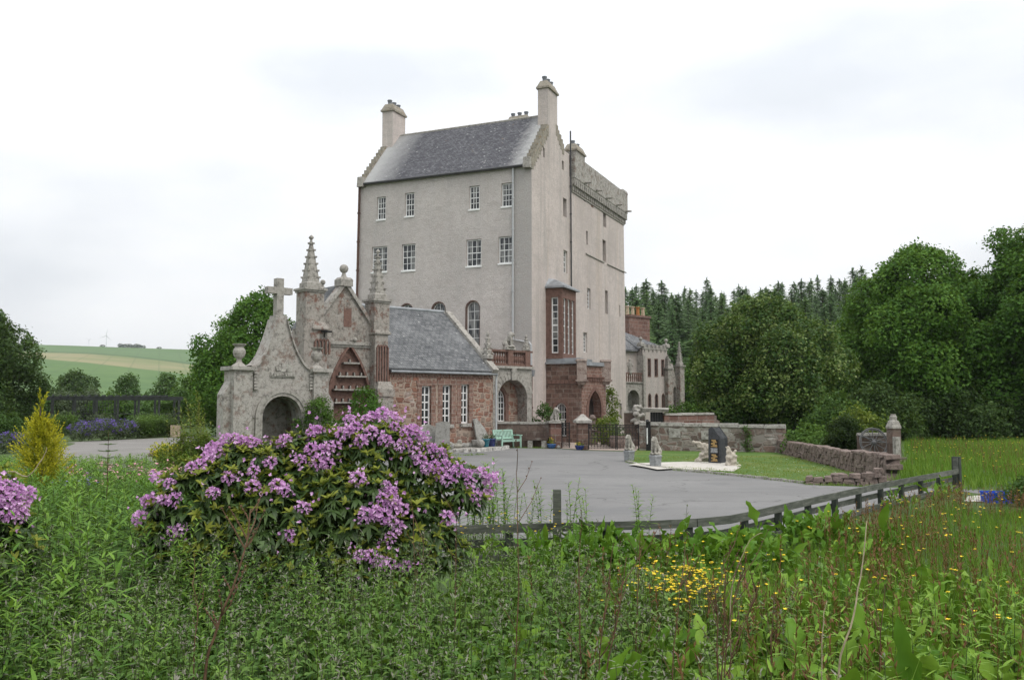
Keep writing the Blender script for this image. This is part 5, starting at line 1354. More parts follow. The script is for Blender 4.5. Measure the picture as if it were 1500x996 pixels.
while s > .3:
    s2 = max(s - bl, 0)
    for (za, zb2, yo) in ((.44, .56, -.075), (.235, .34, .052), (.03, .145, -.073)):
        a, b = frame_at(s2 + .006), frame_at(s - .006)
        n_ = 4; mb = MB()
        for q in range(n_):
            sa, sb2 = s2 + .006 + (s - s2 - .012) * q / n_, s2 + .006 + (s - s2 - .012) * (q + 1) / n_; fa, fb_ = frame_at(sa), frame_at(sb2); e = .028; dz = random.uniform(-.012, .012)
            mb.add([fa.w(0, yo, za), fb_.w(0, yo, za), fb_.w(0, yo + e, za), fa.w(0, yo + e, za), fa.w(0, yo, zb2), fb_.w(0, yo, zb2), fb_.w(0, yo + e, zb2), fa.w(0, yo + e, zb2)],
                   [(0, 1, 5, 4), (2, 3, 7, 6), (4, 5, 6, 7), (0, 3, 2, 1)] + ([(3, 0, 4, 7)] if q == 0 else []) + ([(1, 2, 6, 5)] if q == n_ - 1 else []))
        mb.build('board', M['board'], fn)
    s = s2
f = frame_at(cum[-1]); MB().box(f, (-.08, .10), (-.09, .09), (-.05, .86)).build('end_post', M['boarddark'], fn)
MB().box(f, (-.12, -.085), (-.07, .05), (.45, .84)).build('pale_plank', M['board'], fn)
f = Fr(*fpt(0)[0].xy, 0)
p = at(814, 600, 12.48); f = Fr(p.x, p.y - .09, .05)
tp = thing('fence_stake', 'tall square mossy stake standing at the fence left of the docks', 'stake', (p.x, p.y - .1, 0))
MB().box(f, (-.055, .055), (-.16, -.05), (-.05, 1.03), taper=.004).build('stake', M['board'], tp)

# ------------------------------------------------------------------ pergola, turbines
pg = thing('pergola', 'long dark timber pergola with trellis beyond the purple flower bed', 'pergola', at(130, 600, 78).xy.to_3d())
a, b = at(-60, 600, 70), at(262, 600, 78); f, L_ = wall_fr(a.xy.to_3d(), b.xy.to_3d()); zt_ = 2.85
for y in (0, 2.6):
    for zz in (zt_ - .3,): MB().box(f, (-.5, L_ + .3), (y - .06, y + .06), (zz, zz + .32)).build('beam', M['pergola'], pg)
    for i in range(11): x = L_ * i / 10; MB().box(f, (x - .09, x + .09), (y - .09, y + .09), (-.02, zt_ - .3)).build('post', M['pergola'], pg)
mb = MB()
for i in range(int(L_ / .55)): x = i * .55; mb.box(f, (x - .035, x + .035), (-.5, 3.1), (zt_ + .02, zt_ + .14))
mb.build('rafters', M['pergola'], pg)
mb = MB(); mb.box(f, (-.2, L_), (-.02, .02), (1.35, 1.42))
for i in (5, 6):
    x0_ = L_ * i / 10
    for k in range(8): mb.box(f, (x0_ + k * .22, x0_ + k * .22 + .03), (-.03, .0), (.3, zt_ - .2))
    for k in range(7): mb.box(f, (x0_, x0_ + 1.7), (-.05, -.03), (.5 + k * .3, .53 + k * .3))
mb.build('trellis', M['pergola'], pg)
def turbine(px, pyh, pyb, Y, label, ph):
    c = at(px, pyh, Y); b = at(px, pyb, Y); t = thing('wind_turbine', label, 'wind turbine', (c.x, Y, b.z), group='wind turbines on the hill')
    h = c.z - b.z; mb = MB(); mb.tube([(c.x, Y, b.z - 6), (c.x, Y, c.z)], [h * .028, h * .016], 8); mb.build('mast', M['turbine'], t)
    mb = MB(); mb.tube([(c.x, Y - h * .05, c.z), (c.x, Y + h * .06, c.z)], h * .028, 8); mb.build('nacelle', M['turbine'], t)
    for i in range(3):
        a = ph + i * 2 * PI / 3; d = Vector((math.cos(a), 0, math.sin(a))); n_ = Vector((-math.sin(a), 0, math.cos(a))); o = Vector((c.x, Y - h * .055, c.z)); r = h * .55
        mb = MB(); mb.slab([o - n_ * h * .012, o + d * r * .2 - n_ * h * .02, o + d * r, o + d * r * .2 + n_ * h * .02, o + n_ * h * .012], (0, h * .008, 0)); mb.build('blade', M['turbine'], t)
turbine(130.5, 498, 509, 1480, 'shortest pale wind turbine, leftmost on the skyline', .5)
turbine(156, 492, 513, 1420, 'tallest pale wind turbine on the skyline left of the clump of trees', 1.4)
turbine(282, 497, 519, 1500, 'pale wind turbine half hidden by the tree beside the archway', 2.2)

# ------------------------------------------------------------------ bench, pots, stones
def garden_bench():
    a, b = gr(735.5, 657.5), gr(764, 656); f, L_ = wall_fr(a, b)
    t = thing('garden_bench', 'mint green painted garden bench against the court wall', 'bench', f.w(L_ / 2, 0, 0), rotz=f.a)
    m = M['mint']
    for x in (0, L_ - .065):
        MB().box(f, (x, x + .065), (0, .065), (0, .62)).build('leg', m, t)
        mb = MB(); mb.slab([f.w(x, .50, 0), f.w(x, .565, 0), f.w(x, .60, .45), f.w(x, .70, .92), f.w(x, .64, .92), f.w(x, .54, .45)], f.w(.065, 0, 0) - f.w(0, 0, 0)); mb.build('leg', m, t)
        mb = MB(); mb.slab([f.w(x - .01, -.06, .62), f.w(x - .01, -.05, .66), f.w(x - .01, .3, .675), f.w(x - .01, .6, .655), f.w(x - .01, .6, .62)], f.w(.085, 0, 0) - f.w(0, 0, 0)); mb.build('armrest', m, t)
    mb = MB()
    for i in range(6): mb.box(f, (.02, L_ - .02), (.0 + i * .09, .078 + i * .09), (.43 - i * .006, .452 - i * .006))
    mb.build('seat', m, t)
    mb = MB(); mb.box(f, (.066, L_ - .066), (.02, .05), (.34, .425)); mb.build('apron', m, t)
    mb = MB()
    for i in range(13):
        x = .09 + (L_ - .18) * i / 12; mb.slab([f.w(x - .028, .565, .47), f.w(x + .028, .565, .47), f.w(x + .028, .655, .86), f.w(x - .028, .655, .86)], f.w(0, .018, 0) - f.w(0, 0, 0))
    for z, y in ((.46, .555), (.85, .645)): mb.box(f, (.05, L_ - .05), (y - .005, y + .045), (z, z + .075))
    mb.build('backrest', m, t)
    mb = MB(); mb.box(f, (L_ / 2 - .05, L_ / 2 + .05), (.636, .640), (.865, .90)); mb.build('plaque', M['gold'], t)
garden_bench()
# paved slab in front of the chapel
pv = [C.w(x, y, 0) for x, y in [(-4.2, -.02), (.1, -.02), (.35, -.6), (.05, -1.1), (-.8, -1.75), (-2.0, -2.3), (-3.0, -2.4), (-4.4, -2.0)]]
pv = smooth_path(pv + [pv[0]], 4)[:-1]
mb = MB(); mb.slab([p + Vector((0, 0, .12)) for p in pv], (0, 0, -.14)); tag(mb.build('paved_terrace', M['coping']), kind='structure')
mb = MB()
for i in range(6, len(pv) - 4):
    p, q = pv[i], pv[(i + 1) % len(pv)]; d = q - p
    n_ = max(1, int(d.length / .3))
    for k in range(n_): c = p + d * (k + .5) / n_; mb.box(Fr(c.x, c.y, math.atan2(d.y, d.x)), (-.13, .13), (-.1, .08), (-.02, .15), jit=.025, taper=.02)
tag(mb.build('terrace_kerb', plain('white painted kerb stones', (.40, .39, .365), .9, var=.6, sc=5)), kind='structure')
ZT = .12
def on_terrace(px, py, ly): x, z = C.hit(px, py, ly); return C.w(x, ly, ZT)
def stone_slab(label, px, ly, w, h, lean, shape, th=.16, rot=0.0, z=ZT):
    p = on_terrace(px, 640, ly); f = Fr(p.x, p.y, CA * .5 + rot)
    t = thing('stone_slab', label, 'stone', p, rotz=f.a)
    pts = [f.w(x * w, (zz * lean), zz * h + z) for x, zz in shape]
    mb = MB(); mb.slab(pts, f.w(0, th, 0) - f.w(0, 0, 0)); mb.build('slab', M['slabstone'], t, bevel=.03)
stone_slab('grey standing slab with rounded shoulders, left of the pair by the flowers', 628, -1.5, 1.15, 1.15, .1, [(-.5, -.1), (.5, -.1), (.5, .55), (.25, .9), (0, 1), (-.25, .9), (-.5, .6)])
stone_slab('tall square topped standing slab, right of the pair by the flowers', 648, -2.1, .62, 1.28, .0, [(-.5, -.1), (.5, -.1), (.5, .97), (.1, 1), (-.45, .94)], rot=-.25)
stone_slab('pointed grey slab leaning on the chapel wall behind the blue pots', 709, -.62, .75, 1.35, .4, [(-.35, 0), (.5, 0), (.45, .35), (.2, .68), (-.28, 1), (-.45, .98), (-.42, .4)], th=.1, rot=.2)
def stone_ball(label, px, py, r, ly):
    x, z = C.hit(px, py, ly); p = C.w(x, ly, ZT); t = thing('stone_ball', label, 'stone ball', p); mb = MB(); mb.ball(p + Vector((0, 0, r * .96)), r, n=20); mb.build('ball', M['slabstone'], t, smooth=True)
stone_ball('rough stone ball next to the teal pot', 704, 651, .20, -1.15)
stone_ball('rough grey stone ball beside the tall standing slab', 659, 657, .19, -2.0)
stone_ball('small brown stone ball tucked behind the cobalt pot', 727, 650, .10, -.45)
tr = thing('stone_trough', 'round stone trough under the leaning slab', 'trough', on_terrace(700, 645, -.7)); p = on_terrace(699.5, 645, -.75)
MB().lathe(p, [(.22, 0), (.29, .1), (.30, .34), (.24, .35), (.22, .2), (.02, .18)], 16).build('trough', M['slabstone'], tr)
rk = thing('rubble_stones', 'pale carved stone lying on the terrace under the third window', 'stone', on_terrace(667, 650, -.8)); p = on_terrace(667, 650, -.8)
blob('carving', [('e', (0, 0, .1), (.34, .16, .12)), ('e', (.2, .03, .26), (.13, .1, .16)), ('e', (-.25, 0, .14), (.16, .13, .12))], M['lion'], rk, .03)
for lb, px, s in (('flat brown boulder lying against the chapel wall', 681, .26), ('pale rounded boulder near the stone trough', 688, .24)):
    p = on_terrace(px, 650, -.45); b_ = thing('boulder', lb, 'stone', p); blob('stone', [('e', (0, 0, .09), (s, s * .7, .12))], M['slabstone'], b_, .03, rough=.05)

# ------------------------------------------------------------------ trees and shrubs
RG = np.random.default_rng(5)
def unit(n):
    v = RG.normal(size=(n, 3)); return v / np.linalg.norm(v, axis=1)[:, None]
def cards(pos, nrm, L, Wd, rnd, droop=0.0):
    """a diamond-shaped leaf or spray per point"""
    n = len(pos); t = np.cross(nrm, unit(n)); t /= np.linalg.norm(t, axis=1)[:, None] + 1e-9
    b = np.cross(nrm, t); L = np.broadcast_to(L, n)[:, None]; Wd = np.broadcast_to(Wd, n)[:, None]
    V = np.empty((n, 4, 3)); V[:, 0] = pos - t * L * .5; V[:, 1] = pos + b * Wd * .5 - t * L * .05; V[:, 2] = pos + t * L * .5; V[:, 3] = pos - b * Wd * .5 - t * L * .05
    V[:, [1, 3], :] += (nrm * Wd * .22)[:, None, :]
    return V.reshape(-1, 3), np.repeat(rnd, 4)
def leaf_cloud(lobes, area=0.55, per=26, sig=0.34, L=0.26, fill=0.18, flat=0.6, contrast=.5):
    P, Nn, R = [], [], []
    for li, (c, r) in enumerate(lobes):
        c = np.array(c, float); r = np.array(r, float)
        k = max(5, int(4 * PI * ((r[0] * r[1]) ** 1.6 + (r[0] * r[2]) ** 1.6 + (r[1] * r[2]) ** 1.6) ** (1 / 1.6) / 3 ** (1 / 1.6) / area))
        d = unit(k); rad = RG.uniform(.80, 1.04, k)
        inn = RG.random(k) < fill; rad[inn] = RG.uniform(.35, .8, inn.sum())
        cc = c + d * r * rad[:, None]
        keep = np.ones(k, bool)
        for lj, (c2, r2) in enumerate(lobes):
            if lj != li: keep &= (np.linalg.norm((cc - np.array(c2)) / np.array(r2), axis=1) > .72)
        keep &= cc[:, 2] > .15
        cc, d = cc[keep], d[keep]; k = len(cc)
        if k == 0: continue
        o = d / r; o /= np.linalg.norm(o, axis=1)[:, None]
        m = RG.poisson(per, k); idx = np.repeat(np.arange(k), m); n = len(idx)
        off = RG.normal(size=(n, 3)) * sig; oo = o[idx]
        off -= oo * (off * oo).sum(1)[:, None] * flat
        off[:, 2] -= .25 * np.linalg.norm(off[:, :2], axis=1)
        P.append(cc[idx] + off)
        nn = oo * .55 + np.array([0, 0, .45]) + RG.normal(size=(n, 3)) * .5; Nn.append(nn / np.linalg.norm(nn, axis=1)[:, None])
        base = RG.random(k); R.append(np.clip(.5 + (base[idx] - .5) * contrast * 1.6 + RG.normal(size=n) * .14, 0, 1))
    P = np.concatenate(P); Nn = np.concatenate(Nn); R = np.concatenate(R)
    ok = P[:, 2] > .02; P, Nn, R = P[ok], Nn[ok], R[ok]
    s = RG.uniform(.7, 1.25, len(P))
    return cards(P, Nn, L * s, L * .62 * s, R)
def add_cloud(name, parent, mat, lobes, **k):
    V, R = leaf_cloud(lobes, **k); n = len(V) // 4
    return build_np(name, V, np.arange(len(V)), np.full(n, 4), mat, parent, R)
def limbs(parent, h, r, lobes, lean=0.0, low=.35):
    mb = MB(); random.seed(int(h * 100) + len(lobes))
    o = parent.location
    top = Vector((lean, 0, h * .72)); mb.tube([o + Vector(p) for p in [(0, 0, -.2), (lean * .2, .03, h * .2), (lean * .6, -.05, h * .45), tuple(top)]], [r * 1.25, r, r * .75, r * .3], 9)
    for c, rr in lobes:
        c = Vector(c); t = random.uniform(low, .62); a = Vector((lean * t, 0, h * t)); m = a.lerp(c, .55) + Vector((random.uniform(-.3, .3), random.uniform(-.3, .3), .2)) 
        mb.tube([o + a, o + m, o + c], [r * .45, r * .3, r * .1], 6)
    mb.build('trunk', M['bark'], parent)
def lobes_for(w, h, n, seed, base=.05, dy=None, top=.5):
    """a crown w wide and h tall made of uneven lobes"""
    r_ = random.Random(seed); out = []; dy = dy or w
    for i in range(n):
        t = (i + .5) / n; z = h * (base + (1 - base) * t * .86) ; prof = math.sin(PI * min(1, (t * .9 + .14)) ** (1.0)) ** top
        a = i * 2.39996 + r_.uniform(-.4, .4); rr = max(.11 * w, (.23 - .08 * t) * w * r_.uniform(.65, 1.25)); R = max(0, w / 2 * prof - rr * .8)
        out.append(((math.cos(a) * R, math.sin(a) * R * dy / w, z), (rr, rr, rr * r_.uniform(.75, 1.0))))
    for i in range(int(n * 1.1)):                           # small outer tufts break the outline
        c, rr = out[r_.randrange(n)]; a, e = r_.uniform(0, 2 * PI), r_.uniform(-.3, 1.2); q = r_.uniform(.30, .5); k = r_.uniform(.75, 1.05)
        p = (c[0] + math.cos(a) * math.cos(e) * rr[0] * k, c[1] + math.sin(a) * math.cos(e) * rr[1] * k, c[2] + math.sin(e) * rr[2] * k)
        if p[2] + rr[2] * q < h * 1.0: out.append((p, (rr[0] * q, rr[1] * q, rr[2] * q)))
    out.append(((0, 0, h * .55), (w * .30, w * .30, h * .36)))
    return out
def tree(name, label, base, w, h, n, seed, mat, trunk=.3, group=None, cat='tree', lobes=None, **k):
    t = thing(name, label, cat, base, group); lb = lobes or lobes_for(w, h, n, seed)
    add_cloud('crown', t, mat, lb, **k)
    limbs(t, h, trunk, lb[:n][::max(1, n // 8)]); return t
def ground_at(px, Y): p = at(px, 600, Y); return (p.x, Y, 0)
# large limes on the right
tree('lime_tree', 'broad bright green lime tree with rounded crown right of the variegated tree', ground_at(1352, 60), 11.8, 14.1, 24, 4, M['lf_lime'], .38, area=.42, per=34, sig=.36, L=.25, fill=.25)
tree('lime_tree', 'tall lime tree cut off by the right edge', ground_at(1520, 57), 11.0, 14.2, 24, 9, M['lf_lime'], .38, area=.42, per=34, sig=.36, L=.25, fill=.25)
tree('lime_tree', 'darker lime tree filling the gap between the two big limes', ground_at(1455, 66), 9.5, 12.5, 18, 14, M['lf_oak'], .34, area=.5, per=30, sig=.38, L=.28)
tree('variegated_tree', 'dense dark tree with pale tipped leaves behind the court wall', ground_at(1128, 54), 9.4, 9.4, 26, 21, M['lf_holly'], .3, area=.30, per=34, sig=.28, L=.20, fill=.2, contrast=.75)
tree('sycamore_tree', 'small fresh green tree in front of the spruces behind the far wing', ground_at(1024, 88), 5.6, 7.4, 10, 31, M['lf_bright'], .2, area=.7, per=26, sig=.4, L=.3)
tree('willow_tree', 'soft green low tree beside the far folly', ground_at(990, 86), 4.6, 5.0, 8, 33, M['lf_oak'], .15, area=.7, per=24, sig=.4, L=.3)
# left side
tree('ash_tree', 'large dark ash tree at the left edge above the pergola', ground_at(-42, 64), 9.2, 10.4, 22, 41, M['lf_dark'], .32, area=.40, per=32, sig=.36, L=.24, contrast=.8)
tree('lime_tree', 'full green lime tree behind the stone archway', ground_at(372, 62), 8.2, 10.3, 22, 52, M['lf_lime'], .32, area=.38, per=32, sig=.34, L=.24)
tree('oak_tree', 'rounded oak at the foot of the fields, largest of the distant trees', ground_at(108, 150), 8.2, 8.8, 12, 61, M['lf_dark'], .25, area=1.3, per=24, sig=.5, L=.45)
tree('oak_tree', 'small dark tree left of the distant rounded oak', ground_at(70, 150), 5.0, 5.6, 8, 62, M['lf_dark'], .2, area=1.3, per=24, sig=.5, L=.45)
tree('oak_tree', 'upright green tree above the middle of the pergola', ground_at(186, 120), 5.0, 6.6, 9, 63, M['lf_oak'], .2, area=1.0, per=24, sig=.45, L=.38)
tree('oak_tree', 'oval pale green tree between the pergola and the lime tree', ground_at(241, 125), 4.9, 7.0, 9, 64, M['lf_oak'], .2, area=1.0, per=24, sig=.45, L=.38)
tree('beech_tree', 'bright green beech leaning over the right end of the pergola', ground_at(296, 88), 5.2, 6.4, 10, 65, M['lf_bright'], .2, area=.7, per=24, sig=.4, L=.3)
tree('spruce_bush', 'dense dark green bush at the right end of the pergola', ground_at(262, 82), 3.6, 4.0, 8, 66, M['lf_oak'], .12, cat='bush', area=.6, per=24, sig=.35, L=.28)
def shrub(name, label, base, w, h, n, seed, mat, cat='shrub', dy=None, trunk=True, group=None, **k):
    t = thing(name, label, cat, base, group); lb = lobes_for(w, h, n, seed, .05, dy, .35); add_cloud('foliage', t, mat, lb, **k)
    mb = MB(); o = Vector(base)
    for c, r in lb[:5]: mb.tube([o + Vector((0, 0, -.05)), o + Vector(c) * .5, o + Vector(c)], [.035 * w ** .5, .02, .008], 5)
    mb.build('stems', M['bark'], t); return t
hd = [(20, 100, 5.5, 3.8, 'lf_grey'), (55, 96, 5.0, 3.2, 'lf_oak'), (92, 98, 5.2, 3.9, 'lf_grey'), (130, 100, 5.0, 3.8, 'lf_grey'), (162, 98, 4.6, 3.4, 'lf_bright'), (215, 98, 4.8, 3.0, 'lf_oak'), (-20, 98, 5, 4, 'lf_oak')]
hl = ['grey green willow bush low behind the pergola, leftmost in view', 'low dark bush left of the grey willows behind the pergola', 'grey willow bush directly below the distant rounded oak', 'grey willow bush right of the distant rounded oak', 'bright low bush beneath the upright tree behind the pergola', 'dark low bush between the upright tree and the oval tree', 'bush at the very left edge behind the pergola']
for i, (px, Y, w, h, m) in enumerate(hd): shrub('willow_bush', hl[i], ground_at(px, Y), w, h, 7, 70 + i, M[m], 'bush', area=.7, per=22, sig=.4, L=.32)
shrub('light_bush', 'fresh green bush against the right end of the court wall', ground_at(1182, 38), 2.2, 1.25, 7, 81, M['lf_bright'], area=.16, per=24, sig=.18, L=.14)
shrub('round_bush', 'dark clipped round bush behind the dry stone wall', ground_at(1238, 34.6), 1.65, 1.85, 12, 82, M['lf_yew'], area=.07, per=40, sig=.13, L=.10, fill=.5)
shrub('yellow_bush', 'yellow green bush behind the dark round bush', ground_at(1258, 40), 2.9, 2.1, 8, 83, M['lf_yel'], area=.2, per=24, sig=.22, L=.16)
shrub('light_bush', 'pale leafy bush between the variegated tree and the limes', ground_at(1222, 47), 3.2, 3.0, 8, 84, M['lf_oak'], area=.25, per=24, sig=.24, L=.18)
for i, px in enumerate((1290, 1350, 1410, 1470, 1530)):  # bushes added for the deep shade below the crowns, hence the dark leaves
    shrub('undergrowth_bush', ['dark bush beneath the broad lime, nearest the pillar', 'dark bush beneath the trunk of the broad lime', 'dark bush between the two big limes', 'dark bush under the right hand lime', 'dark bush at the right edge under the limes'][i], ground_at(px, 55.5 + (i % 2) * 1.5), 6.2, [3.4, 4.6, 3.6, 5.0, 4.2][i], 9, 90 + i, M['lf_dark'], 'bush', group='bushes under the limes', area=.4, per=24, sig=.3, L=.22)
shrub('porch_shrub', 'glossy green shrub growing against the tower beside the porch', tuple(at(797, 600, 47.4).xy) + (0,), 1.5, 2.5, 8, 101, M['lf_oak'], area=.12, per=26, sig=.15, L=.12)
shrub('rose_climber', 'yellowish climbing rose on the tower wall right of the porch', tuple(at(896, 600, 53.4).xy) + (0,), 1.2, 3.6, 8, 102, M['lf_yel'], area=.14, per=20, sig=.16, L=.12)
shrub('court_shrub', 'pale flowering shrub inside the iron gates', tuple(at(893, 600, 46.5).xy) + (0,), 1.5, 1.7, 6, 103, M['lf_yel'], area=.12, per=20, sig=.16, L=.11)
shrub('wall_bush', 'low green bush over the upper wall under the far folly', ground_at(1006, 52), 2.6, 2.5, 7, 104, M['lf_bright'], area=.25, per=22, sig=.22, L=.17)
shrub('box_bush', 'bright green feathery bush right of the archway opening', tuple(at(468, 600, 35.5).xy) + (0,), 1.8, 2.75, 9, 105, M['lf_bright'], area=.10, per=28, sig=.13, L=.10)
shrub('rose_bush', 'dark leafy bush below the dovecot niche', tuple(at(535, 600, 37.2).xy) + (0,), 2.2, 3.2, 8, 106, M['lf_lime'], area=.12, per=22, sig=.15, L=.12)
shrub('ivy_bush', 'small ivy bush at the left foot of the stone archway', tuple(at(357, 600, 34.2).xy) + (0,), 1.0, 1.9, 6, 107, M['lf_oak'], area=.10, per=24, sig=.12, L=.10)
shrub('crate_bush', 'dark leafy bush partly hiding the blue crate', ground_at(1492, 19.3), .9, .62, 6, 108, M['lf_oak'], area=.05, per=20, sig=.08, L=.08)
# slim creeper on the court wall
shrub('wall_creeper', 'thin straggling creeper on the court wall right of the monument', tuple(fw2.w(lw2 * .74, -.12, 0).xy) + (0,), .5, 1.35, 5, 109, M['lf_oak'], area=.08, per=10, sig=.1, L=.09)

# conifers on the slope
def conifer_mesh(name, H, R, seed, L=1.0):
    rg = np.random.default_rng(seed); P, D, S, Rr = [], [], [], []
    z = H * .06
    while z < H * .985:
        t = z / H; r = R * (1 - t) ** .8 * rg.uniform(.75, 1.1) + .12; nb = int(6 + 4 * (1 - t))
        for k in range(nb):
            a = rg.uniform(0, 2 * PI); rr = r * rg.uniform(.65, 1.1); base = rg.random()
            m = max(2, int(rr / .55) + 1)
            for q in range(m):
                f = (q + .6) / m; p = np.array([math.cos(a) * rr * f, math.sin(a) * rr * f, z - .30 * rr * f + .10 * rr * f * f])
                for e in range(3):
                    da = a + rg.normal() * .55; d = np.array([math.cos(da), math.sin(da), -.35 + rg.normal() * .22]); d /= np.linalg.norm(d)
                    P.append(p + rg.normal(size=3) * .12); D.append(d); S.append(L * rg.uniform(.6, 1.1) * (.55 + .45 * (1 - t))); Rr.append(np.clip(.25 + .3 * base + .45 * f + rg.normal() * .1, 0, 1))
        z += H * .021 * (1.3 - .5 * t)
    for q in range(8): P.append(np.array([0, 0, H * (.955 + .006 * q)])); d = rg.normal(size=3) * .25 + np.array([0, 0, 1]); D.append(d / np.linalg.norm(d)); S.append(.7); Rr.append(.6)
    P, D, S, Rr = np.array(P), np.array(D), np.array(S), np.array(Rr); n = len(P)
    side = np.cross(D, np.array([0, 0, 1.0])) + rg.normal(size=(n, 3)) * .35; side /= np.linalg.norm(side, axis=1)[:, None]
    V = np.empty((n, 4, 3)); w = S[:, None] * .17; V[:, 0] = P - D * S[:, None] * .3; V[:, 1] = P + side * w - np.array([0, 0, .06]); V[:, 2] = P + D * S[:, None] * .7; V[:, 3] = P - side * w - np.array([0, 0, .06])
    return V.reshape(-1, 3), np.repeat(Rr, 4)
protos = []
for i, (H_, R_c, m) in enumerate([(18, 4.2, 'lf_conif'), (18, 3.6, 'lf_conif'), (17, 4.6, 'lf_larch'), (19, 3.4, 'lf_conif')]):
    V, R = conifer_mesh('c', H_, R_c, 200 + i); n = len(V) // 4
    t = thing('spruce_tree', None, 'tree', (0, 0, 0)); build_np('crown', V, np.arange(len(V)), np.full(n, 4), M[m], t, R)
    MB().tube([(0, 0, -.5), (0, 0, H_ * .5), (0, 0, H_ * .97)], [.24, .16, .03], 7).build('trunk', M['bark'], t); protos.append((t, H_, False))
random.seed(19); used = [0] * 4
rows = [(104, 470, 4.6), (116, 458, 4.4), (130, 446, 4.4), (146, 437, 4.2), (164, 430, 3.2), (180, 425, 2.8), (192, 423, 2.6), (204, 423, 2.4)]
for Y, ytop, gap in rows:
    x = (885 - 750) / FPX * Y; xe = (1330 - 750) / FPX * Y if Y < 130 else (1420 - 750) / FPX * Y
    while x < xe:
        px = 750 + x / Y * FPX; yy = Y + random.uniform(-5, 5); zb = fz(x, yy)
        yt = ytop - max(0, (px - 1040)) * .06 + random.uniform(-8, 13) - (random.uniform(8, 22) if random.random() < .12 else 0)
        h = CZ + (592 - yt) / FPX * yy - zb; k = random.choice((0, 0, 1, 2, 3))
        pt, H_, _u = protos[k]
        if not used[k]: o = pt; used[k] = 1
        else: o = copy_tree(pt)
        s = h / H_; w_ = random.uniform(.95, 1.75) * max(.8, min(1.1, s)); o.location = (x, yy, zb); o.scale = (w_, w_, s); o.rotation_euler.z = random.uniform(0, 6.28)
        o['label'] = 'tall dark spruce of the wood on the slope behind the far wing' if k != 2 else 'paler feathery larch standing among the spruces of the wood'
        o['group'] = 'spruces of the wood' if k != 2 else 'larches of the wood'
        if k == 2: o.name = 'larch_tree'
        x += gap * random.uniform(.7, 1.3)
# trees on the far skyline
V, R = leaf_cloud([((0, 0, 6), (3.2, 3.2, 4.5)), ((1.5, 0, 8), (2.5, 2.5, 3))], area=6, per=10, sig=1.0, L=1.6); n = len(V) // 4
sk = thing('skyline_tree', 'small bluish tree in the row on the far hill skyline', 'tree', (0, 0, 0), 'row of trees on the hill skyline')
build_np('crown', V, np.arange(len(V)), np.full(n, 4), M['lf_dark'], sk, R); MB().tube([(0, 0, -3), (0, 0, 6)], [.35, .2], 6).build('trunk', M['bark'], sk)
for i, px in enumerate([176, 179.5, 183, 187, 191, 195, 199, 203, 207, 211]):
    o = sk if i == 0 else copy_tree(sk); Y = 1405 + 4 * (i % 3); p = at(px, 500, Y); o.location = (p.x, Y, hill_z(p.x, Y) - 1); s = random.uniform(.7, .95); o.scale = (s, s, s * .8); o.rotation_euler.z = i
for px, s, lb in ((150, .75, 'lone rounded bush on the skyline between the turbines and the tree row'), (233, .7, 'lone low bush on the skyline right of the tree row')):
    o = copy_tree(sk); Y = 1405; p = at(px, 500, Y); o.location = (p.x, Y, hill_z(p.x, Y) - 2); o.scale = (s * 1.3, s, s * .7); o['label'] = lb; del o['group']

# ------------------------------------------------------------------ statues, monument, pots
random.seed(23)
def lion(parent, s=1.0, turn=0.0, name='lion_figure', mat=None):
    X = Matrix.Rotation(turn, 4, 'Z')
    def p(x, y, z): return tuple(X @ Vector((x * s, y * s, z * s)))
    e = lambda c, r: ('e', p(*c), tuple(q * s for q in r), X)
    pr = [e((0, .13, .15), (.13, .15, .14)), ('c', p(0, .10, .2), p(0, -.04, .36), .13 * s, .11 * s), e((0, -.07, .30), (.10, .09, .13)),
          e((0, -.07, .46), (.115, .115, .13)), e((0, -.13, .49), (.075, .09, .08)), e((0, -.22, .455), (.045, .05, .04)), e((.06, -.06, .57), (.028, .02, .03)), e((-.06, -.06, .57), (.028, .02, .03)),
          e((0, -.05, .38), (.13, .11, .11))]
    for sx in (-1, 1):
        pr += [('c', p(.065 * sx, -.10, .28), p(.07 * sx, -.14, .03), .048 * s, .036 * s), e((.07 * sx, -.17, .025), (.042, .06, .03)), e((.12 * sx, .10, .10), (.06, .12, .10)), e((.13 * sx, -.02, .03), (.04, .08, .032))]
    pr += [('c', p(.1, .26, .03), p(.16, .1, .05), .025 * s, .022 * s), e((0, .02, .0), (.20, .27, .025))]
    return blob(name, pr, mat or M['lion'], parent, .022 * s, 1, .012, 22)
def lion_plinth(label, where, px, pyb, w, h, turn, zr):
    g = gr(px, pyb); t = thing('lion_plinth', label, 'plinth', (g.x, g.y + w * .5, 0)); o = Vector(t.location)
    mb = MB(); mb.lathe(o, [(w * .44, 0), (w * .5, h * .82), (w * .54, h * .83), (w * .54, h * .93), (w * .40, h)], 6, rot=.35); mb.build('pedestal', M['plinth'], t)
    l = thing('lion_statue', 'lichened seated stone lion ' + where, 'statue', (o.x, o.y, h))
    mb = MB(); mb.lathe(Vector(l.location), [(w * .40, 0), (w * .36, .04)], 12); mb.build('base', M['lion'], l)
    f = lion(l, zr, turn); f.location.z = .035
lion_plinth('angular grey plinth of the lion nearest the iron gates', 'nearest the iron gates', 923, 676.5, .47, .44, -.7, .95)
lion_plinth('angular grey plinth of the lion nearest the memorial', 'nearest the black memorial stone', 962, 685.5, .49, .45, -.65, 1.0)
bs = thing('beast_statue', 'small worn seated stone beast on the flat topped gate pier', 'statue', fg1.w(0, 0, 1.36)); b_ = lion(bs, 1.15, .6, 'beast_figure', M['stone'])
p = C.w(px_[1], lf + .08, zrl + .02); st = thing('animal_statue', 'pale seated stone animal on the middle of the balustrade', 'statue', p)
MB().box(Fr(p.x, p.y, CA), (-.33, .33), (-.2, .2), (p.z, p.z + .16), taper=.04).build('base', M['stone'], st)
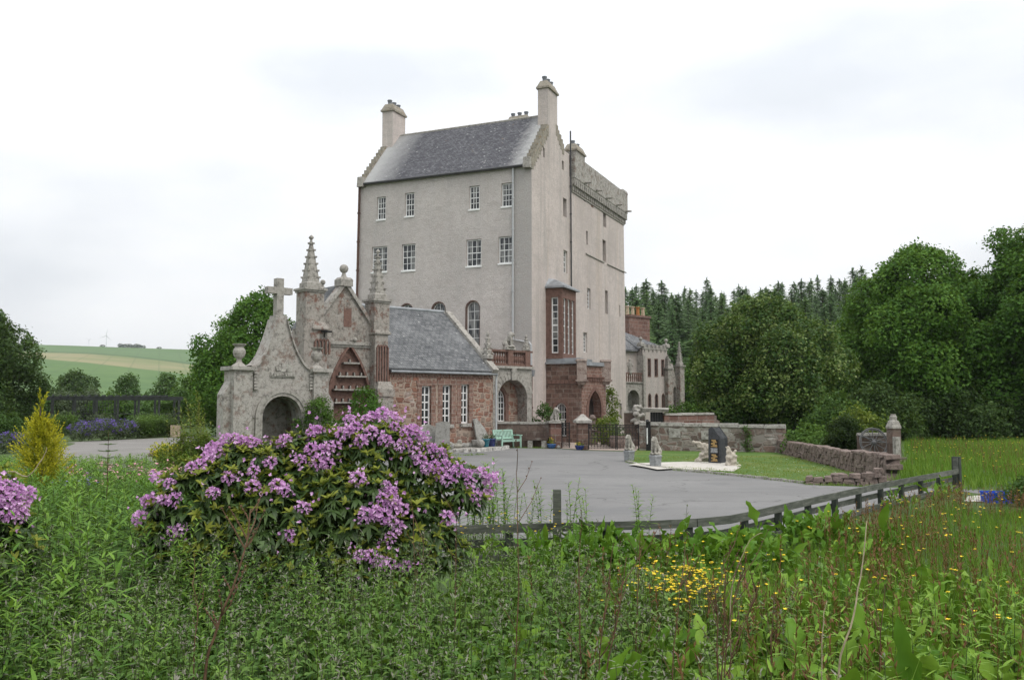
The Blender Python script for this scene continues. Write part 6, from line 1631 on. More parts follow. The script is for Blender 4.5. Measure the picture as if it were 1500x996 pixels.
b_ = lion(st, 1.35, 1.2, 'animal_figure', M['stone']); b_.location.z = .15
p = F2.w(x2 * .35, .05, z5); st = thing('figure_statue', 'small standing stone figure on the far balcony', 'statue', p)
blob('stone_figure', [('c', (0, 0, 0), (0, 0, .55), .2, .15), ('e', (0, 0, .72), (.17, .13, .2)), ('e', (0, 0, 1.0), (.11, .11, .14)), ('c', (.15, 0, .8), (.25, -.1, .5), .06, .05), ('c', (-.15, 0, .8), (-.2, -.1, .5), .06, .05)], M['stone'], st, .05, 2)
for lb, px, tn in (('dark carved stone beast left of the porch doorway', 866.5, .5), ('dark carved stone beast right of the porch doorway', 889, -.5)):
    q = at(px, 640, 48.2); t = thing('doorway_beast', lb, 'statue', (q.x, q.y, 0))
    MB().box(Fr(q.x, q.y, .4), (-.24, .24), (-.24, .24), (0, .78)).build('pedestal', M['darkwall'], t)
    b_ = lion(t, 1.45, tn, 'beast_figure', M['drystone']); b_.location.z = .78
# black monument and its two driftwood sculptures
g0 = gr(1054.7, 681.5); MF = Fr(g0.x, g0.y, -math.radians(40))
mo = thing('memorial_stone', 'black split memorial stone with gold emblems and slanted top', 'monument', g0, rotz=MF.a)
xl_ = MF.hit(1038.5, 660)[0]; th_ = MF.hitx(1065, 660)[0]
zl_ = MF.hit(1040.5, 629)[1]; zr_ = MF.hit(1054.5, 642)[1]; zt_ = MF.hit(1043.5, 626)[1]
prof = [(xl_, .03), (0, .03), (0, zr_), (xl_ * .70, zt_), (xl_ + .02, zl_)]
mb = MB(); mb.slab([MF.w(x, 0, z) for x, z in prof], MF.w(0, th_, 0) - MF.w(0, 0, 0)); b_ = mb.build('stone', M['blackrock'], mo)
bv = b_.modifiers.new('b', 'BEVEL'); bv.width = .03; bv.segments = 3
MB().box(MF, (xl_ + .05, -.05), (-.012, .02), (.16, zr_ - .04)).build('polished_face', M['polished'], mo)
xm_ = xl_ / 2; zc_m = (.16 + zr_) / 2
def emblem(zc):
    mb = MB(); n = 18; w = abs(xl_) * .30
    pts = []
    for (a, b, c, d) in ((-.8, .55, .55, 1.0), (-.35, .95, .15, .56), (-.9, .3, -.3, .16), (-.45, .85, -.72, -.28), (-1.0, 1.0, -1.0, -.70)):
        mb.box(MF, (xm_ + a * w, xm_ + b * w), (-.022, -.008), (zc + c * .13, zc + d * .13), jit=.006)
    return mb.build('gold_emblem', M['gold'], mo)
emblem(zc_m + .22); emblem(zc_m - .30)
MB().box(MF, (xl_ + .08, -.08), (-.022, -.008), (zc_m - .12, zc_m + .05)).build('steel_plate', M['silver'], mo)
MB().box(Fr(g0.x, g0.y, MF.a), (xl_ - .3, .35), (-.15, th_ + .2), (.0, .075), jit=.01).build('footing', M['concrete'], mo)
def drift(label, px, pyb, prims, voxel=.03):
    g = gr(px, pyb); t = thing('driftwood_sculpture', label, 'sculpture', g); blob('bleached_wood', prims, M['drift'], t, voxel, 1, .07, 7.0)
drift('bleached driftwood sculpture leaning out like a horse head left of the memorial', 1029.5, 678,
      [('c', (-.16, 0, 0), (.10, 0, .42), .16, .12), ('c', (.12, .05, 0), (.14, 0, .5), .11, .12), ('c', (.14, 0, .5), (-.08, 0, .68), .14, .10), ('c', (-.05, 0, .68), (-.33, -.02, .80), .085, .05), ('c', (.02, 0, .70), (.22, 0, .66), .07, .05),
       ('c', (.0, 0, .0), (-.24, -.05, .05), .08, .04), ('c', (.1, -.05, .35), (.26, -.06, .1), .06, .05), ('e', (-.12, 0, .66), (.12, .09, .10))])
drift('bleached driftwood stump sculpture right of the memorial', 1071, 684,
      [('c', (0, 0, 0), (-.02, 0, .42), .19, .14), ('c', (-.04, 0, .4), (-.10, -.02, .66), .12, .07), ('c', (-.10, 0, .64), (-.20, -.04, .70), .06, .04), ('c', (.06, 0, .35), (.14, 0, .56), .08, .05), ('c', (.1, 0, .0), (.17, -.03, .34), .09, .05), ('c', (-.12, 0, 0), (-.16, 0, .25), .07, .04), ('e', (.16, 0, .03), (.22, .15, .05)), ('c', (.13, 0, .3), (.20, -.04, .40), .05, .03)])
# black post with a white strip
q = gr(950.3, 661.5); bp = thing('sign_post', 'square black post with a white strip beside the iron gates', 'post', q); f = Fr(q.x, q.y, -.35)
MB().box(f, (-.105, .09), (-.08, .08), (0, 1.36), taper=.003).build('post', M['black'], bp)
MB().box(f, (-.075, -.02), (-.086, -.081), (.36, 1.10)).build('white_strip', M['paper'], bp)
mb = MB(); mb.tube([f.w(-.03, -.05, 1.35), f.w(-.03, -.14, 1.44)], [.07, .08], 8); mb.box(f, (-.10, .085), (-.07, .07), (1.358, 1.40)); mb.build('lamp_head', M['black'], bp)
# flower pots
def tuft_mesh(parent, c, r, h, mat_, n=60, name='plant', L=.09):
    c = Vector(c); P = RG.normal(size=(n, 3)) * np.array([r * .5, r * .5, h * .25]) + np.array([c.x, c.y, c.z + h * .45]); o = Vector(parent.location)
    nn = RG.normal(size=(n, 3)) + np.array([0, -.4, .5]); nn /= np.linalg.norm(nn, axis=1)[:, None]
    V, R = cards(P - np.array(o), nn, L * RG.uniform(.7, 1.2, n), L * .4, RG.random(n)); return build_np(name, V, np.arange(len(V)), np.full(n, 4), mat_, parent, R)
def flower_pot(label, pos, prof, mat_, plant=None, ph=.25, pr=.15, fl=None, name='flower_pot'):
    t = thing(name, label, 'pot', pos); MB().lathe(pos, prof, 18).build('pot', mat_, t, smooth=True)
    top = max(z for r, z in prof)
    if plant: tuft_mesh(t, (pos[0], pos[1], pos[2] + top - .05), pr, ph, plant, 90)
    if fl: tuft_mesh(t, (pos[0], pos[1] - .02, pos[2] + top + .02), pr * 1.1, ph * .9, fl, 26, 'blooms', .06)
x, z = C.hit(711.5, 651, -.95); flower_pot('teal glazed plant pot at the terrace corner', C.w(x, -.95, ZT), [(.13, 0), (.15, .02), (.20, .33), (.225, .34), (.225, .39), (.19, .39), (.17, .33)], M['teal'], M['lf_grey'], .32, .2)
x, z = C.hit(720.5, 648, -.75); flower_pot('cobalt blue plant pot between the teal pot and the bench', C.w(x, -.75, ZT), [(.14, 0), (.16, .02), (.19, .33), (.215, .34), (.215, .39), (.18, .39), (.16, .33)], M['blueglaze'], M['lf_dark'], .3, .18)
bowl = [(.10, 0), (.14, .01), (.21, .12), (.22, .19), (.235, .20), (.235, .225), (.20, .225), (.19, .17)]
flower_pot('light blue bowl of leafy flowers at the foot of the flat topped pier', tuple(gr(808, 656.8)), bowl, M['bluebowl'], M['lf_yel'], .42, .16, M['butter'], 'flower_bowl')
flower_pot('dark cobalt bowl of yellow flowers at the foot of the gabled pier', tuple(gr(849, 659.2)), bowl, M['blueglaze'], M['lf_yel'], .2, .18, M['butter'], 'flower_bowl')
x_ = gr(818, 657.3); sb_ = thing('small_ball', 'little pale stone ball by the wicket gate', 'stone ball', x_); mb = MB(); mb.ball(Vector(x_) + Vector((0, 0, .09)), .09); mb.build('ball', M['coping'], sb_, smooth=True)
q = at(904, 600, 45.2); bt = thing('barrel_planter', 'dark round planter with leafy plants seen through the iron gates', 'planter', (q.x, q.y, 0)); MB().lathe((q.x, q.y, 0), [(.34, 0), (.42, .3), (.38, .6), (.34, .6), (.33, .5)], 16).build('tub', M['drystone'], bt); tuft_mesh(bt, (q.x, q.y, .55), .45, .7, M['lf_grey'], 120, 'plants', .14)
# blue crate by the path
g0 = gr(1447, 736.5); f = Fr(g0.x, g0.y, -.12); cr_ = thing('plastic_crate', 'bright blue plastic crate on the concrete strip beside the bush', 'crate', g0, rotz=f.a)
mb = MB(); w_, d_, h_, e_ = .60, .40, .23, .012
mb.box(f, (0, w_), (0, e_), (0, h_)); mb.box(f, (0, w_), (d_ - e_, d_), (0, h_)); mb.box(f, (0, e_), (e_ + .001, d_ - e_ - .001), (0, h_)); mb.box(f, (w_ - e_, w_), (e_ + .001, d_ - e_ - .001), (0, h_)); mb.box(f, (e_ + .001, w_ - e_ - .001), (e_ + .001, d_ - e_ - .001), (0, .012))
for i in range(5): mb.box(f, (.05 + i * .12, .065 + i * .12), (-.008, .001), (.02, h_ - .05))
mb.build('tray', M['bluecrate'], cr_)
mb = MB(); mb.box(f, (-.012, w_ + .012), (-.014, -.001), (h_ - .035, h_ + .006)); mb.box(f, (-.012, w_ + .012), (d_ + .001, d_ + .014), (h_ - .035, h_ + .006)); mb.box(f, (-.014, -.001), (-.001, d_ + .001), (h_ - .035, h_ + .006)); mb.build('rim', M['bluecrate'], cr_)
# garden bits beside the gravel path
q = at(203, 600, 74); ms = thing('garden_figure', 'small white figure by the pergola posts', 'ornament', (q.x, q.y, 0)); blob('figure', [('c', (0, 0, 0), (0, 0, .7), .22, .15), ('e', (0, 0, .95), (.16, .16, .18))], M['white'], ms, .06, 2)
q = at(258, 600, 60); ms = thing('stone_block', 'buff stone block at the end of the green flower bed', 'stone', (q.x, q.y, 0)); MB().box(Fr(q.x, q.y, .3), (-.32, .32), (-.3, .3), (-.02, .78), jit=.04).build('block', M['potbuff'], ms)
rp_ = thing('rock_pile', 'low heap of dark rocks on the bend of the gravel path', 'rocks', gr(252, 668)); random.seed(5)
blob('rocks', [('e', (random.uniform(-.7, .7), random.uniform(-.4, .4), .12), (random.uniform(.15, .35), .2, random.uniform(.12, .3)), Matrix.Rotation(random.uniform(-.6, .6), 4, 'Y')) for _ in range(12)], M['drystone'], rp_, .05, 0, .1)

# ------------------------------------------------------------------ plant building
RG = np.random.default_rng(77); random.seed(77)
def nrmz(v): return v / (np.linalg.norm(v, axis=-1, keepdims=True) + 1e-9)
class PB:
    """many small leaves, stems and petals gathered into one mesh"""
    def __init__(s): s.V, s.F, s.M, s.R, s.n = [], [], [], [], 0
    def raw(s, V, F, mi, R):
        s.V.append(V.reshape(-1, 3)); s.F.append(F + s.n); s.M.append(np.full(len(F), mi)); s.R.append(R); s.n += len(V.reshape(-1, 3))
    def leaves(s, p, d, nr, L, W, prof=(.25, 1, .75, .05), droop=.3, fold=.25, rnd=None, mi=0, wav=0.0):
        p = np.atleast_2d(p); n = len(p)
        if n == 0: return
        d = nrmz(np.atleast_2d(d)); side = nrmz(np.cross(d, nr)); up = np.cross(side, d)
        L = np.broadcast_to(np.asarray(L, float), n)[:, None]; W = np.broadcast_to(np.asarray(W, float), n)[:, None]; droop = np.broadcast_to(np.asarray(droop, float), n)[:, None]
        m = len(prof); V = np.empty((n, m, 3, 3)); z = np.array([0, 0, 1.0])
        for k in range(m):
            t = k / (m - 1); c = p + d * L * t * (1 - .25 * droop * t) - z * droop * L * t * t
            w = W * prof[k] * .5; o = side * w; u = up * w * fold
            wv = up * w * wav * np.sin(k * 2.1 + p[:, :1] * 40)
            V[:, k, 0] = c - o + u + wv; V[:, k, 1] = c; V[:, k, 2] = c + o + u - wv
        idx = np.arange(n)[:, None, None] * (m * 3); q = []
        for k in range(m - 1):
            for j in (0, 1): q.append([k * 3 + j, k * 3 + j + 1, (k + 1) * 3 + j + 1, (k + 1) * 3 + j])
        F = (idx + np.array(q)[None]).reshape(-1, 4)
        r = RG.random(n) if rnd is None else np.broadcast_to(rnd, n)
        s.raw(V, F, mi, np.repeat(r, m * 3))
    def stems(s, pts, r0, r1, mi=0, rnd=.5):
        """pts (n, m, 3): n stems of m joints, three-sided"""
        n, m = pts.shape[:2]; V = np.empty((n, m, 3, 3))
        for k in range(m):
            r = (r0 + (r1 - r0) * k / (m - 1)); r = np.broadcast_to(r, n)
            for j in range(3):
                a = 2 * PI * j / 3; V[:, k, j] = pts[:, k] + np.stack([np.cos(a) * r, np.sin(a) * r, 0 * r], 1)
        q = []
        for k in range(m - 1):
            for j in range(3): q.append([k * 3 + j, k * 3 + (j + 1) % 3, (k + 1) * 3 + (j + 1) % 3, (k + 1) * 3 + j])
        F = (np.arange(n)[:, None, None] * (m * 3) + np.array(q)[None]).reshape(-1, 4); s.raw(V, F, mi, np.repeat(np.broadcast_to(rnd, n), m * 3))
    def build(s, name, mats, parent=None):
        V = np.concatenate(s.V); F = np.concatenate(s.F)
        return build_np(name, V, F.ravel(), np.full(len(F), 4), mats, parent, np.concatenate(s.R), np.concatenate(s.M))
def bend_stems(base, h, lean, m=5):
    n = len(base); a = RG.uniform(0, 2 * PI, n); t = np.linspace(0, 1, m)[None, :, None]
    d = np.stack([np.cos(a), np.sin(a), 0 * a], 1)[:, None] * (lean * h)[:, None, None]
    return base[:, None] + np.array([0, 0, 1.0]) * h[:, None, None] * t + d * t ** 2
def along(pts, t):
    m = pts.shape[1] - 1; f = np.clip(t * m, 0, m - 1e-6); i = f.astype(int); u = (f - i)[:, None]; r = np.arange(len(pts))
    return pts[r, i] * (1 - u) + pts[r, i + 1] * u
def dirs(a, el): return np.stack([np.cos(a) * np.cos(el), np.sin(a) * np.cos(el), np.sin(el)], 1)
UP = np.array([0, 0, 1.0])

def nettles(pb, base, h, tone, mi_leaf=0, mi_stem=1, mi_bud=2, scale=1.0):
    """opposite pairs of pointed leaves, smaller and greyer to the top, soft grey bud whorls"""
    n = len(base); P = bend_stems(base, h, RG.uniform(.02, .22, n)); pb.stems(P, .0035, .002, mi_stem, tone); a0 = RG.uniform(0, 2 * PI, n)
    K = 11
    for k in range(K):
        t = .18 + .81 * k / (K - 1); c = along(P, np.full(n, t)); size = (.135 * (1.1 - .86 * t ** 1.6)) * scale * RG.uniform(.7, 1.25, n)
        for j in (0, 1):
            a = a0 + k * PI / 2 + j * PI + RG.normal(size=n) * .3; el = RG.normal(size=n) * .25 + (.15 + .65 * t ** 2)
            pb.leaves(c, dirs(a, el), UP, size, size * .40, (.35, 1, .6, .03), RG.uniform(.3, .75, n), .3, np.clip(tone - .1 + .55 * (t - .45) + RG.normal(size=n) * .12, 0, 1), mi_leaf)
        if k >= 7:
            q = RG.random(n) < .7; m = q.sum()
            for j in range(3): pb.leaves(c[q] + RG.normal(size=(m, 3)) * .008, dirs(RG.uniform(0, 6.3, m), RG.uniform(-.1, 1.2, m)), UP, .036 * scale, .011 * scale, (.5, 1, .3), .1, .2, np.clip(.75 + RG.normal(size=m) * .2, 0, 1), mi_bud)
def willows(pb, base, h, tone, mi_leaf=0, mi_stem=1, L0=.17, K=30):
    """willowherb: narrow leaves spiralling up the stem, a bright tuft at the tip"""
    n = len(base); P = bend_stems(base, h, RG.uniform(.02, .16, n)); pb.stems(P, .005, .002, mi_stem, tone); a0 = RG.uniform(0, 2 * PI, n)
    for k in range(K):
        t = .22 + .78 * (k / (K - 1)) ** .85; c = along(P, np.full(n, min(t, .999))); L = L0 * (1.1 - .55 * max(0, t - .55) / .45) * RG.uniform(.8, 1.2, n)
        a = a0 + k * 2.4 + RG.normal(size=n) * .2; el = .15 + .85 * max(0, t - .5) + RG.normal(size=n) * .2
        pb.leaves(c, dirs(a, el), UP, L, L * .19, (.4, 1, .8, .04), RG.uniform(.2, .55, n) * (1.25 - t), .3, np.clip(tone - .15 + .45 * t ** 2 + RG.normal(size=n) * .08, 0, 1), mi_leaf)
def docks(pb, base, size, tone, mi=0, K=9):
    n = len(base)
    for k in range(K):
        a = k * 2.4 + RG.uniform(0, 6.3, n); el = RG.uniform(.5, 1.35, n); L = size * RG.uniform(.6, 1.15, n)
        c = base + np.stack([np.cos(a), np.sin(a), 0 * a], 1) * .03; stem = dirs(a, np.minimum(el + .2, 1.5)) * (L * RG.uniform(.3, .9, n))[:, None]
        pb.stems(np.stack([c, c + stem], 1), .004, .004, mi, .7)
        pb.leaves(c + stem, dirs(a, el), nrmz(UP + RG.normal(size=(n, 3)) * .35), L, L * RG.uniform(.20, .30, n), (.35, .8, 1, .9, .68, .38, .03), RG.uniform(.1, .95, n), .45, np.clip(tone + RG.normal(size=n) * .25, 0, 1), mi, .7)
def grass(pb, base, h, tone, K=10, w=.006, mi=0, spread=.05):
    n = len(base)
    for k in range(K):
        a = RG.uniform(0, 6.3, n); o = base + np.stack([RG.normal(size=n) * spread, RG.normal(size=n) * spread, 0 * a], 1)
        L = h * RG.uniform(.5, 1.1, n)
        pb.leaves(o, dirs(a, RG.uniform(1.0, 1.5, n)), dirs(a, np.full(n, .2)), L, w * RG.uniform(.7, 1.3, n), (.9, 1, .7, .05), RG.uniform(.02, .4, n), .15, np.clip(tone + RG.normal(size=n) * .15, 0, 1), mi)
def sorrels(pb, base, h, mi=0, K=8):
    n = len(base); P = bend_stems(base, h, RG.uniform(.02, .2, n)); pb.stems(P, .0022, .0014, mi, .4)
    for k in range(K):
        for j in (0, 1):
            t = .55 + .45 * k / K; c = along(P, np.full(n, t)); a = RG.uniform(0, 6.3, n)
            pb.leaves(c, dirs(a, RG.uniform(.5, 1.3, n)), UP, .055 * (1.2 - .6 * (t - .5)), .012, (.6, 1, .3), .1, .2, np.clip(.5 + RG.normal(size=n) * .25, 0, 1), mi)
def scatter_xy(n, x0, x1, y0, y1, keep=None):
    p = np.stack([RG.uniform(x0, x1, n), RG.uniform(y0, y1, n), np.zeros(n)], 1)
    if keep is not None: p = p[keep(p[:, 0], p[:, 1])]
    return p
def Pxf(x, y): return 750 + x / y * FPX
fx_ = np.array([p.x for p in fence_line]); fy_ = np.array([p.y for p in fence_line])
def fence_y(x): return np.interp(x, fx_, fy_)
RC = (-2.15, 9.75)                                           # foot of the rhododendron
def in_rhodo(x, y, s=1.0): return ((x - RC[0]) / (2.0 * s)) ** 2 + ((y - RC[1]) / (1.1 * s)) ** 2 < 1
M['stemgreen'] = leafmat('green stems', [(0.05, 0.075, 0.025), (0.09, 0.11, 0.04)], trans=.05)
M['budleaf'] = leafmat('soft grey buds', [(0.085, 0.09, 0.06), (0.15, 0.15, 0.11), (0.22, 0.21, 0.17)], trans=.1)
clump = lambda x, y, f=1.1, o=0.0: np.array([noise.noise(Vector((a * f + o, b * f, 3.3 + o))) for a, b in zip(x, y)])

# ---- nettle bed across the left foreground
p = scatter_xy(3300, -7.0, 3.2, 3.3, 9.6, lambda x, y: (np.abs(Pxf(x, y) - 480) < 820) & ~in_rhodo(x, y, .92) & (y < fence_y(x) - .4) & (RG.random(len(x)) < np.clip(1.25 - np.maximum(0, x - .1) * .8, 0.06, 1)) & (RG.random(len(x)) < np.clip((9.7 - y), .25, 1)))
h = RG.uniform(.58, .98, len(p)) * (1 + .42 * clump(p[:, 0], p[:, 1]) + .35 * clump(p[:, 0], p[:, 1], 3.1, 4)); h *= np.where(p[:, 1] > 7.6, .95, 1)
pb = PB(); nettles(pb, p, h, np.clip(.42 + .3 * clump(p[:, 0], p[:, 1], .8, 5) + .10 * (p[:, 0] + 1.5) / 3, .05, .8))
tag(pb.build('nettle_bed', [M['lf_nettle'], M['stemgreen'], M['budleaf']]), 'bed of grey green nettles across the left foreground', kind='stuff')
# ---- willowherb thicket on the left
p = scatter_xy(2900, -16, -1.2, 4.6, 20, lambda x, y: (Pxf(x, y) < np.where(y > 8.5, 330, 230)) & (Pxf(x, y) > -330) & ~in_rhodo(x, y, 1.0) & (RG.random(len(x)) < np.where(y < 7, .4, 1.0)))
h = RG.uniform(.85, 1.2, len(p)) * (1 + .4 * clump(p[:, 0], p[:, 1], .8)); h *= np.where(p[:, 1] > 12, .78, 1.0) * np.where(p[:, 1] > 16, .85, 1.0) * np.where(Pxf(p[:, 0], p[:, 1]) > 200, .82, 1)
pb = PB(); willows(pb, p, h, np.clip(.30 + .5 * clump(p[:, 0], p[:, 1], .6, 9) + RG.normal(size=len(p)) * .1, .05, .95), L0=.21, K=22)
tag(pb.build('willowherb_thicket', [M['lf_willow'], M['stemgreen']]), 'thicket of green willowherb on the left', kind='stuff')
# ---- low leafy growth between thicket, path and archway
p = scatter_xy(3600, -22, -4.0, 19, 37, lambda x, y: (Pxf(x, y) < 470) & (Pxf(x, y) > -330) & ~((y > 33.5) & (Pxf(x, y) < 235)) & (RG.random(len(x)) < .9))
pb = PB(); willows(pb, p, np.where((Pxf(p[:, 0], p[:, 1]) < 275) & (p[:, 1] < 40), .36, .8) * RG.uniform(.6, 1.1, len(p)), RG.uniform(.3, 1, len(p)), L0=.2, K=14); tag(pb.build('path_edge_herbs', [M['lf_willow'], M['stemgreen']]), 'mixed low herbs beside the gravel path', kind='stuff')
p = scatter_xy(330, -13, -5.2, 19, 26, lambda x, y: (Pxf(x, y) < 345) & (Pxf(x, y) > 105) & (clump(x, y, .6) > -.1)); n = len(p); c = p + np.stack([0 * p[:, 0], 0 * p[:, 0], RG.uniform(.35, .62, n)], 1)
pb = PB()
for k in range(5): pb.leaves(c + RG.normal(size=(n, 3)) * .035, dirs(RG.uniform(0, 6.3, n), RG.uniform(-.3, .9, n)), UP, .07, .05, (.6, 1, .5), .1, .2, RG.random(n), 0)
tag(pb.build('pink_flower_bed', [M['pinkfl']]), 'band of small pink flowers along the path edge', kind='stuff')

# ---- docks and mixed herbs in the right foreground
p = scatter_xy(1250, -.6, 8.2, 3.6, 12.4, lambda x, y: (Pxf(x, y) > 640) & (Pxf(x, y) < 1880) & (y < fence_y(x) - .25) & (RG.random(len(x)) < np.clip(1.2 - np.maximum(0, y - 6.6) * .28, .05, 1) * np.clip((x + .9) * .9, .15, 1)))
pb = PB(); docks(pb, p, RG.uniform(.30, .52, len(p)) * np.where(p[:, 1] > 6.5, .85, 1), RG.uniform(.25, .9, len(p)), K=9)
q = np.concatenate([scatter_xy(95, .2, 3.4, 11.0, 12.6), scatter_xy(26, 3.6, 5.4, 12.6, 14.6, lambda x, y: y < fence_y(x) - .2), scatter_xy(16, 7.8, 10.4, 17.5, 21, lambda x, y: (y < fence_y(x) - .1) & (y > fence_y(x) - 1.1))])
q = q[q[:, 1] < fence_y(q[:, 0]) - .12]; docks(pb, q, RG.uniform(.30, .48, len(q)), RG.uniform(.0, .5, len(q)), K=14)
tag(pb.build('dock_bed', [M['lf_dock']]), 'broad leaved docks growing through the right foreground', kind='stuff')
p = scatter_xy(1050, .2, 10, 3.5, 9.5, lambda x, y: (Pxf(x, y) > 760) & (Pxf(x, y) < 1880) & (y < fence_y(x) - .3) & (RG.random(len(x)) < np.clip(1.3 - np.maximum(0, y - 5.8) * .33, .04, 1) * np.clip(1.1 - .3 * clump(x, y, .9), 0, 1)))
pb = PB(); p = p[np.argsort(Pxf(p[:, 0], p[:, 1]) + RG.normal(size=len(p)) * 60)]; n3 = len(p) // 3
nettles(pb, p[:n3], RG.uniform(.40, .72, n3), RG.uniform(.3, .8, n3)); willows(pb, p[n3:], RG.uniform(.35, .8, len(p) - n3), RG.uniform(.3, .95, len(p) - n3), 3, 1, L0=.15, K=15)
tag(pb.build('mixed_herbs', [M['lf_nettle'], M['stemgreen'], M['budleaf'], M['lf_dock']]), 'mixed leafy herbs between the docks', kind='stuff')
# ---- meadow grass: dense near, coarser far off, inside the fence only beyond the drive
def outside_fence(x, y): return (y < fence_y(x) - np.where(Pxf(x, y) > 1075, 1.5, .15)) | (x > 11.5)
def off_paving(x, y): return ~((Pxf(x, y) > 1408) & (y > 18.0) & (y < 22.8))
p = scatter_xy(18000, -.5, 17, 4.2, 22, lambda x, y: (Pxf(x, y) > 700) & (Pxf(x, y) < 1900) & outside_fence(x, y) & off_paving(x, y) & (RG.random(len(x)) < np.clip(1.35 - y / 24, .25, 1)))
pb = PB(); d_ = clump(p[:, 0], p[:, 1], .7, 2)
grass(pb, p, RG.uniform(.26, .46, len(p)) * (1 + .4 * d_) * np.where(p[:, 1] < 7, 1.2, 1), np.clip(.45 + .45 * d_, .05, .95), K=9, w=.007)
p = scatter_xy(800, -.6, 6.5, 3.6, 9.5, lambda x, y: (Pxf(x, y) > 690) & (Pxf(x, y) < 1880)); grass(pb, p, RG.uniform(.45, .85, len(p)), RG.uniform(.4, .95, len(p)), K=12, w=.009, spread=.08)
p = scatter_xy(330, -5.5, .6, 3.8, 9.0, lambda x, y: (Pxf(x, y) > 0) & (Pxf(x, y) < 800) & ~in_rhodo(x, y, 1.0)); grass(pb, p, RG.uniform(.6, .95, len(p)), RG.uniform(.3, .95, len(p)), K=8, w=.009, spread=.07)
p = scatter_xy(14000, 10.2, 42, 21.5, 50, lambda x, y: (Pxf(x, y) < 1850) & (Pxf(x, y) > np.where(y < 24, 1408, np.where(y < 33, 1302, 1325))) & off_paving(x, y)); d_ = clump(p[:, 0], p[:, 1], .25, 2)
grass(pb, p, RG.uniform(.35, .62, len(p)) * (1 + .5 * d_), np.clip(.5 + .5 * d_, .05, .95), K=8, w=.018, spread=.16)
p = scatter_xy(900, 3.4, 11, 13, 22, lambda x, y: (y < fence_y(x) - .1) & (y > fence_y(x) - 1.55)); grass(pb, p, RG.uniform(.08, .18, len(p)), RG.uniform(.2, .8, len(p)), K=8)
p = scatter_xy(900, -1.2, 1.4, 12.9, 15.5, lambda x, y: (Pxf(x, y) > 660) & (Pxf(x, y) < 780) & (y < 14.6 - (x + 1) * 1.0)); grass(pb, p, RG.uniform(.2, .4, len(p)), RG.uniform(.2, .8, len(p)), K=9)
tag(pb.build('meadow_grass', [M['grassblade']]), 'long meadow grass outside the fence', kind='stuff')
# weeds along the paved edges
pts = []
for a, b, n in ((gr(722, 656), gr(800, 656), 90), (gr(655, 668), gr(712, 666), 40), (gr(925, 672), gr(940, 661), 20), (gr(1180, 710), gr(1292, 713), 60)):
    t = RG.random(n)[:, None]; pts.append(np.array(a) * (1 - t) + np.array(b) * t + np.stack([RG.normal(size=n) * .08, RG.normal(size=n) * .12, np.zeros(n)], 1))
for i in range(len(kerb_line) - 1):
    n = 7; t = RG.random(n)[:, None]; pts.append(np.array(kerb_line[i]) * (1 - t) + np.array(kerb_line[i + 1]) * t + np.stack([RG.normal(size=n) * .03, RG.normal(size=n) * .05, np.zeros(n)], 1))
fl_ = np.array([tuple(q_) for q_ in fence_line]); idx = RG.integers(0, len(fl_) - 1, 500); t = RG.random(500)[:, None]; pts.append(fl_[idx] * (1 - t) + fl_[idx + 1] * t + np.stack([np.zeros(500), np.abs(RG.normal(size=500)) * .16, np.zeros(500)], 1))
pts = np.concatenate(pts); wb = PB(); grass(wb, pts, RG.uniform(.04, .16, len(pts)), RG.uniform(.3, 1, len(pts)), K=8, w=.010, spread=.05)
tag(wb.build('edge_weeds', [M['grassblade']]), 'short weeds and moss along the paved edges', kind='stuff')
# daisied lawn fringe
p = scatter_xy(5200, 3, 14, 23.5, 42, lambda x, y: np.array([(Vector((a, b)) - Vector((9, 30))).length < 7 for a, b in zip(x, y)]))
lp = [(q_.x, q_.y) for q_ in lawn]
def inside(x, y):
    r = False; j = len(lp) - 1
    for i in range(len(lp)):
        if (lp[i][1] > y) != (lp[j][1] > y) and x < (lp[j][0] - lp[i][0]) * (y - lp[i][1]) / (lp[j][1] - lp[i][1]) + lp[i][0]: r = not r
        j = i
    return r
cpoly = [(921, 680), (944, 683.6), (963, 687.5), (985, 686), (1075, 690), (1085, 684), (1060, 677), (1000, 676), (935, 678)]
cpoly = [gr(*q_) for q_ in cpoly]; cpoly = [(q_.x, q_.y) for q_ in cpoly]; lawn_poly = lp; p = p[[inside(a, b) for a, b in p[:, :2]]]; lp = cpoly; p = p[[not inside(a, b) for a, b in p[:, :2]]]; p[:, 2] = .05
pb = PB(); grass(pb, p, RG.uniform(.05, .10, len(p)), RG.uniform(.4, 1, len(p)), K=5, w=.012, spread=.07)
k_ = RG.random(len(p)) < np.where(p[:, 1] < 31, .10, .02); d = p[k_] + np.array([0, 0, .07]); pb.leaves(d, dirs(RG.uniform(0, 6, len(d)), np.full(len(d), .1)), UP, .035, .03, (.7, 1, .7), 0, 0, .5, 1)
tag(pb.build('lawn_grass', [M['lf_lawn'], M['paper']]), 'short grass and daisies of the lawn', kind='stuff')
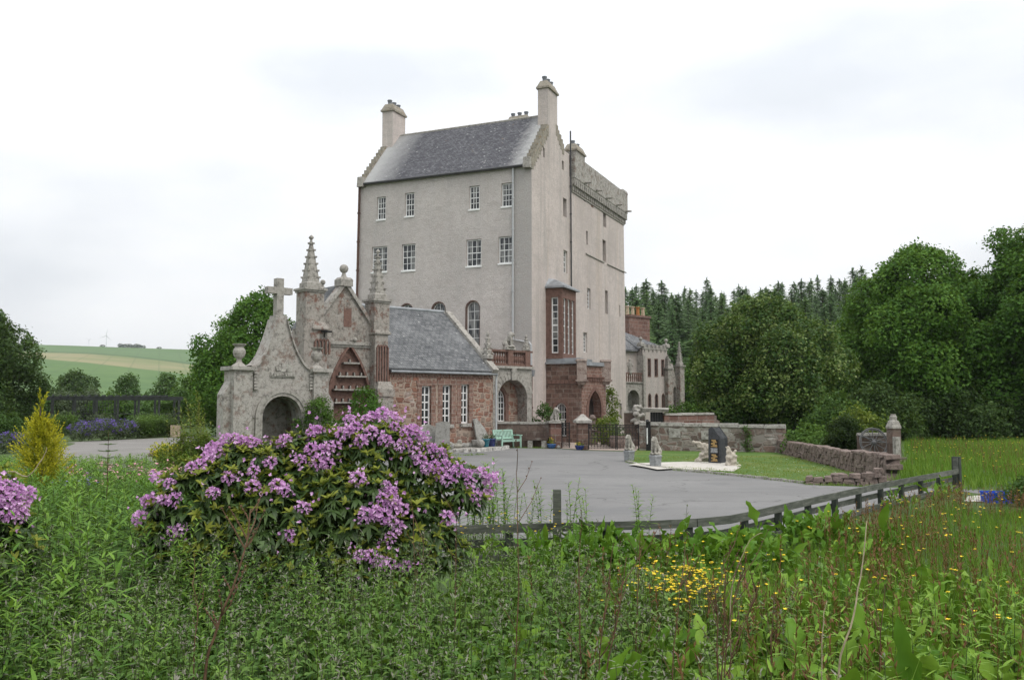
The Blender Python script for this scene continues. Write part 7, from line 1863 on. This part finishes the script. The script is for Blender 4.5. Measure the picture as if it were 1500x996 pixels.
# ---- rusty sorrel and buttercups in the meadow
def rusty(x, y): return RG.random(len(x)) < np.clip(.25 + 1.2 * clump(x, y, .45, 12) + .25 * (Pxf(x, y) > 1150), 0, 1)
p = scatter_xy(10000, 1.2, 17, 5.5, 21, lambda x, y: (Pxf(x, y) > 900) & (Pxf(x, y) < 1880) & outside_fence(x, y) & off_paving(x, y) & rusty(x, y) & ((Pxf(x, y) > 1080) | (RG.random(len(x)) < .3)))
pb = PB(); sorrels(pb, p, RG.uniform(.38, .66, len(p)), K=6)
p = scatter_xy(2600, 12, 30, 22, 44, lambda x, y: (Pxf(x, y) < 1880) & (Pxf(x, y) > 1330) & off_paving(x, y) & rusty(x, y)); sorrels(pb, p, RG.uniform(.45, .7, len(p)), K=6)
p = scatter_xy(130, .1, 6.5, 3.9, 9, lambda x, y: (Pxf(x, y) > 760) & (Pxf(x, y) < 1880)); sorrels(pb, p, RG.uniform(.6, 1.0, len(p)), K=10)
tag(pb.build('sorrel', [M['sorrel']]), 'rusty red sorrel seed heads in the meadow', kind='stuff')
def buttercups(pb, p, h, r):
    n = len(p); P = bend_stems(p, h, RG.uniform(.02, .2, n), 4); pb.stems(P, .002, .0015, 1, .5); c = P[:, -1]
    for j in range(5): pb.leaves(c, dirs(j * 2 * PI / 5 + RG.uniform(0, .4, n), RG.uniform(.1, .5, n)), UP, r, r * 1.05, (.4, 1, .75), -.25, .2, .5, 0)
pb = PB()
q = np.stack([RG.normal(1.50, .22, 230), RG.normal(7.75, .32, 230), np.zeros(230)], 1); buttercups(pb, q, RG.uniform(.55, .82, 230), .016)
p = scatter_xy(860, 1.5, 17, 6.0, 21, lambda x, y: (Pxf(x, y) > 980) & (Pxf(x, y) < 1880) & outside_fence(x, y) & off_paving(x, y)); buttercups(pb, p, RG.uniform(.42, .68, len(p)), .019)
p = scatter_xy(500, 12, 30, 22, 42, lambda x, y: (Pxf(x, y) < 1880) & (Pxf(x, y) > 1320) & off_paving(x, y)); buttercups(pb, p, RG.uniform(.5, .8, len(p)), .024)
p = scatter_xy(40, -.8, .8, 11.6, 12.4); buttercups(pb, p, RG.uniform(.5, .75, len(p)), .016)
tag(pb.build('buttercups', [M['butter'], M['stemgreen']]), 'yellow buttercups scattered through the meadow', kind='stuff')

# ---- single willowherbs that stand out
protos = []
for i in range(3):
    t = thing('willowherb', None, 'plant', (0, 0, 0)); pb = PB(); nb = 2 + i; b = np.stack([RG.normal(size=nb) * .05, RG.normal(size=nb) * .05, np.zeros(nb)], 1)
    willows(pb, b, RG.uniform(.95, 1.12, nb), RG.uniform(.6, .9, nb), K=40, L0=.13); pb.build('stems_and_leaves', [M['lf_willow'], M['stemgreen']], t); protos.append(t)
spots = [(738, 13.3, .78, 'fr'), (716, 13.0, .85, 'fr'), (700, 13.4, .8, 'fr'), (756, 13.0, .66, 'fr'), (775, 12.9, .62, 'fr'), (797, 12.95, .72, 'fr'), (838, 12.2, .85, 'fr'), (862, 12.1, .7, 'fr'), (940, 12.3, .72, 'fr'),
         (40, 5.2, .80, 'nl'), (225, 5.4, .75, 'nl'), (165, 6.2, .85, 'nl'), (330, 6.6, .72, 'nl'), (140, 7.2, 1.05, 'nl'), (100, 9.0, 1.25, 'nl'), (150, 10.5, 1.25, 'nl'), (60, 8.0, 1.2, 'nl'), (205, 9.6, 1.05, 'nl'), (30, 10.5, 1.3, 'nl'), (480, 6.9, .6, 'nl'), (265, 8.2, .95, 'nl'), (400, 5.6, .66, 'nl'), (75, 6.4, .95, 'nl'), (20, 6.8, 1.05, 'nl'), (190, 8.4, 1.1, 'nl'), (120, 11.5, 1.25, 'nl'), (240, 11.0, 1.0, 'nl'), (180, 13.0, 1.1, 'nl'), (10, 5.6, .9, 'nl'), (300, 7.6, .85, 'nl'), (560, 7.4, .72, 'nl'), (445, 7.6, .78, 'nl'), (350, 5.0, .66, 'nl'), (620, 6.2, .68, 'nl'), (520, 5.4, .62, 'nl'), (90, 5.2, .8, 'nl'), (690, 13.8, .95, 'fr'), (725, 13.9, .9, 'fr'), (745, 13.7, .8, 'fr'), (710, 13.2, .9, 'fr')]
for i, (px, Y, s, g) in enumerate(spots):
    o = protos[i % 3] if i < 3 else copy_tree(protos[i % 3]); q = ground_at(px, Y); s *= 1.38 if g == 'fr' else 1.08; o.location = q; o.scale = (s, s, s); o.rotation_euler.z = RG.uniform(0, 6)
    o['label'] = 'upright willowherb with narrow bright leaves against the grey drive' if g == 'fr' else 'bright tipped willowherb rising above the left foreground herbs'
    o['group'] = 'willowherbs by the drive' if g == 'fr' else 'willowherbs in the left foreground'
# ---- dead stems
def dead(label, pts, r, mat_=None, twigs=0, group=None):
    """pts: pixel knots with a depth each, from the foot upwards"""
    foot = at(pts[0][0], pts[0][1], pts[0][2]); t = thing('dead_stem', label, 'dead stem', (foot.x, foot.y, 0), group)
    K_ = smooth_path([Vector((foot.x, foot.y, 0))] + [at(*p_) for p_ in pts], 4); n = len(K_); mb = MB()
    mb.tube([k_ + Vector((random.uniform(-.004, .004), random.uniform(-.004, .004), 0)) for k_ in K_], [r * (1 - .65 * i / (n - 1)) for i in range(n)], 5); mb.build('stalk', mat_ or M['deadstem'], t)
    if twigs:
        for i in range(twigs):
            mb = MB(); k_ = K_[int(n * random.uniform(.35, .95))]; a = random.uniform(0, 6.28); L_ = random.uniform(.08, .3); e = Vector((math.cos(a) * L_ * .6, math.sin(a) * L_ * .6, L_)); mb.tube([k_, k_ + e * .5 + Vector((.01, 0, -.01)), k_ + e], [r * .5, r * .4, r * .2], 4)
            for j in range(3): mb.ball(k_ + e * (.55 + .22 * j) + Vector((.005, 0, -.005)) * (j == 0), r * .7, n=5)
            mb.build('twig', mat_ or M['deadstem'], t)
dl = 'thin dark brown dead dock stalk standing up from the foreground docks'; dg_ = 'dead dock stalks in the foreground'
for a in [((755, 990, 5.3), (760, 860, 5.3), (757, 690, 5.35)), ((850, 990, 5.4), (849, 880, 5.4), (849, 775, 5.45)), ((877, 990, 5.3), (886, 900, 5.3), (898, 795, 5.3)), ((888, 990, 5.2), (903, 910, 5.2), (918, 815, 5.25)), ((931, 965, 5.8), (934, 870, 5.8), (938, 780, 5.8)), ((608, 890, 7.2), (606, 770, 7.2)), ((617, 885, 7.3), (621, 775, 7.3)), ((667, 900, 7.0), (669, 760, 7.0)), ((1288, 955, 5.9), (1297, 855, 5.9)), ((1130, 960, 6.1), (1136, 850, 6.1)), ((985, 990, 5.2), (996, 860, 5.2))]:
    dead(dl, a, .006, twigs=5, group=dg_)
dead('pale bleached stalk leaning right across the meadow, tallest of the pale ones', ((1228, 990, 5.2), (1250, 900, 5.2), (1262, 830, 5.25), (1270, 762, 5.3)), .008, M['paledead'])
dead('pale bent stalk hooking over at its tip near the buttercups', ((1070, 880, 6.5), (1085, 820, 6.5), (1100, 790, 6.5), (1116, 780, 6.5)), .005, M['paledead'])
dead('short pale stalk with a brown withered tip right of the twiggy clump', ((1204, 990, 5.2), (1206, 910, 5.2), (1212, 880, 5.2)), .005, M['paledead'])
dead('straw coloured stalk arching up in front of the golden conifer', ((5, 706, 9.0), (40, 698, 9.0), (62, 672, 9.0), (69, 655, 9.0)), .010, M['paledead'])
dead('branching brown dead stem leaning right in front of the rhododendron', ((300, 990, 5.1), (318, 920, 5.1), (345, 850, 5.1), (362, 790, 5.15), (366, 745, 5.2)), .010, twigs=14)
dead('slender brown dead stem beside the branching one', ((285, 960, 5.4), (290, 890, 5.4), (280, 850, 5.4)), .005, twigs=5)
for i, a in enumerate([((1052, 990, 5.2), (1050, 900, 5.2), (1046, 845, 5.2)), ((1062, 990, 5.2), (1070, 905, 5.2), (1086, 840, 5.2)), ((1058, 990, 5.25), (1062, 880, 5.25), (1060, 815, 5.25)), ((1068, 990, 5.15), (1088, 920, 5.15), (1112, 860, 5.2))]): dead('reddish twig in the bare twiggy clump left of the pale stalks', a, .006, twigs=9, group='twigs of the bare clump')

# ------------------------------------------------------------------ rhododendrons
def petal_truss(seed):
    """a rounded truss of open five-petalled florets"""
    global RG
    keep = RG; RG = np.random.default_rng(seed); pb = PB(); n = 15
    i = np.arange(n) + .5; el = np.arcsin(1 - 1.25 * i / n); a = i * 2.39996; d = dirs(a, el)
    c = d * (.048 + .012 * RG.random(n))[:, None]
    for j in range(5):
        b = 2 * PI * j / 5 + RG.uniform(0, 1, n); t1 = nrmz(np.cross(d, UP + .01)); t2 = np.cross(d, t1); out = t1 * np.cos(b)[:, None] + t2 * np.sin(b)[:, None]
        pb.leaves(c, d * .9 + out * .75 + RG.normal(size=(n, 3)) * .15, out - d * .4, .046 * RG.uniform(.75, 1.2, n), .021, (.3, .8, 1, .25), .1, -.15, np.clip(.5 + RG.normal(size=n) * .18 - .1 * (el < 0), 0, 1), 0)
    RG = keep; return pb
def rhodo(label, base, lobes, nwh, truss_px, leaf=.115, extra=0):
    t = thing('rhododendron', label, 'shrub', base); o = np.array(base)
    cs = np.array([l[0] for l in lobes]); rs = np.array([l[1] for l in lobes]); pb = PB()
    w = (rs[:, 0] * rs[:, 2]); idx = RG.choice(len(lobes), nwh * 2, p=w / w.sum()); d = unit(nwh * 2); d[:, 2] = np.where(d[:, 2] < -.7, -d[:, 2], d[:, 2])
    rad = RG.uniform(.72, 1.06, nwh * 2); c = cs[idx] + d * rs[idx] * rad[:, None]; keep = c[:, 2] > .12
    for j in range(len(lobes)): keep &= ((np.linalg.norm((c - cs[j]) / rs[j], axis=1) > .70) | (idx == j))
    c, d, rad = c[keep][:nwh], d[keep][:nwh], rad[keep][:nwh]; n = len(c); ax = nrmz(d * .6 + UP * .75 + RG.normal(size=(n, 3)) * .2)
    new = (RG.random(n) < np.clip(.30 + .4 * (c[:, 2] / c[:, 2].max() - .35) + .25 * (c[:, 1] < cs[:, 1].mean()), .08, .72)) & (rad > .82)
    t1 = nrmz(np.cross(ax, unit(n))); t2 = np.cross(ax, t1); tone = np.clip(.5 + RG.normal(size=n) * .18, 0, 1)
    for k in range(9):
        a = 2 * PI * k / 9 + RG.normal(size=n) * .3; out = t1 * np.cos(a)[:, None] + t2 * np.sin(a)[:, None]; old = ~new | (k < 4)
        L = leaf * RG.uniform(.6, 1.3, n); there = RG.random(n) < .78
        m = ~new & there; pb.leaves(c[m], out[m] + ax[m] * RG.uniform(-.15, .4, m.sum())[:, None], ax[m], L[m], L[m] * .31, (.35, .9, 1, .6, .05), RG.uniform(.1, .6, m.sum()), .2, np.clip(tone[m] + RG.normal(size=m.sum()) * .12, 0, 1), 0)
        m = new & there; pb.leaves(c[m] + ax[m] * .02, out[m] * .75 + ax[m] * RG.uniform(.3, .9, m.sum())[:, None], ax[m], L[m] * .8, L[m] * .24, (.35, .9, 1, .6, .05), RG.uniform(.0, .3, m.sum()), .3, np.clip(tone[m] + RG.normal(size=m.sum()) * .15, 0, 1), 1)
        m = new; pb.leaves(c[m] - ax[m] * .03, out[m] + ax[m] * RG.uniform(-.4, .0, m.sum())[:, None], ax[m], L[m], L[m] * .31, (.35, .9, 1, .6, .05), RG.uniform(.2, .6, m.sum()), .2, tone[m] * .8, 0)
    for v in pb.V: v -= o
    pb.build('foliage', [M['lf_rhodo'], M['lf_rnew']], t)
    mb = MB()
    for j in range(len(lobes)): mb.tube([Vector(base) + Vector((random.uniform(-.2, .2), random.uniform(-.1, .1), -.05)), Vector(base).lerp(Vector(cs[j]), .5) + Vector((0, 0, -.1)), Vector(cs[j])], [.035, .025, .012], 6)
    mb.build('stems', M['bark'], t)
    tm = []
    for i, (px, py) in enumerate(truss_px):
        r_ = Vector(ray(px, py)); best = None
        for cc, rr in zip(cs, rs):
            O_ = Vector(((0 - cc[0]) / rr[0], (0 - cc[1]) / rr[1], (CZ - cc[2]) / rr[2])); D_ = Vector((r_[0] / rr[0], r_[1] / rr[1], r_[2] / rr[2])); A = D_.dot(D_); B = O_.dot(D_); C_ = O_.dot(O_) - 1.0; disc = B * B - A * C_
            if disc >= 0:
                tt = (-B - math.sqrt(disc)) / A
                if best is None or tt < best[0]: best = (tt, cc, rr)
        if best is None:                                      # just outside the outline: at the nearest lobe's depth
            j = min(range(len(cs)), key=lambda q_: (Vector(cs[q_]) - at(px, py, cs[q_][1])).length / rs[q_][0]); q_ = at(px, py, cs[j][1]); nn = Vector((0, -.3, 1))
        else: q_ = Vector((0, 0, CZ)) + r_ * best[0]; nn = Vector([(q_[k] - best[1][k]) / best[2][k] ** 2 for k in range(3)]).normalized()
        nn = (nn * .7 + Vector((0, -.15, .55)) + Vector((random.uniform(-.2, .2), random.uniform(-.2, .2), 0))).normalized(); q_ = q_ + nn * .03
        if i < 4: ob = petal_truss(300 + i).build('flower_truss', [M['petal']], t); tm.append(ob)
        else: ob = tm[i % 4].copy(); COL.objects.link(ob)
        ob.parent = t; ob.location = q_ - Vector(base); ob.rotation_euler = nn.to_track_quat('Z', 'Y').to_euler(); s = random.uniform(.66, 1.05); ob.scale = (s, s, s * random.uniform(.85, 1.05))
    sb = PB(); F_ = np.array([tuple(ob_.location) for ob_ in kids(t) if ob_.name.startswith('flower_truss')]); n = len(F_) * 7
    c = np.repeat(F_, 7, 0) + RG.normal(size=(n, 3)) * np.array([.085, .06, .07]); dd = nrmz(RG.normal(size=(n, 3)) + np.array([0, -.7, .5])); t1 = nrmz(np.cross(dd, UP + .01)); t2 = np.cross(dd, t1)
    for j in range(5):
        b = 2 * PI * j / 5 + RG.uniform(0, 1, n); out = t1 * np.cos(b)[:, None] + t2 * np.sin(b)[:, None]
        sb.leaves(c, dd * .8 + out * .8, out - dd * .4, .034 * RG.uniform(.6, 1.2, n), .018, (.3, .8, 1, .25), .1, -.15, np.clip(.55 + RG.normal(size=n) * .25, 0, 1), 0)
    tag(sb.build('loose_florets', [M['petal']], t), kind='stuff')
    return t
def lobe_px(px, py, r, Y, d=.8): c = at(px, py, Y); R_ = r / FPX * Y; return (tuple(c), (R_, R_ * d, R_))
LB = [lobe_px(545, 702, 84, 9.9), lobe_px(455, 718, 82, 9.8), lobe_px(370, 726, 78, 9.6), lobe_px(300, 755, 76, 9.4), lobe_px(620, 715, 62, 9.9), lobe_px(672, 722, 40, 9.7), lobe_px(520, 775, 86, 9.4), lobe_px(405, 780, 82, 9.3), lobe_px(600, 785, 60, 9.4), lobe_px(250, 768, 46, 9.3), lobe_px(560, 820, 46, 9.2), lobe_px(485, 674, 44, 9.8), lobe_px(350, 682, 38, 9.6), lobe_px(585, 662, 36, 9.8), lobe_px(330, 830, 60, 9.2), lobe_px(440, 850, 66, 9.1), lobe_px(540, 850, 60, 9.15), lobe_px(640, 810, 42, 9.4), lobe_px(255, 815, 42, 9.3)]
TP = [(160 + x / 2.5, 565 + y / 2.5) for x, y in [(180, 350), (225, 365), (205, 425), (245, 420), (120, 490), (235, 535), (270, 530), (380, 240), (430, 205), (460, 200), (490, 215), (405, 230), (530, 320), (440, 345), (520, 215), (545, 220), (630, 220), (650, 210), (750, 180), (770, 175), (700, 280), (740, 240), (780, 250), (800, 240), (830, 235), (860, 185), (880, 180), (900, 140), (880, 130), (925, 210), (960, 180), (970, 125), (1000, 110), (1030, 125), (1060, 140), (1010, 210), (1060, 230), (1090, 180), (1110, 170), (1130, 190), (1150, 210), (1180, 235), (1215, 255), (1140, 280), (1160, 310), (1190, 300), (1210, 330), (1240, 350), (1275, 320), (1310, 330), (1320, 355), (1360, 325), (1380, 345), (1400, 360), (1340, 410), (1380, 410), (910, 350), (640, 390), (615, 375), (710, 455), (1010, 375), (1030, 400), (1000, 420), (1020, 440), (970, 470), (1000, 480), (1040, 450), (1075, 460), (1030, 500), (1060, 520), (1025, 560), (940, 480), (920, 630), (960, 630), (990, 650), (1020, 660), (1080, 665), (660, 550), (300, 310), (330, 300), (360, 270), (590, 290), (530, 380), (380, 400), (800, 295), (760, 290), (1230, 490), (150, 430), (985, 130), (1045, 160), (945, 135), (400, 255), (1115, 250), (1090, 215), (1225, 300), (905, 165)]]
rhodo('broad mauve flowered rhododendron filling the middle of the foreground', (RC[0], RC[1], 0), LB, 3300, TP[:98])
LB2 = [lobe_px(-30, 745, 62, 8.0), lobe_px(0, 800, 50, 7.9), lobe_px(-80, 800, 80, 8.2)]
rhodo('small mauve rhododendron cut off by the left edge', (-4.9, 8.1, 0), LB2, 420, [(8, 715), (22, 722), (35, 728), (12, 735), (28, 742), (5, 752), (18, 762), (-5, 735), (-10, 712), (2, 728), (30, 758), (-12, 760)])

# ------------------------------------------------------------------ left garden
g = thing('golden_conifer', 'golden yellow feathery conifer at the left', 'conifer', ground_at(66, 21.5)); 
pb = PB(); n = 620; zb = RG.uniform(.02, 1.0, n) ** 1.15 * 1.9; a = RG.uniform(0, 6.28, n); prof_ = np.clip(1.0 * (1 - (zb / 2.15) ** 1.15), .05, 1) * (1 + .22 * np.sin(a * 3 + zb * 4)) * RG.uniform(.55, 1.12, n)
el = RG.uniform(.45, 1.1, n); d = dirs(a, el); Lb = prof_ / np.cos(el) * .85; Lb = np.minimum(Lb, .95); b0 = np.stack([-.05 * zb, 0 * zb, zb * .92], 1)
b0 = np.concatenate([b0, np.stack([np.full(14, -.10), np.zeros(14), np.linspace(1.7, 2.3, 14)], 1)]); d = np.concatenate([d, dirs(RG.uniform(0, 6.28, 14), RG.uniform(1.0, 1.45, 14))]); Lb = np.concatenate([Lb, np.full(14, .26)]); n = len(b0)
for k in range(15):
    t = (k + 1) / 15; c = b0 + d * (Lb * t)[:, None] + np.array([0, 0, -.10]) * (Lb * t * (1 - t))[:, None]
    if k > 3:
        for sg in (-1, 1): pb.leaves(c, d * .9 + sg * nrmz(np.cross(d, UP + RG.normal(size=(n, 3)) * .5)) * .55 + RG.normal(size=(n, 3)) * .15, nrmz(RG.normal(size=(n, 3))), .075 * RG.uniform(.6, 1.2, n), .018, (.6, 1, .7, .1), .05, .2, np.clip(.02 + .75 * t + RG.normal(size=n) * .15, 0, 1), 0)
pb.build('foliage', [M['lf_gold']], g); MB().tube([Vector(g.location), Vector(g.location) + Vector((-.1, 0, 1.3)), Vector(g.location) + Vector((-.12, 0, 2.4))], [.05, .035, .008], 6).build('trunk', M['bark'], g)
# flower beds: each mound its own plant
vl = [(112, 54, 1.2), (132, 53, 1.35), (150, 54, 1.45), (166, 55, 1.4), (180, 56, 1.45), (194, 57, 1.3), (122, 57, 1.3), (142, 58, 1.4), (160, 59, 1.4), (12, 40, 1.1), (28, 41, 1.0), (-8, 40, 1.1)]
pr_ = None
for i, (px, Y, hh) in enumerate(vl):
    q_ = ground_at(px, Y)
    if pr_ is None:
        pr_ = thing('catmint', None, 'flowering plant', q_); lb = lobes_for(1.15, 1.25, 6, 404, .05, None, .35); add_cloud('foliage', pr_, M['lf_grey'], lb, area=.10, per=16, sig=.1, L=.10)
        V, R = leaf_cloud([((c[0], c[1], c[2] + .1), (r[0] * 1.02, r[1] * 1.02, r[2] * 1.02)) for c, r in lb if c[2] > .5], area=.07, per=7, sig=.06, L=.075); n = len(V) // 4; build_np('flowers', V, np.arange(len(V)), np.full(n, 4), M['violet'], pr_, R); o = pr_
    else: o = copy_tree(pr_); o.location = q_
    s = hh / 1.3; o.scale = (s * 1.15, s, s * .95); o.rotation_euler.z = i * 1.7
    o['label'] = 'mound of violet catmint in the bed along the gravel path' if px > 60 else 'mound of violet catmint at the left edge beside the golden conifer'; o['group'] = 'catmint mounds along the path' if px > 60 else 'catmint mounds at the left edge'
pr_ = None
for i, (px, Y, hh) in enumerate([(206, 58, 1.35), (217, 59, 1.4), (228, 60, 1.4), (238, 60.5, 1.25), (248, 61, 1.1), (212, 63, 1.5), (226, 64, 1.5), (100, 63, 1.6), (84, 62, 1.4)]):
    if pr_ is None:
        pr_ = thing('border_plant', None, 'plant', (0, 0, 0)); pb = PB(); n = 70; b = np.stack([RG.normal(size=n) * .28, RG.normal(size=n) * .22, np.zeros(n)], 1); willows(pb, b, RG.uniform(.8, 1.1, n), RG.uniform(.5, 1, n), L0=.22, K=14); pb.build('foliage', [M['lf_bright'], M['stemgreen']], pr_); o = pr_
    else: o = copy_tree(pr_)
    o.location = ground_at(px, Y); s = hh / 1.05; o.scale = (s, s, s); o.rotation_euler.z = i * 2.1
    o['label'] = 'clump of upright bright green border leaves at the end of the violet bed' if px > 150 else 'green leafy clump behind the violet bed near the pergola'; o['group'] = 'green border clumps by the path' if px > 150 else 'green clumps near the pergola'
shrub('garden_bush', 'rounded green bush between the violet bed and the pergola', ground_at(104, 66), 1.6, 1.3, 6, 501, M['lf_bright'], area=.2, per=20, sig=.18, L=.15)
shrub('garden_bush', 'grey leaved bush below the pergola trellis', ground_at(152, 68), 2.2, 1.6, 6, 502, M['lf_grey'], area=.25, per=20, sig=.2, L=.16)
shrub('garden_bush', 'grey leaved bush beside the buff stone block', ground_at(246, 66), 1.3, 1.4, 6, 503, M['lf_grey'], area=.2, per=20, sig=.18, L=.15)
shrub('garden_bush', 'grey green bush left of the golden conifer', ground_at(8, 60), 3.0, 1.7, 7, 504, M['lf_oak'], area=.25, per=20, sig=.2, L=.16)
# spindly willow saplings by the archway
for i, (px, Y, hh, lb) in enumerate([(268, 27, 1.9, 'spindly yellow green sapling nearest the gravel path'), (282, 28, 2.35, 'tallest spindly yellow green sapling left of the archway'), (298, 29, 2.0, 'spindly yellow green sapling against the left pier of the archway'), (308, 27.5, 1.2, 'short leafy sapling at the foot of the archway')]):
    q_ = ground_at(px, Y); t = thing('willow_sapling', lb, 'sapling', q_); pb = PB(); nb = 11; b = np.stack([RG.normal(size=nb) * .2, RG.normal(size=nb) * .15, np.zeros(nb)], 1); willows(pb, b, hh * 1.15 * RG.uniform(.6, 1.0, nb), RG.uniform(.5, .95, nb), L0=.24, K=26); pb.build('stems_and_leaves', [M['lf_yel'], M['deadstem']], t)
shrub('path_bush', 'pale green bush between the gravel path and the archway', ground_at(286, 27.5), 2.0, 1.45, 9, 505, M['lf_yel'], area=.10, per=18, sig=.12, L=.09)
shrub('path_bush', 'straw green clump on the bend of the gravel path', ground_at(246, 34), 1.3, .75, 6, 506, M['lf_gold'], area=.10, per=20, sig=.12, L=.09)
# fir sapling
q_ = ground_at(160, 16); t = thing('fir_sapling', 'small dark fir sapling with tiered branches before the gravel path', 'sapling', q_); pb = PB(); H_ = 1.72
pb.stems(np.array([[[0, 0, 0], [.01, 0, H_ * .5], [0, 0, H_]]], float), .014, .004, 1)
for k in range(7):
    z = H_ * (.50 + .46 * k / 6.5); r = .36 * (1 - k / 7.5)
    for j in range(6):
        a = j * PI / 3 + k * .5; d = np.array([math.cos(a), math.sin(a), .12]); m = 9; tt = np.linspace(.1, 1, m)[:, None]; c = np.array([0, 0, z]) + d * r * tt
        for sg in (-1, 1): pb.leaves(c, d * .7 + sg * np.cross(d, UP) * .8 + UP * .15, UP, .055, .014, (.8, 1, .4), 0, .1, RG.uniform(.3, .9, m), 0)
for k in range(4): pb.leaves(np.array([[0, 0, H_ - .12 + .03 * k]]), np.array([[math.cos(k * 2), math.sin(k * 2), 1.3]]), UP, .08, .014, (.8, 1, .4), 0, .1, .7, 0)
pb.build('branches', [M['lf_oak'], M['deadstem']], t)
# violet cranesbill in front of the conifer
q_ = ground_at(118, 13.5); t = thing('cranesbill', 'small clump of violet flowers below the fir sapling', 'flowering plant', q_); pb = PB(); n = 26; c = np.stack([RG.normal(size=n) * .14, RG.normal(size=n) * .1, RG.uniform(.98, 1.18, n)], 1)
for j in range(5): pb.leaves(c, dirs(j * 1.257 + RG.uniform(0, .4, n), RG.uniform(-.1, .5, n)), UP, .024, .022, (.5, 1, .7), 0, .1, .5, 0)
pb.stems(np.stack([c * np.array([.5, .5, 0]), c], 1), .003, .002, 1); pb.build('flowers', [M['violet'], M['stemgreen']], t)

# ------------------------------------------------------------------ the air: one closed box of thin even haze round everything
hz = MB().box(W0, (-4300, 4300), (-400, 6200), (-1.2, 190)).build('haze', None if False else bpy.data.materials.new('haze air'))
hm = hz.data.materials[0]; hm.use_nodes = True; hm.node_tree.nodes.clear()
hv = hm.node_tree.nodes.new('ShaderNodeVolumePrincipled'); ho = hm.node_tree.nodes.new('ShaderNodeOutputMaterial')
hv.inputs['Color'].default_value = (0.86, 0.91, 0.98, 1); hv.inputs['Density'].default_value = 0.00012; hv.inputs['Anisotropy'].default_value = 0.2
hm.node_tree.links.new(hv.outputs[0], ho.inputs['Volume'])
tag(hz, 'thin pale haze over the far fields and woods', kind='stuff')
